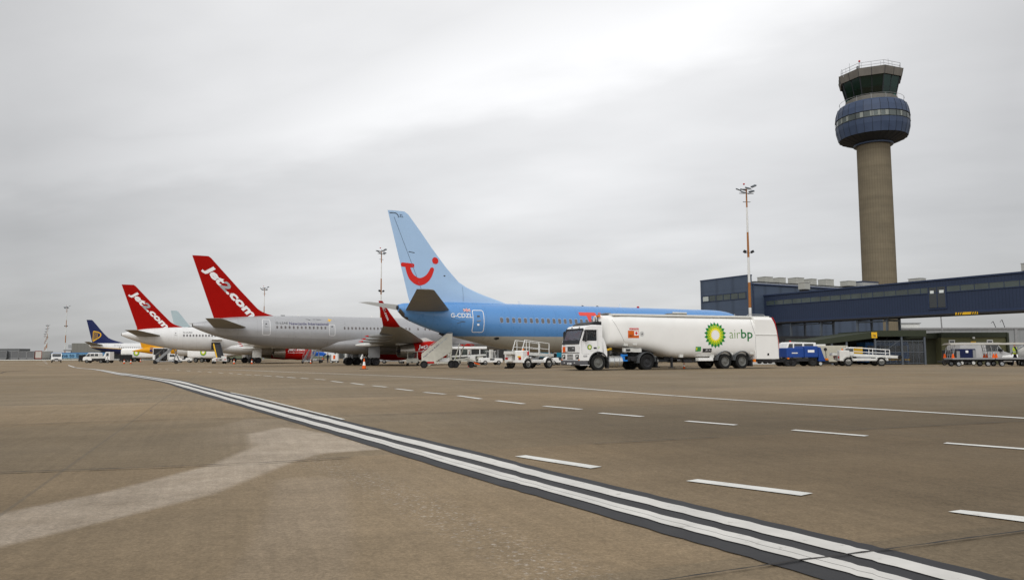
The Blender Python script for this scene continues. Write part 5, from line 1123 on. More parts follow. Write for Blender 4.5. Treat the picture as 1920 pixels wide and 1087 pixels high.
# ---- the refuelling lorry
M_CABW = mat('cab_white', (.80, .80, .79), .28, 0, .04); M_TANK = mat('tank_white', (.80, .795, .77), .35, 0, .045, .7, .3)
M_GREEN1 = mat('sunflower_green', (.01, .20, .045), .4, 0, .05); M_GREEN2 = mat('sunflower_lime', (.33, .52, .02), .4, 0, .05); M_YEL2 = mat('sunflower_yellow', (.85, .72, .03), .4, 0, .04)
def sunflower(par, name, mapf, r, far=False, asp=1.0):
    P_ = []; cols = []
    def star(n, ro, ri, ph): return [(r * asp * (ro if i % 2 == 0 else ri) * math.sin(ph + math.pi * i / n), r * (ro if i % 2 == 0 else ri) * math.cos(ph + math.pi * i / n)) for i in range(2 * n)]
    def petals(n, ro, w_, ri, ph):
        o_ = []
        for i in range(n):
            a = ph + 2 * math.pi * i / n; 
            for_ = [(ri, -w_ * .7), (ro * .80, -w_), (ro, 0), (ro * .80, w_), (ri, w_ * .7)]
            o_.append([(r * asp * q * math.sin(a + b), r * q * math.cos(a + b)) for q, b in for_])
        return o_
    n = 18
    lay = [(petals(n, 1.0, .168, .3, 0), 0), (petals(n, .84, .150, .3, math.pi / n), 1), (petals(n, .66, .15, .25, 0), 2)]
    lay += [([[(r * asp * .62 * math.sin(a), r * .62 * math.cos(a)) for a in [2 * math.pi * i / 36 for i in range(36)]]], 1), (petals(n, .60, .13, .2, math.pi / n), 2), ([[(r * asp * .46 * math.sin(a), r * .46 * math.cos(a)) for a in [2 * math.pi * i / 36 for i in range(36)]]], 2), ([star(n, .42, .32, 0)], 3)]
    polys, order, lev = [], [], []
    for li, (ps, c_) in enumerate(lay):
        for p in ps: polys.append(p); order.append(c_); lev.append(li)
    return decal(name, polys, lambda x, y, i: mapf(x, y, .006 + .003 * lev[i]), [M_GREEN1, M_GREEN2, M_YEL2, M_LETW], par, order)

t_ = thing('fuel_truck', 'white articulated refuelling lorry with a green and yellow sunflower and air bp on its tank', 'tanker lorry', (4.786, 46.85, 0), R(202)); TR = t_
lower = [(-.30, .98), (-.30, 1.80), (1.22, 1.80), (1.27, 1.5), (1.28, .60), (.60, .60)] + arch_pts(0, .62, 12, 150, .48, 8)
cab = side(t_, 'cab', lower, 1.24, M_CABW, .03)
for sg in (1, -1):
    a = MB(); y0, y1 = sg * 1.13, sg * 1.235
    a.prism([(-.30, 1.79), (-.30, 2.52), (.08, 2.52), (.11, 2.2), (.11, 1.79)], y0, y1); a.prism([(-.30, 2.50), (-.30, 2.72), (.55, 2.72), (.86, 2.62), (.97, 2.46), (.9, 2.47), (.1, 2.47), (.06, 2.50)], y0, y1); a.prism([(1.215, 1.79), (1.1, 1.79), (.89, 2.46), (.965, 2.48)], y0, y1)
    a.build('door_frame', M_CABW, cab, bevel=.01)
    pane(cab, 'side_window', [(.11, 1.79), (1.12, 1.79), (.90, 2.47), (.10, 2.48)], sg * 1.19, M_CABGL)
    b = MB(); 
    for P_ in line2([(.13, 1.83), (.13, 2.44), (.88, 2.44), (1.08, 1.83), (.13, 1.83)], .05): b.prism(P_, sg * 1.236, sg * 1.245)
    b.build('window_seal', M_BLACK, cab)
side(cab, 'roof', [(-.30, 2.66), (-.28, 2.76), (.45, 2.78), (.80, 2.70), (.965, 2.52), (.95, 2.49), (.80, 2.56), (-.30, 2.60)], 1.2, M_CABW, .04)
MB().bb(-.30, -.24, -1.14, 1.14, 1.79, 2.62).build('rear_wall', M_CABW, cab)
slab(cab, 'windscreen', (1.19, 1.82), (.955, 2.50), 1.12, M_SCREEN, .012)
a = MB(); 
for y in (-1.13, 1.13): a.add([(1.225, y - .05, 1.80), (1.225, y + .05, 1.80), (.985, y + .05, 2.53), (.985, y - .05, 2.53), (1.20, y - .05, 1.78), (1.20, y + .05, 1.78), (.95, y + .05, 2.5), (.95, y - .05, 2.5)], [(0, 1, 2, 3), (4, 5, 6, 7), (0, 1, 5, 4), (1, 2, 6, 5), (2, 3, 7, 6), (3, 0, 4, 7)])
a.build('screen_pillar', M_BLACK, cab)
slab(cab, 'screen_base', (1.275, 1.60), (1.20, 1.84), 1.17, M_BLACK, .012); slab(cab, 'sun_visor', (.985, 2.47), (.955, 2.56), 1.15, M_BLACK, .03)
for y in (.55, -.35): MB().tube((1.245, y + .3, 1.86), (1.19, y - .25, 1.93), .012, n=5).build('wiper', M_BLACK, cab)
a = MB(); a.bb(.45, .75, .35, .8, .9, 1.78); a.bb(.0, .2, .35, .85, 1.0, 2.2); a.bb(.0, .2, -.85, -.35, 1.0, 2.2); a.bb(.95, 1.15, -1.05, 1.05, 1.6, 1.80); a.build('seats_and_dashboard', M_SEAT, cab)
MB().bb(1.285, 1.30, -.62, .62, 1.16, 1.46).build('upper_grille', M_BLACK, cab, bevel=.01); a = MB()
for k in range(4): a.bb(1.30, 1.306, -.58, .58, 1.19 + .07 * k, 1.205 + .07 * k)
a.tube((1.31, -.1, 1.2), (1.31, .1, 1.43), .012, n=5); a.build('grille_bar', M_STEEL, cab)
MB().bb(1.30, 1.315, -1.02, -.66, 1.12, 1.46).build('hazard_plate', M_ORANGE, cab); MB().bb(1.30, 1.315, -.62, -.36, 1.16, 1.44).build('class_plate', M_LETW, cab)
text_mesh('VOLVO', .34, .055, [M_LETK], lambda x, y: (1.292, -1.05 + x, 1.535 + y), 'badge', cab); text_mesh('FM 380', .28, .09, [M_LETW], lambda x, y: (1.312, .28 + x, 1.30 + y), 'model_badge', cab)
MB().bb(1.272, 1.30, -1.22, 1.22, 1.06, 1.09).build('panel_gap', M_BLACK, cab)
a = MB(); a.k = 0; a.bb(1.28, 1.30, -.45, .45, .66, 1.0); a.k = 1
for k in range(4): a.bb(1.30, 1.31, -.40, .40, .68 + .085 * k, .725 + .085 * k)
a.build('lower_grille', [M_CABW, M_BLACK], cab)
for y in (-.92, .92):
    l_ = MB().bb(1.275, 1.31, y - .20, y + .20, .70, .96).build('headlight', M_BLACK, cab, bevel=.02); MB().sphere((1.30, y + .06, .86), .075, 10).build('lamp', M_LAMP, l_, True); MB().sphere((1.30, y - .08, .78), .05, 10).build('lamp', M_LAMP, l_, True)
    MB().bb(1.24, 1.32, y + (.21 if y > 0 else -.31), y + (.31 if y > 0 else -.21), .60, .68).build('indicator', M_AMBER, cab)
MB().prism([(.72, .30), (1.30, .30), (1.36, .36), (1.36, .62), (.72, .62)], -1.24, 1.24).build('bumper', mat('grey_bumper', (.10, .10, .11), .55), cab, bevel=.03)
n_ = MB().bb(1.36, 1.372, -.28, .28, .36, .47).build('number_plate', M_LETW, cab); text_mesh('SV06 FLK', .44, .075, [M_LETK], lambda x, y: (1.376, -.22 + x, .378 + y), 'characters', n_)
for y in (-.7, .7): MB().sphere((1.36, y, .46), .05, 8).build('fog_lamp', M_LAMP, cab, True)
MB().bb(.60, .78, -1.2, 1.2, .32, .95).build('step_box', M_BLACK, cab); MB().bb(.62, 1.25, 1.20, 1.25, .32, .345).build('step', M_LETW, cab)
for sg in (1, -1):
    fender(cab, 0, .48, .60, sg * .86, sg * 1.262, M_BLACK, -5, 175, .07); MB().bb(-.72, -.64, sg * .9, sg * 1.25, .12, .9).build('mud_flap', M_BLACK, cab)
    m_ = MB().bb(.93, 1.03, sg * 1.36, sg * 1.56, 1.74, 2.40).build('mirror', M_BLACK, cab, bevel=.04); a = MB(); a.path([(1.0, sg * 1.2, 2.44), (1.0, sg * 1.46, 2.40)], .02); a.path([(1.08, sg * 1.22, 1.86), (1.0, sg * 1.46, 1.80)], .025); a.build('mirror_arm', M_BLACK, m_)
    MB().bb(.945, .93, sg * 1.38, sg * 1.54, 1.8, 2.35).build('mirror_glass', M_ALU, m_)
    b = MB()
    for P_ in line2([(1.14, 1.8), (1.12, 1.02), (.62, 1.0)], .014) + line2([(.03, 1.0), (.03, 1.8), (.02, 2.5)], .014) + line2([(-.04, 1.2), (.6, 1.2)], .008): b.prism(P_, sg * 1.241, sg * 1.2445)
    b.build('door_gap', M_GREY, cab)
    MB().bb(.12, .32, sg * 1.24, sg * 1.262, 1.32, 1.41).build('door_handle', M_BLACK, cab)
mside = lambda cx_, cz_, yy: (lambda x, y, o_=.0: (cx_ - x, yy + o_, cz_ + y))
sunflower(cab, 'door_emblem', mside(.60, 1.41, 1.243), .175); decal('small_emblem', [[(.07 * math.cos(a), .07 * math.sin(a)) for a in [2 * math.pi * i / 14 for i in range(14)]], [(.045 * math.cos(a), .045 * math.sin(a)) for a in [2 * math.pi * i / 14 for i in range(14)]]], lambda x, y, i: (-.02 - x, 1.247 + .003 * i, 1.40 + y), [M_GREEN2, M_LETW], cab, [0, 1])
text_mesh('380', .22, .06, [M_LETW], lambda x, y: (1.0 - x, 1.25, .84 + y), 'side_badge', cab); MB().bb(.77, 1.02, 1.24, 1.246, .82, .92).build('badge_plate', M_GREY, cab)
side(cab, 'roof_deflector', [(-.30, 2.76), (-.30, 2.98), (.0, 3.0), (.32, 2.92), (.60, 2.77)], 1.16, M_BLACK, .03)
for y in (-.5, .5): MB().tube((.9, y, 2.60), (.9, y, 2.66), .04, n=6).build('marker_lamp', M_BLACK, cab)
a = MB(); a.prism([(-.30, .95), (-.30, 2.0), (-.36, 1.98), (-.5, 1.7), (-.62, 1.15), (-.62, .75), (-.45, .85)], .75, 1.24); a.prism([(-.30, .95), (-.30, 2.0), (-.36, 1.98), (-.5, 1.7), (-.62, 1.15), (-.62, .75), (-.45, .85)], -.75, -1.24); a.build('side_fairing', M_CABW, cab, bevel=.02)
ch = MB(); ch.bb(-4.4, .9, -.45, -.35, .62, .88); ch.bb(-4.4, .9, .35, .45, .62, .88); ch.bb(-4.3, -2.7, -.6, .6, .88, 1.05); ch.bb(-1.2, -.8, -.4, .4, .6, 1.0); ch.tube((-3.48, -.9, .48), (-3.48, .9, .48), .12); ch.tube((0, -.9, .42), (0, .9, .42), .09)
ch.bb(-2.9, -2.2, .5, 1.0, .55, .85); ch.tube((-2.45, 1.0, .70), (-2.45, 1.15, .70), .14, n=14); ch.path([(-.5, .2, 1.4), (-.9, .4, 1.1), (-1.4, .2, 1.25), (-1.9, .3, 1.05)], .03); ch.build('tractor_chassis', M_DARK, t_)
MB().tube((-.75, .5, 1.18), (-1.3, .55, 1.32), .07, n=8).build('yellow_hose', M_YEL, t_, True)
f = MB().tube((-.68, .86, .53), (-1.72, .86, .53), .36, n=28).build('fuel_tank', M_ALU, t_, True); a = MB()
for x in (-.80, -1.14, -1.5): a.tube((x - .025, .86, .53), (x + .025, .86, .53), .372, n=28)
a.build('tank_strap', M_STEEL, f, True); MB().tube((-.68, -.86, .53), (-1.72, -.86, .53), .36, n=24).build('air_tank', M_ALU, t_, True)
a = MB(); a.bb(-1.80, -1.70, .95, 1.1, .52, .98); a.bb(-2.14, -1.80, .95, 1.1, .86, .96); a.bb(-2.14, -1.80, .95, 1.1, .54, .62); a.bb(-1.95, -1.80, .96, 1.08, .62, .86); a.build('blue_bracket', mat('bright_blue_paint', (.02, .19, .58), .4), t_, bevel=.015)
for sg in (1, -1):
    wheel(t_, 0, sg * 1.07, .50, .30, M_HUB, .48)
    for y in (.76, 1.08): wheel(t_, -3.48, sg * y, .50, .27, M_DARK, .48)
    fender(t_, -3.48, .48, .60, sg * .62, sg * 1.25, mat('grey_mudguard', (.09, .095, .10), .5), -5, 178, .035); MB().bb(-4.22, -4.18, sg * .62, sg * 1.25, .12, .75).build('mud_flap', M_BLACK, t_)
# tank: rings (x, z bottom, z top, half width)
TK = [(-.50, 1.56, 3.36, .36), (-.56, 1.50, 3.40, .45), (-1.0, 1.50, 3.42, 1.0), (-1.35, 1.48, 3.42, 1.15), (-1.95, 1.42, 3.42, 1.24), (-2.7, 1.34, 3.42, 1.25), (-3.6, 1.22, 3.42, 1.25), (-4.5, 1.02, 3.42, 1.25), (-5.3, .80, 3.42, 1.25), (-6.0, .72, 3.42, 1.25), (-8.2, .72, 3.42, 1.25), (-11.9, .72, 3.42, 1.25)]
def tk(x):
    for a, b in zip(TK, TK[1:]):
        if x >= b[0]: t = (x - a[0]) / (b[0] - a[0]); return tuple(p + (q - p) * t for p, q in zip(a, b))
    return TK[-1]
def tank_y(x, z):
    _, zb, zt, hw = tk(x); h = (zt - zb) / 2; q = min(1, abs((z - zb - h) / h)); return hw * (1 - q ** 4.0) ** (1 / 4.0)
def tank_ring(x, zb, zt, hw, n=48, pw=4.0):
    h = (zt - zb) / 2; o_ = []
    for i in range(n):
        a = 2 * math.pi * i / n; c_, s_ = math.cos(a), math.sin(a); o_.append((x, hw * math.copysign(abs(c_) ** (2 / pw), c_), zb + h + h * math.copysign(abs(s_) ** (2 / pw), s_)))
    return o_
xs = sorted(set([q[0] for q in TK] + [-.56 - .36 * k for k in range(33)]), reverse=True)
tank = MB().ring([tank_ring(*tk(x)) if x > -11.9 else tank_ring(-11.9, .72, 3.42, 1.25) for x in xs if x >= -11.9]).build('tank', M_TANK, t_, True)
MB().prism([(-1.2, 3.36), (-13.3, 3.36), (-13.38, 3.50), (-1.2, 3.50)], -1.02, 1.02).build('top_walkway', mat('tank_coaming', (.66, .66, .62), .5, 0, .06), tank, bevel=.03)
a = MB(); a.path([(-11.6, .8, 3.5), (-11.8, .8, 3.62), (-13.0, .8, 3.62), (-13.2, .8, 3.5)], .025); a.path([(-11.5, -.2, 3.5), (-11.4, -.2, 3.68)], .03); a.build('top_rail', M_STEEL, tank)
MB().bb(-1.35, -.95, -.5, .5, 3.50, 3.56).build('hatch', M_GREY, tank); MB().bb(-.56, -.38, .3, .55, 3.30, 3.42).build('marker_light', M_AMBER, tank)
b = MB()
for P_ in line2(dense([(-1.02, 3.30), (-1.95, 1.60)], .2), .03): b.add([(x, tank_y(x, z) + .004, z) for x, z in P_], [(0, 1, 2, 3)])
b.build('tank_seam', mat('seam_shadow_paint', (.42, .42, .40), .6), tank, recalc=False)
ladder = MB(); ladder.path([(-.40, .45, 1.9), (-.40, .45, 3.3)], .025); ladder.path([(-.40, .15, 1.9), (-.40, .15, 3.3)], .025)
for k in range(6): ladder.path([(-.40, .15, 2.0 + .22 * k), (-.40, .45, 2.0 + .22 * k)], .018)
ladder.path([(-.28, .3, 2.9), (-.25, .5, 2.5), (-.3, .45, 2.0), (-.28, .2, 1.6)], .03); ladder.build('ladder_and_hoses', M_BLACK, tank)
# rear cabinet
cabp = [(-11.9, .60), (-13.88, .60), (-13.88, 1.2), (-13.84, 1.9), (-13.74, 2.5), (-13.60, 3.1), (-13.42, 3.42), (-11.9, 3.42)]
rc = MB(); n_c = []
for y, sh in ((-1.25, .10), (-1.10, 0), (1.10, 0), (1.25, .10)):
    n_c.append([(x, y, z - (sh * 1.6 if z > 3 else 0)) for x, z in cabp])
rear = rc.ring(n_c).build('rear_cabinet', M_TANK, t_, False, .03)
b = MB()
for P_ in line2([(-11.93, .62), (-11.93, 2.22), (-13.74, 2.22), (-13.86, .62), (-11.93, .62)], .02) + line2([(-11.5, 3.3), (-11.9, 2.25)], .014): b.prism(P_, 1.251, 1.256)
b.build('shutter_gap', M_GREY, rear); MB().bb(-11.95, -13.72, 1.25, 1.285, 2.22, 2.26).build('shutter_rail', M_OFFW, rear); MB().bb(-13.0, -12.88, 1.25, 1.28, .86, 1.0).build('lock', M_BLACK, rear)
side(rear, 'rear_edge_light', [(-13.895, 1.3), (-13.86, 1.9), (-13.76, 2.5), (-13.62, 3.1), (-13.45, 3.40), (-13.48, 3.42), (-13.66, 3.12), (-13.80, 2.5), (-13.90, 1.9), (-13.93, 1.3)], 1.22, M_REDL, 0)
a = MB(); a.bb(-13.5, -5.2, -.5, -.38, .62, .80); a.bb(-13.5, -5.2, .38, .5, .62, .80); a.bb(-13.8, -12.0, -1.15, 1.15, .42, .58); a.tube((-9.44, -1, .48), (-9.44, 1, .48), .1); a.tube((-10.82, -1, .48), (-10.82, 1, .48), .1); a.bb(-4.6, -3.0, -.5, .5, 1.02, 1.25); a.bb(-13.95, -13.85, -1.1, 1.1, .38, .50)
for x in (-12.4, -12.9, -13.3): a.tube((x, .9, .42), (x, 1.1, .42), .12, n=12)
a.build('trailer_chassis', M_DARK, t_)
a = MB(); a.bb(-2.55, -1.9, .85, 1.05, 1.12, 1.36); a.bb(-3.2, -2.5, .6, 1.0, 1.1, 1.35); a.build('coupling_box', M_OFFW, t_); MB().bb(-2.35, -2.05, 1.05, 1.07, 1.17, 1.30).build('gauge_window', M_BLACK, t_)
for x, z in ((-2.0, 1.6), (-2.62, 1.64), (-6.1, .86), (-8.5, .82), (-9.98, 1.0), (-11.65, 1.05)): MB().bb(x - .16, x + .12, tank_y(x, max(z, tk(x)[1] + .2)) - .10, tank_y(x, max(z, tk(x)[1] + .2)) + .03, z - .10, z + .10).build('side_bracket', M_OFFW, tank)
for sg in (1, -1):
    for x in (-9.44, -10.82):
        for y in (.74, 1.07): wheel(t_, x, sg * y, .50, .27, M_HUB, .48)
        fender(t_, x, .50, .62, sg * .6, sg * 1.27, mat('grey_mudguard', (.09, .095, .10), .5), 5, 175, .05)
    MB().bb(-11.62, -11.5, sg * .6, sg * 1.27, .14, .6).build('mud_flap', M_BLACK, t_); MB().bb(-8.5, -7.35, sg * .85, sg * 1.2, .52, .72).build('tool_tray', M_WHITE, t_, bevel=.02)
    a = MB(); a.bb(-5.55, -5.45, sg * .8, sg * .95, .12, .8); a.bb(-5.7, -5.3, sg * .75, sg * 1.0, .10, .14); a.bb(-7.0, -6.4, sg * .7, sg * .95, .42, .62); a.build('landing_leg', M_DARK, t_)
    MB().bb(-11.9, -11.72, sg * 1.1, sg * 1.25, .42, .6).build('side_marker', M_AMBER, t_)
ty = lambda cx_, cz_: (lambda x, y, o_=.006: (cx_ - x, tank_y(cx_ - x, cz_ + y) + o_, cz_ + y))
sunflower(tank, 'sunflower_emblem', ty(-8.66, 2.20), .87)
M_AIR = mat('air_lettering_green', (.16, .30, .07), .4); M_BP = mat('bp_lettering_green', (.01, .16, .04), .4)
text_mesh('air', .86, .56, [M_AIR], ty(-9.80, 1.99), 'lettering', tank, -.012, slices=2); text_mesh('bp', .96, .80, [M_BP], ty(-10.74, 1.80), 'lettering', tank, .012, slices=2)
q = ty(-7.69, 1.08); p_ = decal('fuel_grade_plate', [[(0, 0), (.70, 0), (.70, .24), (0, .24)]], lambda x, y, i: q(x, y), [M_LETK], tank, slices=True); text_mesh('JET A-1', .44, .13, [M_LETW], lambda x, y: q(x + .22, y + .055, .012), 'characters', p_, .01)
q2 = ty(-7.12, 1.14); decal('green_sticker', [[(0, 0), (.42, 0), (.42, .30), (0, .30)], [(.05, .08), (.12, .08), (.12, .24), (.05, .24)]], lambda x, y, i: q2(x, y, .006 + .003 * i), [mat('sticker_green', (.05, .28, .07), .5), M_YEL2], tank, [0, 1], True)
q3 = ty(-2.10, 1.98); pl = decal('hazard_placard', [[(0, 0), (.78, 0), (.78, .46), (0, .46)], [(.44, .16), (.75, .16), (.75, .44), (.44, .44)], [(.595, .19), (.70, .30), (.595, .41), (.49, .30)], [(.10, .52), (.76, .52), (.76, .62), (.10, .62)]], lambda x, y, i: q3(x, y, .006 + .003 * i), [mat('placard_orange', (.62, .12, .01), .5), M_LETW, M_LETR], tank, [0, 1, 2, 2], True)
text_mesh('1863', .3, .12, [M_LETK], lambda x, y: q3(x + .06, y + .08, .016), 'characters', pl); text_mesh('HIGHLY FLAMMABLE', .6, .06, [M_LETW], lambda x, y: q3(x + .13, y + .54, .02), 'characters', pl)
decal('inspection_sticker', [[(.16 * math.cos(a), .16 * math.sin(a)) for a in [2 * math.pi * i / 18 for i in range(18)]], [(-.05, -.07), (.06, -.05), (.01, .09)]], lambda x, y, i: ty(-3.10, 2.24)(x, y, .006 + .003 * i), [mat('sticker_grey', (.55, .55, .54), .5), M_LETK], tank, [0, 1], True)
cs_, sn_ = math.cos(R(202)), math.sin(R(202)); lx, ly = .08, .78
figure((4.786 + lx * cs_ - ly * sn_, 46.85 + lx * sn_ + ly * cs_, .97), R(202 + 14), 'person sitting inside the refuelling lorry cab', None, True, M_NAVYC, M_NAVYC, False)

# ---- generic ground vehicles, each modelled with x forward
def van(loc, rz, label, group=None, col=None):
    t = thing('van', label, 'van', loc, rz, group)
    b = side(t, 'body', [(-2.4, .35), (-2.42, 1.0), (-2.35, 1.95), (-2.2, 2.05), (.9, 2.05), (1.2, 1.95), (1.85, 1.22), (2.45, 1.05), (2.55, .8), (2.55, .35)], .96, col or M_WHITE, .07)
    slab(b, 'windscreen', (1.86, 1.25), (1.24, 1.93), .80, M_GLASS, .02)
    for s_ in (1, -1):
        pane(b, 'side_window', [(.1, 1.25), (1.7, 1.25), (1.15, 1.88), (.1, 1.88)], s_ * .961, M_GLASS); MB().bb(2.50, 2.57, s_ * .55 - .16, s_ * .55 + .16, .78, 1.0).build('headlight', M_LAMP, b)
        MB().bb(1.35, 1.5, s_ * 1.0, s_ * 1.2, 1.2, 1.45).build('mirror', M_BLACK, b)
        for x in (-1.55, 1.65): wheel(t, x, s_ * .84, .34, .2)
    MB().bb(2.52, 2.62, -.93, .93, .35, .62).build('bumper', M_BLACK, b, bevel=.03); MB().bb(2.55, 2.575, -.35, .35, .72, .95).build('grille', M_BLACK, b); MB().bb(2.62, 2.63, -.26, .26, .42, .53).build('number_plate', M_LETW, b)
    return t
def crew_truck(loc, rz, label, group=None, flat=True):
    t = thing('crew_truck', label, 'truck', loc, rz, group)
    b = side(t, 'cab', [(-.6, .5), (-.6, 1.95), (-.4, 2.05), (1.3, 2.05), (1.55, 1.95), (2.0, 1.3), (2.45, 1.15), (2.5, .5)], .9, M_WHITE, .05)
    for s_ in (1, -1):
        pane(b, 'side_window', [(1.15, 1.3), (1.9, 1.3), (1.5, 1.85), (1.15, 1.85)], s_ * .901, M_GLASS); pane(b, 'side_window', [(.35, 1.3), (1.05, 1.3), (1.05, 1.85), (.35, 1.85)], s_ * .901, M_GLASS); pane(b, 'side_window', [(-.45, 1.3), (.25, 1.3), (.25, 1.85), (-.45, 1.85)], s_ * .901, M_GLASS)
        for x in (1.7, -1.5): wheel(t, x, s_ * .8, .36, .22)
    slab(b, 'windscreen', (2.0, 1.33), (1.58, 1.92), .78, M_GLASS, .02); MB().bb(2.48, 2.56, -.88, .88, .4, .62).build('bumper', M_BLACK, b)
    MB().bb(-2.6, -.65, -.9, .9, .75, 1.0).build('load_bed', M_OFFW, t, bevel=.02); MB().bb(-2.6, 1.2, -.35, .35, .4, .7).build('chassis', M_DARK, t); return t
def tug(loc, rz, label, group=None, col=None, cabin=True):
    t = thing('baggage_tug', label, 'tow tractor', loc, rz, group); col = col or M_OFFW
    b = side(t, 'body', [(-1.5, .35), (-1.5, .85), (-.5, .9), (-.4, .6), (.2, .6), (.3, .95), (1.3, .9), (1.45, .7), (1.45, .35)], .7, col, .04)
    if cabin:
        a = MB()
        for x, y in ((-.5, .6), (-.5, -.6), (.35, .6), (.35, -.6)): a.tube((x, y, .85), (x * .85, y, 1.75), .035, n=6)
        a.bb(-.6, .45, -.68, .68, 1.74, 1.80); a.build('canopy', col, t); MB().bb(.36, .38, -.58, .58, 1.0, 1.7).build('windscreen', M_CABGL, t)
    MB().bb(-.45, .0, -.5, .5, .6, .8).build('seat', M_BLACK, t, bevel=.03); MB().tube((.25, .2, .9), (.1, .2, 1.15), .02, n=6).build('steering_column', M_BLACK, t)
    for s_ in (1, -1):
        for x in (-.95, .9): wheel(t, x, s_ * .62, .30, .2)
        MB().sphere((1.46, s_ * .45, .7), .07, 8).build('headlight', M_LAMP, b, True)
    MB().bb(-1.65, -1.5, -.1, .1, .35, .5).build('tow_hitch', M_DARK, t); return t
def cone(loc, label, h=.75):
    t = thing('traffic_cone', label, 'cone', loc, random.random(), 'traffic cones'); k = h / .75
    def rg(r_, z): return [(r_ * k * math.cos(a), r_ * k * math.sin(a), z * k) for a in [2 * math.pi * i / 20 for i in range(20)]]
    MB().ring([rg(.145, .035), rg(.105, .26)], caps=False).build('cone_body', M_ORANGE, t, True); MB().ring([rg(.107, .26), rg(.062, .52)], caps=False).build('white_band', M_WHITE, t, True); MB().ring([rg(.063, .52), rg(.028, .72), rg(.018, .74)]).build('cone_top', M_ORANGE, t, True)
    MB().box((0, 0, .02 * k), (.42 * k, .42 * k, .04 * k)).build('base', M_BLACK, t, bevel=.01); return t
def stairs(loc, rz, label, h=3.0, run=3.4, panel=True, col=None, group='mobile passenger stairs', pl=1.1):
    """steps climb towards +x; origin under the middle of the chassis"""
    t = thing('passenger_stairs', label, 'boarding stairs', loc, rz, group); col = col or M_CREAM; x0, z0, x1, z1 = -run / 2 - .35, .35, run / 2 - .5, h; n = int(h / .2)
    a = MB()
    for i in range(n + 1): f = i / n; a.bb(x0 + (x1 - x0) * f, x0 + (x1 - x0) * f + .26, -.62, .62, z0 + (z1 - z0) * f - .03, z0 + (z1 - z0) * f)
    a.bb(x1, x1 + pl, -.65, .65, z1 - .06, z1); a.build('steps', M_STEEL, t)
    for s_ in (1, -1):
        a = MB()
        if panel: a.prism([(x0 - .05, z0 - .2), (x0 + .5, z0 - .2), (x1 + .3, z1 - .45), (x1 + pl, z1 - .1), (x1 + pl, z1 + 1.0), (x1 - .1, z1 + 1.0), (x0 - .05, z0 + .8)], s_ * .66, s_ * .70)
        else: a.prism([(x0 - .05, z0 - .15), (x0 + .35, z0 - .15), (x1 + .2, z1 - .25), (x1 + pl, z1 - .2), (x1 + pl, z1), (x1, z1), (x0 - .05, z0 + .12)], s_ * .66, s_ * .70)
        sd_ = a.build('side_panel', col, t, bevel=.012)
        r_ = MB(); r_.path([(x0, s_ * .68, z0 + (.85 if panel else 0)), (x0, s_ * .68, z0 + 1.0), (x1, s_ * .68, z1 + 1.08), (x1 + pl, s_ * .68, z1 + 1.08), (x1 + pl, s_ * .68, z1)], .022)
        if not panel:
            for i in range(1, 5): f = i / 4; r_.path([(x0 + (x1 - x0) * f, s_ * .68, z0 + (z1 - z0) * f), (x0 + (x1 - x0) * f, s_ * .68, z0 + (z1 - z0) * f + 1.0)], .018)
        r_.build('handrail', M_STEEL, t)
    a = MB(); a.bb(x0 - .1, x1 + pl + .2, -.75, -.62, .36, .50); a.bb(x0 - .1, x1 + pl + .2, .62, .75, .36, .50); a.bb(x0 + .2, x0 + .3, -.75, .75, .36, .5); a.bb(x1 + .8, x1 + .9, -.75, .75, .36, .5); a.build('chassis', col, t)
    for s_ in (1, -1):
        a = MB(); a.path([(x1 + .2, s_ * .6, .45), (x1 + pl * .7, s_ * .6, z1 - .05)], .05); a.path([(x1 + pl, s_ * .6, .45), (x1 + .1, s_ * .6, z1 - .35)], .05); a.build('support_strut', col, t); MB().path([(x0 + run * .26, s_ * .6, .45), (x0 + run * .44, s_ * .6, z0 + (z1 - z0) * .38)], .035).build('support_strut', col, t)
        for x in (x0 + .15, x1 + .6): wheel(t, x, s_ * .78, .30, .16, M_DARK)
    a = MB(); a.bb(x1 - .7, x1 + .2, -.4, .4, .5, .8); a.build('pump_box', M_WHITE, t, bevel=.03); return t
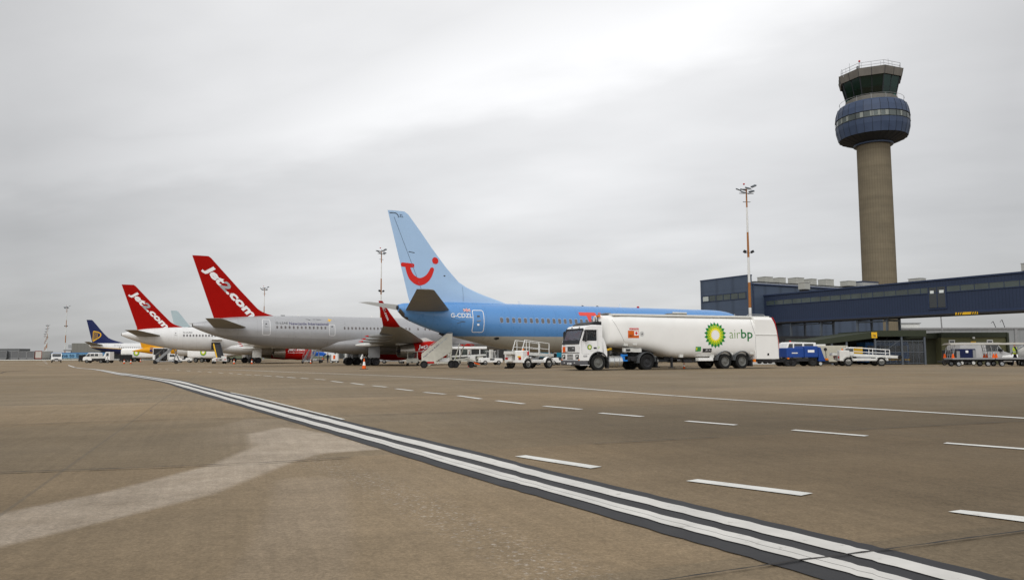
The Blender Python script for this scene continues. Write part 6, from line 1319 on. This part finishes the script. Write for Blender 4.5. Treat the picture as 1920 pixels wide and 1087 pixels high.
def belt_loader(loc, rz, label, group='belt loaders', tilt=.06, zb=.95, rail=True, length=6.0, col=None, rh=.95):
    t = thing('belt_loader', label, 'belt loader', loc, rz, group); col = col or M_WHITE; L2 = length / 2
    b = MB(); b.bb(-L2 * .72, L2 * .62, -.95, .95, .42, .62); b.build('chassis', col, t, bevel=.03)
    MB().bb(-L2 * .80, -L2 * .50, -.95, -.15, .42, 1.28).build('engine_cover', col, t, bevel=.05); MB().bb(-L2 * .80, -L2 * .52, .2, .95, .5, 1.05).build('operator_side', col, t, bevel=.05)
    d = MB().box((.15, .25, zb), (length, .95, .22), 0, -tilt).build('conveyor', M_OFFW, t, bevel=.02); MB().box((.15, .25, zb + .122), (length * .97, .68, .02), 0, -tilt).build('belt', M_RUB, d)
    MB().tube((length * .5 + .12, -.25, zb + tilt * length / 2), (length * .5 + .12, .75, zb + tilt * length / 2), .16, n=14).build('roller_bumper', M_RUB, d, True)
    if rail:
        for s_ in ((1, -1) if rail == 2 else (-1,)):
            y = .25 + s_ * .50; a = MB(); z_ = lambda x: zb + x * tilt
            xa, xb_ = -L2 * .55, L2 * .75
            a.path([(xa, y, z_(xa)), (xa + .35, y, z_(xa) + rh), (xb_, y, z_(xb_) + rh * .9), (xb_, y, z_(xb_))], .028)
            a.path([(xa + .1, y, z_(xa) + rh * .5), (xb_, y, z_(xb_) + rh * .45)], .022)
            for k in (.18, .62): x = xa + (xb_ - xa) * k; a.path([(x, y, z_(x)), (x, y, z_(x) + rh * .97)], .025)
            a.build('guard_rail', M_WHITE, t)
    a = MB(); a.path([(-L2 * .3, .25, .6), (.3, .25, zb)], .06); a.path([(L2 * .4, .25, .6), (.2, .25, zb)], .06); a.bb(-.6, .5, -.3, .4, .5, .75); a.build('lift_arm', M_GREY, t)
    MB().bb(-L2 * .66, -L2 * .5, -.75, -.35, .75, .95).build('seat', M_BLACK, t, bevel=.03); MB().tube((-L2 * .42, -.5, .62), (-L2 * .5, -.5, 1.15), .025, n=6).build('steering_column', M_BLACK, t)
    for s_ in (1, -1):
        for x in (-L2 * .55, L2 * .42): wheel(t, x, s_ * .86, .36, .24); fender(t, x, .36, .44, s_ * .72, s_ * 1.0, col, 8, 172)
        MB().bb(-L2 * .82, -L2 * .80, s_ * .7 - .12, s_ * .7 + .12, .65, .8).build('lamp', M_REDL, t)
    MB().tube((-L2 * .7, -.8, 1.28), (-L2 * .7, -.8, 1.42), .06, n=10).build('beacon', M_AMBER, t); return t
def bag_cart(loc, rz, label, cover=None, group='baggage carts', canopy=True, mesh_=True):
    t = thing('baggage_cart', label, 'baggage cart', loc, rz, group)
    MB().bb(-1.45, 1.45, -.75, .75, .50, .62).build('deck', M_GREY, t, bevel=.015); MB().bb(-1.5, 1.5, -.08, .08, .38, .5).build('spine', M_DARK, t)
    for x in (-1.38, 1.38):
        a = MB(); a.path([(x, -.7, .62), (x * .90, -.68, 1.42), (x * .84, -.6, 1.60), (x * .84, .6, 1.60), (x * .90, .68, 1.42), (x, .7, .62)], .025)
        for z_ in (.85, 1.1, 1.35): a.path([(x * .95, -.69, z_), (x * .95, .69, z_)], .014)
        for y in (-.35, 0, .35): a.path([(x * .97, y, .62), (x * .86, y, 1.60)], .014)
        a.build('end_frame', M_STEEL, t)
        for y in (-.7, .7): MB().prism([(x - .10, .60), (x + .10, .60), (x + .03, .92), (x - .03, .92)], y - .04, y + .04).build('corner_guard', M_ORANGE, t)
    if canopy:
        a = MB(); rs = []
        for i in range(9): x = -1.5 + 3.0 * i / 8; rs.append([(x, -.85, 1.58), (x, -.4, 1.72 + .02 * math.sin(i * 2.1)), (x, .4, 1.72 + .02 * math.cos(i * 1.7)), (x, .85, 1.58), (x, .0, 1.60)])
        a.ring(rs).build('canopy', cover or mat('canvas_canopy', (.36, .34, .30), .8, 0, .15, 3), t, True)
    a = MB(); a.path([(1.45, 0, .45), (2.2, 0, .35)], .03); a.build('drawbar', M_DARK, t)
    for x in (-1.0, 1.0):
        for y in (-.62, .62): wheel(t, x, y, .20, .13, M_STEEL)
    return t
def box_equipment(loc, rz, label, col, dims=(1.8, 1.2, 1.2), name='ground_power_unit', cat='power unit', group=None):
    t = thing(name, label, cat, loc, rz, group); lx_, ly_, lz_ = dims
    MB().bb(-lx_ / 2, lx_ / 2, -ly_ / 2, ly_ / 2, .35, .35 + lz_).build('housing', col, t, bevel=.04); MB().bb(-lx_ / 2 - .02, -lx_ / 2 + .25, -ly_ / 2 - .02, ly_ / 2 + .02, .45, .25 + lz_).build('vent_panel', M_GREY, t)
    MB().bb(-lx_ / 2, lx_ / 2, -ly_ / 2 + .1, ly_ / 2 - .1, .22, .35).build('frame', M_DARK, t); MB().path([(lx_ / 2, 0, .3), (lx_ / 2 + .6, 0, .28)], .03).build('drawbar', M_DARK, t)
    for x in (-lx_ * .33, lx_ * .33):
        for s_ in (1, -1): wheel(t, x, s_ * ly_ * .5, .22, .12, M_OFFW)
    return t
def small_tanker(loc, rz, label, logo=True, flip=1):
    t = thing('fuel_truck', label, 'tanker lorry', loc, rz, None)
    b = side(t, 'cab', [(-.3, .8), (-.3, 2.6), (.9, 2.6), (1.2, 1.8), (1.25, .5), (.6, .5)], 1.2, M_WHITE, .05); slab(b, 'windscreen', (1.21, 1.8), (.94, 2.5), 1.1, M_GLASS, .02)
    for s_ in (1, -1): pane(b, 'side_window', [(.1, 1.75), (1.1, 1.75), (.85, 2.4), (.1, 2.4)], s_ * 1.201, M_GLASS)
    tkx = [(-.6, 1.5, 3.2, .9), (-2, 1.4, 3.3, 1.2), (-4.5, 1.0, 3.3, 1.22), (-6, .8, 3.3, 1.22), (-12.6, .75, 3.3, 1.22), (-13.0, .85, 3.2, 1.1)]
    k = MB().ring([tank_ring(*q, 28) for q in tkx]).build('tank', M_TANK, t, True)
    for sg in (1, -1):
        if logo: sunflower(k, 'sunflower_emblem', lambda x, y, o_=0, sg=sg: (-9.2 - x * sg, sg * (1.235 + o_), 2.1 + y), .8)
        a = MB().bb(-2.8, -2.2, sg * 1.19, sg * 1.235, 2.0, 2.5).build('hazard_placard', M_ORANGE, k)
        for x in (0, -3.5, -9.6, -11.0): wheel(t, x, sg * 1.0, .5, .3)
    MB().bb(-12.5, .8, -.45, .45, .55, .8).build('chassis', M_DARK, t); return t

# right hand group; dull white on some stands in for shade
t_ = belt_loader((28.7, 61.3, g(61)), R(-9), 'white belt loader with a long guard rail parked before the canopy shelter', rail=2, zb=.84, tilt=-.05, length=5.2, rh=.62, col=M_OFFW)
MB().box((-1.3, -.62, 1.15), (.7, .5, .62)).build('operator_cab', M_OFFW, t_, bevel=.05)
MB().bb(-1.6, -1.0, -.885, -.875, 1.18, 1.42).build('cab_window', M_GLASS, t_)
t_ = thing('blue_tractor_unit', 'boxy blue tug unit parked close behind the refuelling lorry', 'aircraft tug', (23.75, 62.6, g(62.6)), R(184))
MB().bb(-.2, 1.28, -.95, .95, .72, 1.52).build('front_body', M_BLUE, t_, bevel=.06); MB().bb(-1.40, -.215, -.98, .98, .72, 1.66).build('rear_body', M_BLUE, t_, bevel=.08)
side(t_, 'tail_panel', [(-1.41, .40), (-2.0, .40), (-1.62, 1.55), (-1.41, 1.58)], .97, M_BLUE, .04); MB().bb(-1.3, 1.2, -.85, .85, .42, .70).build('chassis', M_DARK, t_)
MB().bb(-1.05, -.5, .985, 1.0, 1.14, 1.34).build('plate', M_LETW, t_); MB().bb(.35, .85, .955, .97, 1.05, 1.14).build('maker_plate', M_OFFW, t_); MB().bb(-2.3, -1.9, -.9, .9, .35, .52).build('rear_bumper', M_DARK, t_); MB().bb(-2.25, -2.0, .80, .92, .5, .65).build('lamp', M_AMBER, t_)
MB().bb(1.1, 1.25, .9, 1.0, .6, .72).build('front_lamp', M_AMBER, t_); MB().bb(1.25, 1.6, -.8, .8, .35, .5).build('front_bumper', M_DARK, t_); MB().sphere((-.75, .9, 1.60), .05, 8).build('cap', M_LETW, t_)
for x in (-.95, .75, 1.15):
    for s_ in (1, -1): wheel(t_, x, s_ * .82, .36, .25, M_DARK)
t_ = thing('service_truck', 'white cab truck half hidden behind the blue tug', 'truck', (25.4, 66.8, g(66.8)), R(183))
side(t_, 'cab', [(-1.3, .5), (-1.3, 2.05), (1.0, 2.1), (1.2, 2.0), (1.5, 1.3), (1.52, .5)], .95, M_WHITE, .05); MB().bb(-2.2, -1.35, -.9, .9, .6, 1.9).build('body', M_OFFW, t_, bevel=.03)
for x0_, x1_ in ((-1.05, -.2), (-.05, .7)): pane(t_, 'side_window', [(x0_, 1.35), (x1_, 1.35), (x1_ - .03, 1.95), (x0_, 1.95)], .951, M_GLASS)
pane(t_, 'side_window', [(.8, 1.0), (1.42, 1.0), (1.12, 1.95), (.8, 1.95)], .951, M_GLASS); MB().tube((.6, 0, 2.1), (.6, 0, 2.24), .07, n=8).build('beacon', M_REDL, t_); MB().path([(1.55, .95, .5), (1.5, .95, 1.4)], .05).build('hose_reel', M_BLACK, t_)
for x in (-1.5, .9):
    for s_ in (1, -1): wheel(t_, x, s_ * .8, .38, .25)
t_ = box_equipment((28.0, 66.5, g(66.5)), R(180), 'cream equipment box between the blue tug and the belt loader', mat('cream_box', (.46, .44, .36), .6), (3.0, 1.4, 1.42)); MB().tube((.5, .70, 1.45), (.5, .74, 1.45), .14, n=14).build('socket', M_BLACK, t_); MB().path([(.5, .74, 1.3), (.48, .78, .7)], .02).build('cable', M_BLACK, t_)
bag_cart((33.85, 55.6, g(55.6)), R(172), 'baggage cart with a pale canopy, the left one by the olive building')
bag_cart((36.9, 55.4, g(55.4)), R(172), 'baggage cart with a pale canopy, right of its twin beside the white steps')
t_ = box_equipment((40.3, 67.0, g(67)), R(176), 'dark blue baggage container standing behind the left cart', mat('dark_blue_container', (.006, .012, .055), .6), (1.5, 1.3, 1.1), 'container', 'container'); MB().bb(-.1, .12, .66, .68, 1.1, 1.3).build('label', M_LETW, t_)
van((43.2, 69.5, g(69)), R(4), 'white van parked behind the baggage carts, nose to the right', None, mat('shaded_white', (.42, .42, .42), .5))  # white van standing in shade; the shade is put into its grey colour
t_ = box_equipment((38.6, 66.0, g(67)), R(176), 'black bin left of the dark blue container behind the left cart', M_BLACK, (1.0, 1.0, 1.0), 'bin', 'bin')
t_ = thing('white_car', 'white car showing its windscreen behind the right baggage cart', 'car', (45.3, 65.6, g(66)), R(185)); side(t_, 'body', [(-2.0, .3), (-2.05, .9), (-1.7, 1.35), (-.2, 1.42), (.85, .95), (1.95, .82), (2.1, .3)], .85, M_WHITE, .08)
slab(t_, 'windscreen', (.86, .97), (-.1, 1.40), .7, M_GLASS, .015)
for s_ in (1, -1): pane(t_, 'side_window', [(-1.5, .95), (.6, .95), (-.2, 1.34), (-1.4, 1.30)], s_ * .851, M_GLASS)
for x in (-1.3, 1.3):
    for s_ in (1, -1): wheel(t_, x, s_ * .75, .32, .2)
t_ = stairs((39.9, 55.9, g(55.6)), R(-4), 'white mobile steps cut off by the right edge of the picture', 1.6, 2.6, True, M_OFFW)
figure((38.1, 56.8, g(56.8)), R(150), 'person in a yellow vest between the right cart and the white steps', 'ground crew in yellow vests', walk=.25)

# under and around the blue jet
t_ = stairs((-5.85, 60.9, g(60.9)), R(6), 'cream mobile stairs with lettered side standing under the blue jet tail', 1.75, 2.2, True, M_CREAM, pl=.35)
text_mesh('Next time, Relax', 2.3, .20, [M_LETN], lambda x, y: (-1.30 + (x * .76 - y * .65) * .72, -.706, .80 + (x * .65 + y * .76) * .72), 'lettering', t_, .004); text_mesh('book online', 1.2, .16, [mat('pale_blue_letter', (.25, .38, .50), .5)], lambda x, y: (.0 + (x * .76 - y * .65) * .6, -.706, 1.92 + (x * .65 + y * .76) * .6), 'lettering', t_)
MB().path([(.95, -.5, 1.65), (.75, -.6, .5)], .045).build('support_strut', M_CREAM, t_); MB().path([(1.55, -.3, 1.95), (1.1, -.6, .5)], .045).build('support_strut', M_CREAM, t_); MB().path([(2.0, .3, 2.0), (1.5, .5, .5)], .05).build('support_strut', M_CREAM, t_); MB().bb(.6, 2.1, -.3, .6, 1.9, 2.0).build('rear_platform', M_GREY, t_)
MB().bb(-1.2, -.5, -.79, -.755, .38, .52).build('red_reflector', M_REDL, t_); a = MB(); a.path([(.7, -.5, .5), (2.2, -.4, .75), (2.9, -.3, .5)], .07); a.path([(2.2, 0, .6), (3.0, .1, .3)], .05); a.build('towing_frame', M_CREAM, t_); MB().box((2.95, -.2, .34), (.5, .3, .1), 0, .3).build('orange_foot', M_ORANGE, t_); wheel(t_, 2.5, -.3, .26, .14, M_DARK); wheel(t_, .9, -.8, .31, .15, M_DARK)
t_ = belt_loader((1.35, 54.35, g(54)), R(42), 'white belt loader with a guard rail and fire extinguisher beside the lorry cab', rail=2, zb=1.02, tilt=-.05, length=4.3)
MB().bb(-1.73, -1.72, -.8, -.45, .8, .9).build('yellow_label', M_YEL, t_); MB().tube((-1.2, -.99, .95), (-1.2, -.99, 1.22), .06, n=10).build('fire_extinguisher', M_RED, t_)
t_ = thing('wheel_chock', 'black rubber wheel chock on the apron left of the near belt loader', 'chock', (-.42, 54.4, g(54)), .3, 'wheel chocks'); MB().prism([(-.17, 0), (.17, 0), (.10, .13), (-.10, .13)], -.1, .1).build('block', M_RUB, t_, bevel=.01); MB().path([(.1, 0, .08), (.25, .05, .02)], .012).build('rope', M_OFFW, t_)
t_ = thing('wheel_chock', 'pair of dark chocks on the apron right of the stairs', 'chock', (-4.0, 75.0, g(75)), .1, 'wheel chocks'); MB().prism([(-.5, 0), (0, 0), (-.25, .3)], -.1, .1).build('block', M_REDL, t_); MB().prism([(.15, 0), (.5, 0), (.4, .16), (.2, .16)], -.1, .1).build('block', M_RUB, t_)
cone((-10.67, 54.0, g(54)), 'large orange and white cone alone on the apron before the silver jet', .78)
cone((11.35, 49.6, 0), 'orange cone under the refuelling lorry tank', .42)
tug((-2.9, 98.3, -.38), R(200), 'white tug with a windscreen under the blue jet belly', None, M_WHITE)
belt_loader((-6.2, 101.5, -.38), R(186), 'far belt loader with a cream side under the blue jet belly', tilt=-.04, zb=1.2, rail=False, length=5.5, col=M_CREAM)
t_ = thing('air_bridge_beam', 'long white conveyor canopy beyond the blue jet belly', 'canopy', (-6.2, 106.0, -.38), R(3)); MB().bb(-4.6, 2.6, -.6, .6, 2.15, 2.5).build('roof', M_WHITE, t_, bevel=.05)
for x in (-4.3, -1.2, 1.6): MB().bb(x - .07, x + .07, -.5, -.4, 0, 2.15).build('post', M_WHITE, t_)
box_equipment((-5.4, 99.5, -.38), R(5), 'small white equipment trolley between the far belt loader and the tug', M_OFFW, (1.0, .9, .8), 'equipment_trolley', 'trolley')
for i, (x, y, a_, lb) in enumerate(((-10.0, 111.6, 100, 'person in a yellow vest leftmost under the blue jet tail'), (-9.1, 111.3, 200, 'person in a yellow vest second from left under the blue jet tail'), (-8.4, 112.5, 20, 'person in a yellow vest rightmost of three under the blue jet'), (-5.9, 103.9, 260, 'person in dark clothes bending near the far belt loader'))):
    figure((x, y, -.38), R(a_), lb, 'ground crew in yellow vests', walk=.15 * (i % 2), vest=i < 3, lean=.5 if i == 3 else .1, top=M_NAVYC)
figure((3.45, 96.4, -.38), R(170), 'person in a white shirt beyond the near belt loader', None, vest=False, top=M_WSHIRT)
figure((4.85, 96.0, -.38), R(200), 'person in black standing between the teal containers', None, vest=False)
M_TEAL = mat('teal_container', (.01, .18, .27), .5, 0, .08)
for x, lb in ((4.2, 'teal container left of the pair beyond the near belt loader'), (6.6, 'teal container beside the lorry cab')):
    box_equipment((x, 100.5, -.38), R(3), lb, M_TEAL, (2.0, 1.5, 1.5), 'container', 'container', 'teal containers')
t_ = thing('dolly', 'dark flat dolly under the teal containers', 'dolly', (4.5, 95.0, -.38), R(3)); MB().bb(-1.8, 1.8, -.7, .7, .45, 1.0).build('deck', M_BLACK, t_, bevel=.03)
for x in (-1.3, 1.3):
    for s_ in (1, -1): wheel(t_, x, s_ * .6, .22, .14)
tug((5.9, 92.6, -.38), R(185), 'white baggage tug half hidden behind the lorry cab', None, M_WHITE, False)
tug((13.9, 92.0, -.38), R(10), 'small white tug seen beneath the refuelling tank', None, M_OFFW, False); box_equipment((17.3, 93, -.38), 0, 'low white trolley seen beneath the refuelling tank', M_OFFW, (1.4, 1.0, .6), 'equipment_trolley', 'trolley')

# around the silver and white jets
stairs((-33.9, 126.6, -.38), R(80), 'metal stairs with white handrails standing beyond the silver jet belly', 2.9, 3.0, False, M_STEEL)
t_ = bag_cart((-35.8, 136.5, -.38), R(4), 'baggage cart under a bright blue cover beyond the silver jet', mat('blue_tarpaulin', (.02, .12, .50), .6)); MB().prism([(-1.5, 1.15), (1.35, 1.15), (1.9, 1.6), (1.2, 1.95), (-1.2, 2.0), (-1.5, 1.8)], -.78, .78).build('cover', mat('blue_tarpaulin', (.02, .12, .50), .6), t_, bevel=.08); MB().bb(-1.5, 1.4, -.8, -.785, 1.15, 1.22).build('strap', M_OFFW, t_)
t_ = box_equipment((-31.6, 133.2, -.38), R(3), 'white equipment box with an orange emblem beyond the silver jet', M_WHITE, (1.4, 1.2, 1.2)); MB().bb(-.1, .25, -.63, -.61, .7, 1.35).build('emblem', M_ORANGE, t_)
figure((-31.9, 129.6, -.38), R(150), 'person in dark clothes beside the blue covered cart', None, vest=False)
box_equipment((-27.1, 126.2, -.38), R(4), 'orange ground power unit left of the silver jet wheels', M_YEL, (1.0, 1.0, 1.1)); box_equipment((-27.7, 125.6, -.38), R(80), 'small grey trolley left of the orange power unit', M_GREY, (.9, .9, .6), 'equipment_trolley', 'trolley')
t_ = thing('steps_post', 'white access frame just right of the orange power unit', 'frame', (-24.2, 122.5, -.38), 0); MB().path([(-.9, 0, 0), (-.2, 0, 1.6), (.4, 0, 1.8)], .12).build('arm', M_WHITE, t_); MB().bb(-.5, .6, -.3, .3, .2, .9).build('base', M_WHITE, t_, bevel=.04); wheel(t_, -.3, -.35, .25, .15); wheel(t_, .4, -.35, .25, .15)
crew_truck((-26.8, 150.5, -.38), R(185), 'white crew cab truck seen behind the silver jet wheels')
for x, y, lb in ((-24.6, 148, 'person in a yellow vest seen between the silver jet wheels'), (-23.2, 148.4, 'person in a yellow vest beside the silver jet gear door')): figure((x, y, -.38), R(140), lb, 'ground crew in yellow vests')
t_ = thing('grey_car', 'small grey car beneath the silver jet engine', 'car', (-19.4, 121.5, -.38), R(185)); side(t_, 'body', [(-2.0, .3), (-2.05, .85), (-1.6, .95), (-.9, 1.35), (.5, 1.35), (1.1, .92), (1.95, .8), (2.1, .3)], .85, M_LETG, .08)
for s_ in (1, -1): pane(t_, 'side_window', [(-1.3, .95), (.95, .95), (.45, 1.28), (-.85, 1.28)], s_ * .851, M_GLASS)
for x in (-1.3, 1.3):
    for s_ in (1, -1): wheel(t_, x, s_ * .75, .32, .2)
t_ = thing('dolly', 'empty white dolly trailing behind the small grey car', 'dolly', (-15.9, 117.0, -.38), R(3)); MB().bb(-1.6, 1.6, -.7, .7, .42, .52).build('deck', M_OFFW, t_)
for x in (-1.2, 1.2):
    for s_ in (1, -1): wheel(t_, x, s_ * .6, .2, .14)
tug((-12.7, 95.5, -.38), R(95), 'cream tow tractor just left of the cream stairs', None, M_CREAM)
cone((-33.2, 123.5, -.38), 'small cone at the foot of the metal stairs by the silver jet', .7); cone((-44.9, 121.0, -.38), 'cone left of the white jet main wheels', .8); cone((-42.2, 121.5, -.38), 'cone between the white jet main wheels', .8)
t_ = belt_loader((-49.9, 127.6, -.38), R(122), 'belt loader raised into the open hold of the white jet', tilt=.0, zb=.9, rail=False, length=3.6)
MB().box((.7, .0, 1.95), (4.6, .9, .16), 0, -R(36)).build('raised_conveyor', M_BLACK, t_); MB().box((.7, .50, 1.95), (4.7, .12, .34), 0, -R(36)).build('yellow_side', M_YEL, t_); MB().box((.7, -.55, 1.95), (4.7, .22, .34), 0, -R(36)).build('side_rail', M_BLACK, t_)
stairs((-60.0, 130.0, -.38), R(20), 'open metal stairs beneath the white jet tail', 3.0, 3.0, False, M_STEEL)
small_tanker((-53.7, 151.5, -.38), R(-14), 'white tanker with a green emblem facing right beyond the white jet hold')
small_tanker((-81.5, 182.0, -.38), R(0), 'long white tanker with a green emblem under the yellow tail', True)
t_ = thing('high_loader', 'white boxed catering vehicle with its dark back open left of the metal stairs', 'truck', (-73.9, 158.0, -.38), R(190)); a = MB(); a.bb(-1.5, 1.5, -1.0, 1.0, 2.9, 3.05); a.bb(-1.5, -1.4, -1.0, 1.0, .6, 3.0); a.bb(1.4, 1.5, -1.0, 1.0, .6, 3.0); a.bb(-1.5, 1.5, -1.0, -.95, .6, 3.0); a.build('box_body', M_WHITE, t_); MB().bb(-1.38, 1.38, .3, .95, .62, 2.9).build('dark_interior', M_BLACK, t_); MB().bb(1.0, 1.5, .97, 1.02, .6, 1.6).build('side_locker', M_WHITE, t_)
side(t_, 'cab', [(-3.2, .5), (-3.2, 1.1), (-2.9, 1.75), (-1.55, 1.8), (-1.55, .5)], .9, M_WHITE, .05); pane(t_, 'side_window', [(-2.9, 1.15), (-1.8, 1.15), (-1.8, 1.65), (-2.7, 1.65)], .901, M_GLASS)
for x in (-2.5, 1.0):
    for s_ in (1, -1): wheel(t_, x, s_ * .85, .38, .25)
figure((-73.6, 156.6, -.38), R(200), 'person in a yellow vest in front of the open catering vehicle', 'ground crew in yellow vests')
tug((-65.9, 151.0, -.38), R(10), 'little white tug right of the metal stairs under the white jet', None, M_WHITE, False)
for x, y, lb in ((-69.2, 133.7, 'cone left of its twin, far left of the white jet'), (-67.3, 132.3, 'cone right of its twin, far left of the white jet'), (-84.7, 170.8, 'farthest small cone, under the long white tanker')): cone((x, y, -.38), lb, .8)
# far left vehicles
van((-99.4, 163.5, -.38), R(-59), 'white van driving towards the camera on the far left apron')
crew_truck((-84.8, 153.3, -.38), R(188), 'white crew cab truck leftmost beneath the navy tail')
t_ = thing('flatbed_truck', 'white flatbed truck with its cab to the right beneath the navy tail', 'truck', (-82.0, 150.8, -.38), R(3)); side(t_, 'cab', [(.55, .5), (.55, 2.2), (1.4, 2.2), (1.45, .5)], .9, M_WHITE, .05); side(t_, 'slanted_front', [(.1, 1.2), (.56, 2.15), (.56, 1.2)], .9, M_WHITE, .02); pane(t_, 'side_window', [(.65, 1.35), (1.2, 1.35), (1.2, 2.0), (.75, 2.0)], -.901, M_GLASS)
MB().bb(-2.3, .55, -.95, .95, .95, 1.35).build('load_bed', M_OFFW, t_, bevel=.02); MB().bb(-2.2, 1.2, -.7, .7, .5, .9).build('chassis', M_DARK, t_); MB().bb(.9, 1.1, -.91, -.905, .95, 1.15).build('emblem', M_LETK, t_)
for x in (-.3, 1.0):
    for s_ in (1, -1): wheel(t_, x, s_ * .8, .38, .25)
for x, y, lb in ((-92.0, 178.5, 'dark caged trolley right of the flatbed truck'), (-106.6, 187.0, 'dark caged trolley left of the crew cab truck')):
    t_ = thing('cage_trolley', lb, 'trolley', (x, y, -.38), .05, 'caged trolleys'); a = MB(); a.bb(-1.3, 1.3, -.7, .7, .4, .5)
    for k in range(9): a.path([(-1.3 + .325 * k, -.7, .5), (-1.3 + .325 * k, -.7, 1.9)], .03)
    for z_ in (.9, 1.4, 1.9): a.path([(-1.3, -.7, z_), (1.3, -.7, z_)], .03)
    a.build('cage', M_DARK, t_); MB().bb(-1.2, 1.2, -.6, .65, .5, 1.7).build('load', M_BLACK, t_)
    for q_ in (-1, 1):
        for s_ in (1, -1): wheel(t_, q_, s_ * .6, .22, .14)
tug((-105.2, 189.0, -.38), R(180), 'pale tug behind two people in yellow vests at the far left', None, M_OFFW)
figure((-99.5, 175.8, -.38), R(180), 'person in a yellow vest left of the crew cab truck, nearer one', 'ground crew in yellow vests'); figure((-100.4, 183.3, -.38), R(180), 'person in a yellow vest just left of the crew cab truck nose, farther one', 'ground crew in yellow vests')
box_equipment((-93.0, 181.0, -.38), R(3), 'white towed unit behind the two left cones', M_WHITE, (1.3, 1.0, .9), 'towed_unit', 'trailer')
# a treetop behind the grey shed
def tree(loc, h, r_, label):
    t = thing('tree', label, 'tree', loc); a = MB(); a.tube((0, 0, 0), (.1, 0, h * .6), .25, .14, 8)
    for k in range(6): an = k * 1.05; a.tube((.1, 0, h * (.4 + .03 * k)), (r_ * .6 * math.cos(an), r_ * .6 * math.sin(an), h * .8), .08, .03, 6)
    a.build('trunk', mat('bark', (.08, .06, .045), .9), t); rnd = random.Random(3); b = MB()
    for k in range(1500):
        th_, ph_ = rnd.uniform(0, 6.28), math.acos(rnd.uniform(-1, 1)); q = r_ * rnd.uniform(.45, 1.05) * (1 + .2 * math.sin(3 * th_ + ph_)); c_ = Vector((q * math.sin(ph_) * math.cos(th_), q * math.sin(ph_) * math.sin(th_), h * .78 + q * .7 * math.cos(ph_)))
        u_ = Vector((rnd.uniform(-1, 1), rnd.uniform(-1, 1), rnd.uniform(-1, 1))).normalized() * .22; v__ = u_.orthogonal().normalized() * .16; b.add([c_ - u_, c_ + v__, c_ + u_, c_ - v__], [(0, 1, 2, 3)])
    b.build('crown', mat('dark_foliage', (.035, .05, .022), .8, 0, .35, .8), t, recalc=False)
tree((112.0, 173.0, -.38), 6.8, 2.0, 'dark treetop just showing over the grey shed roof')
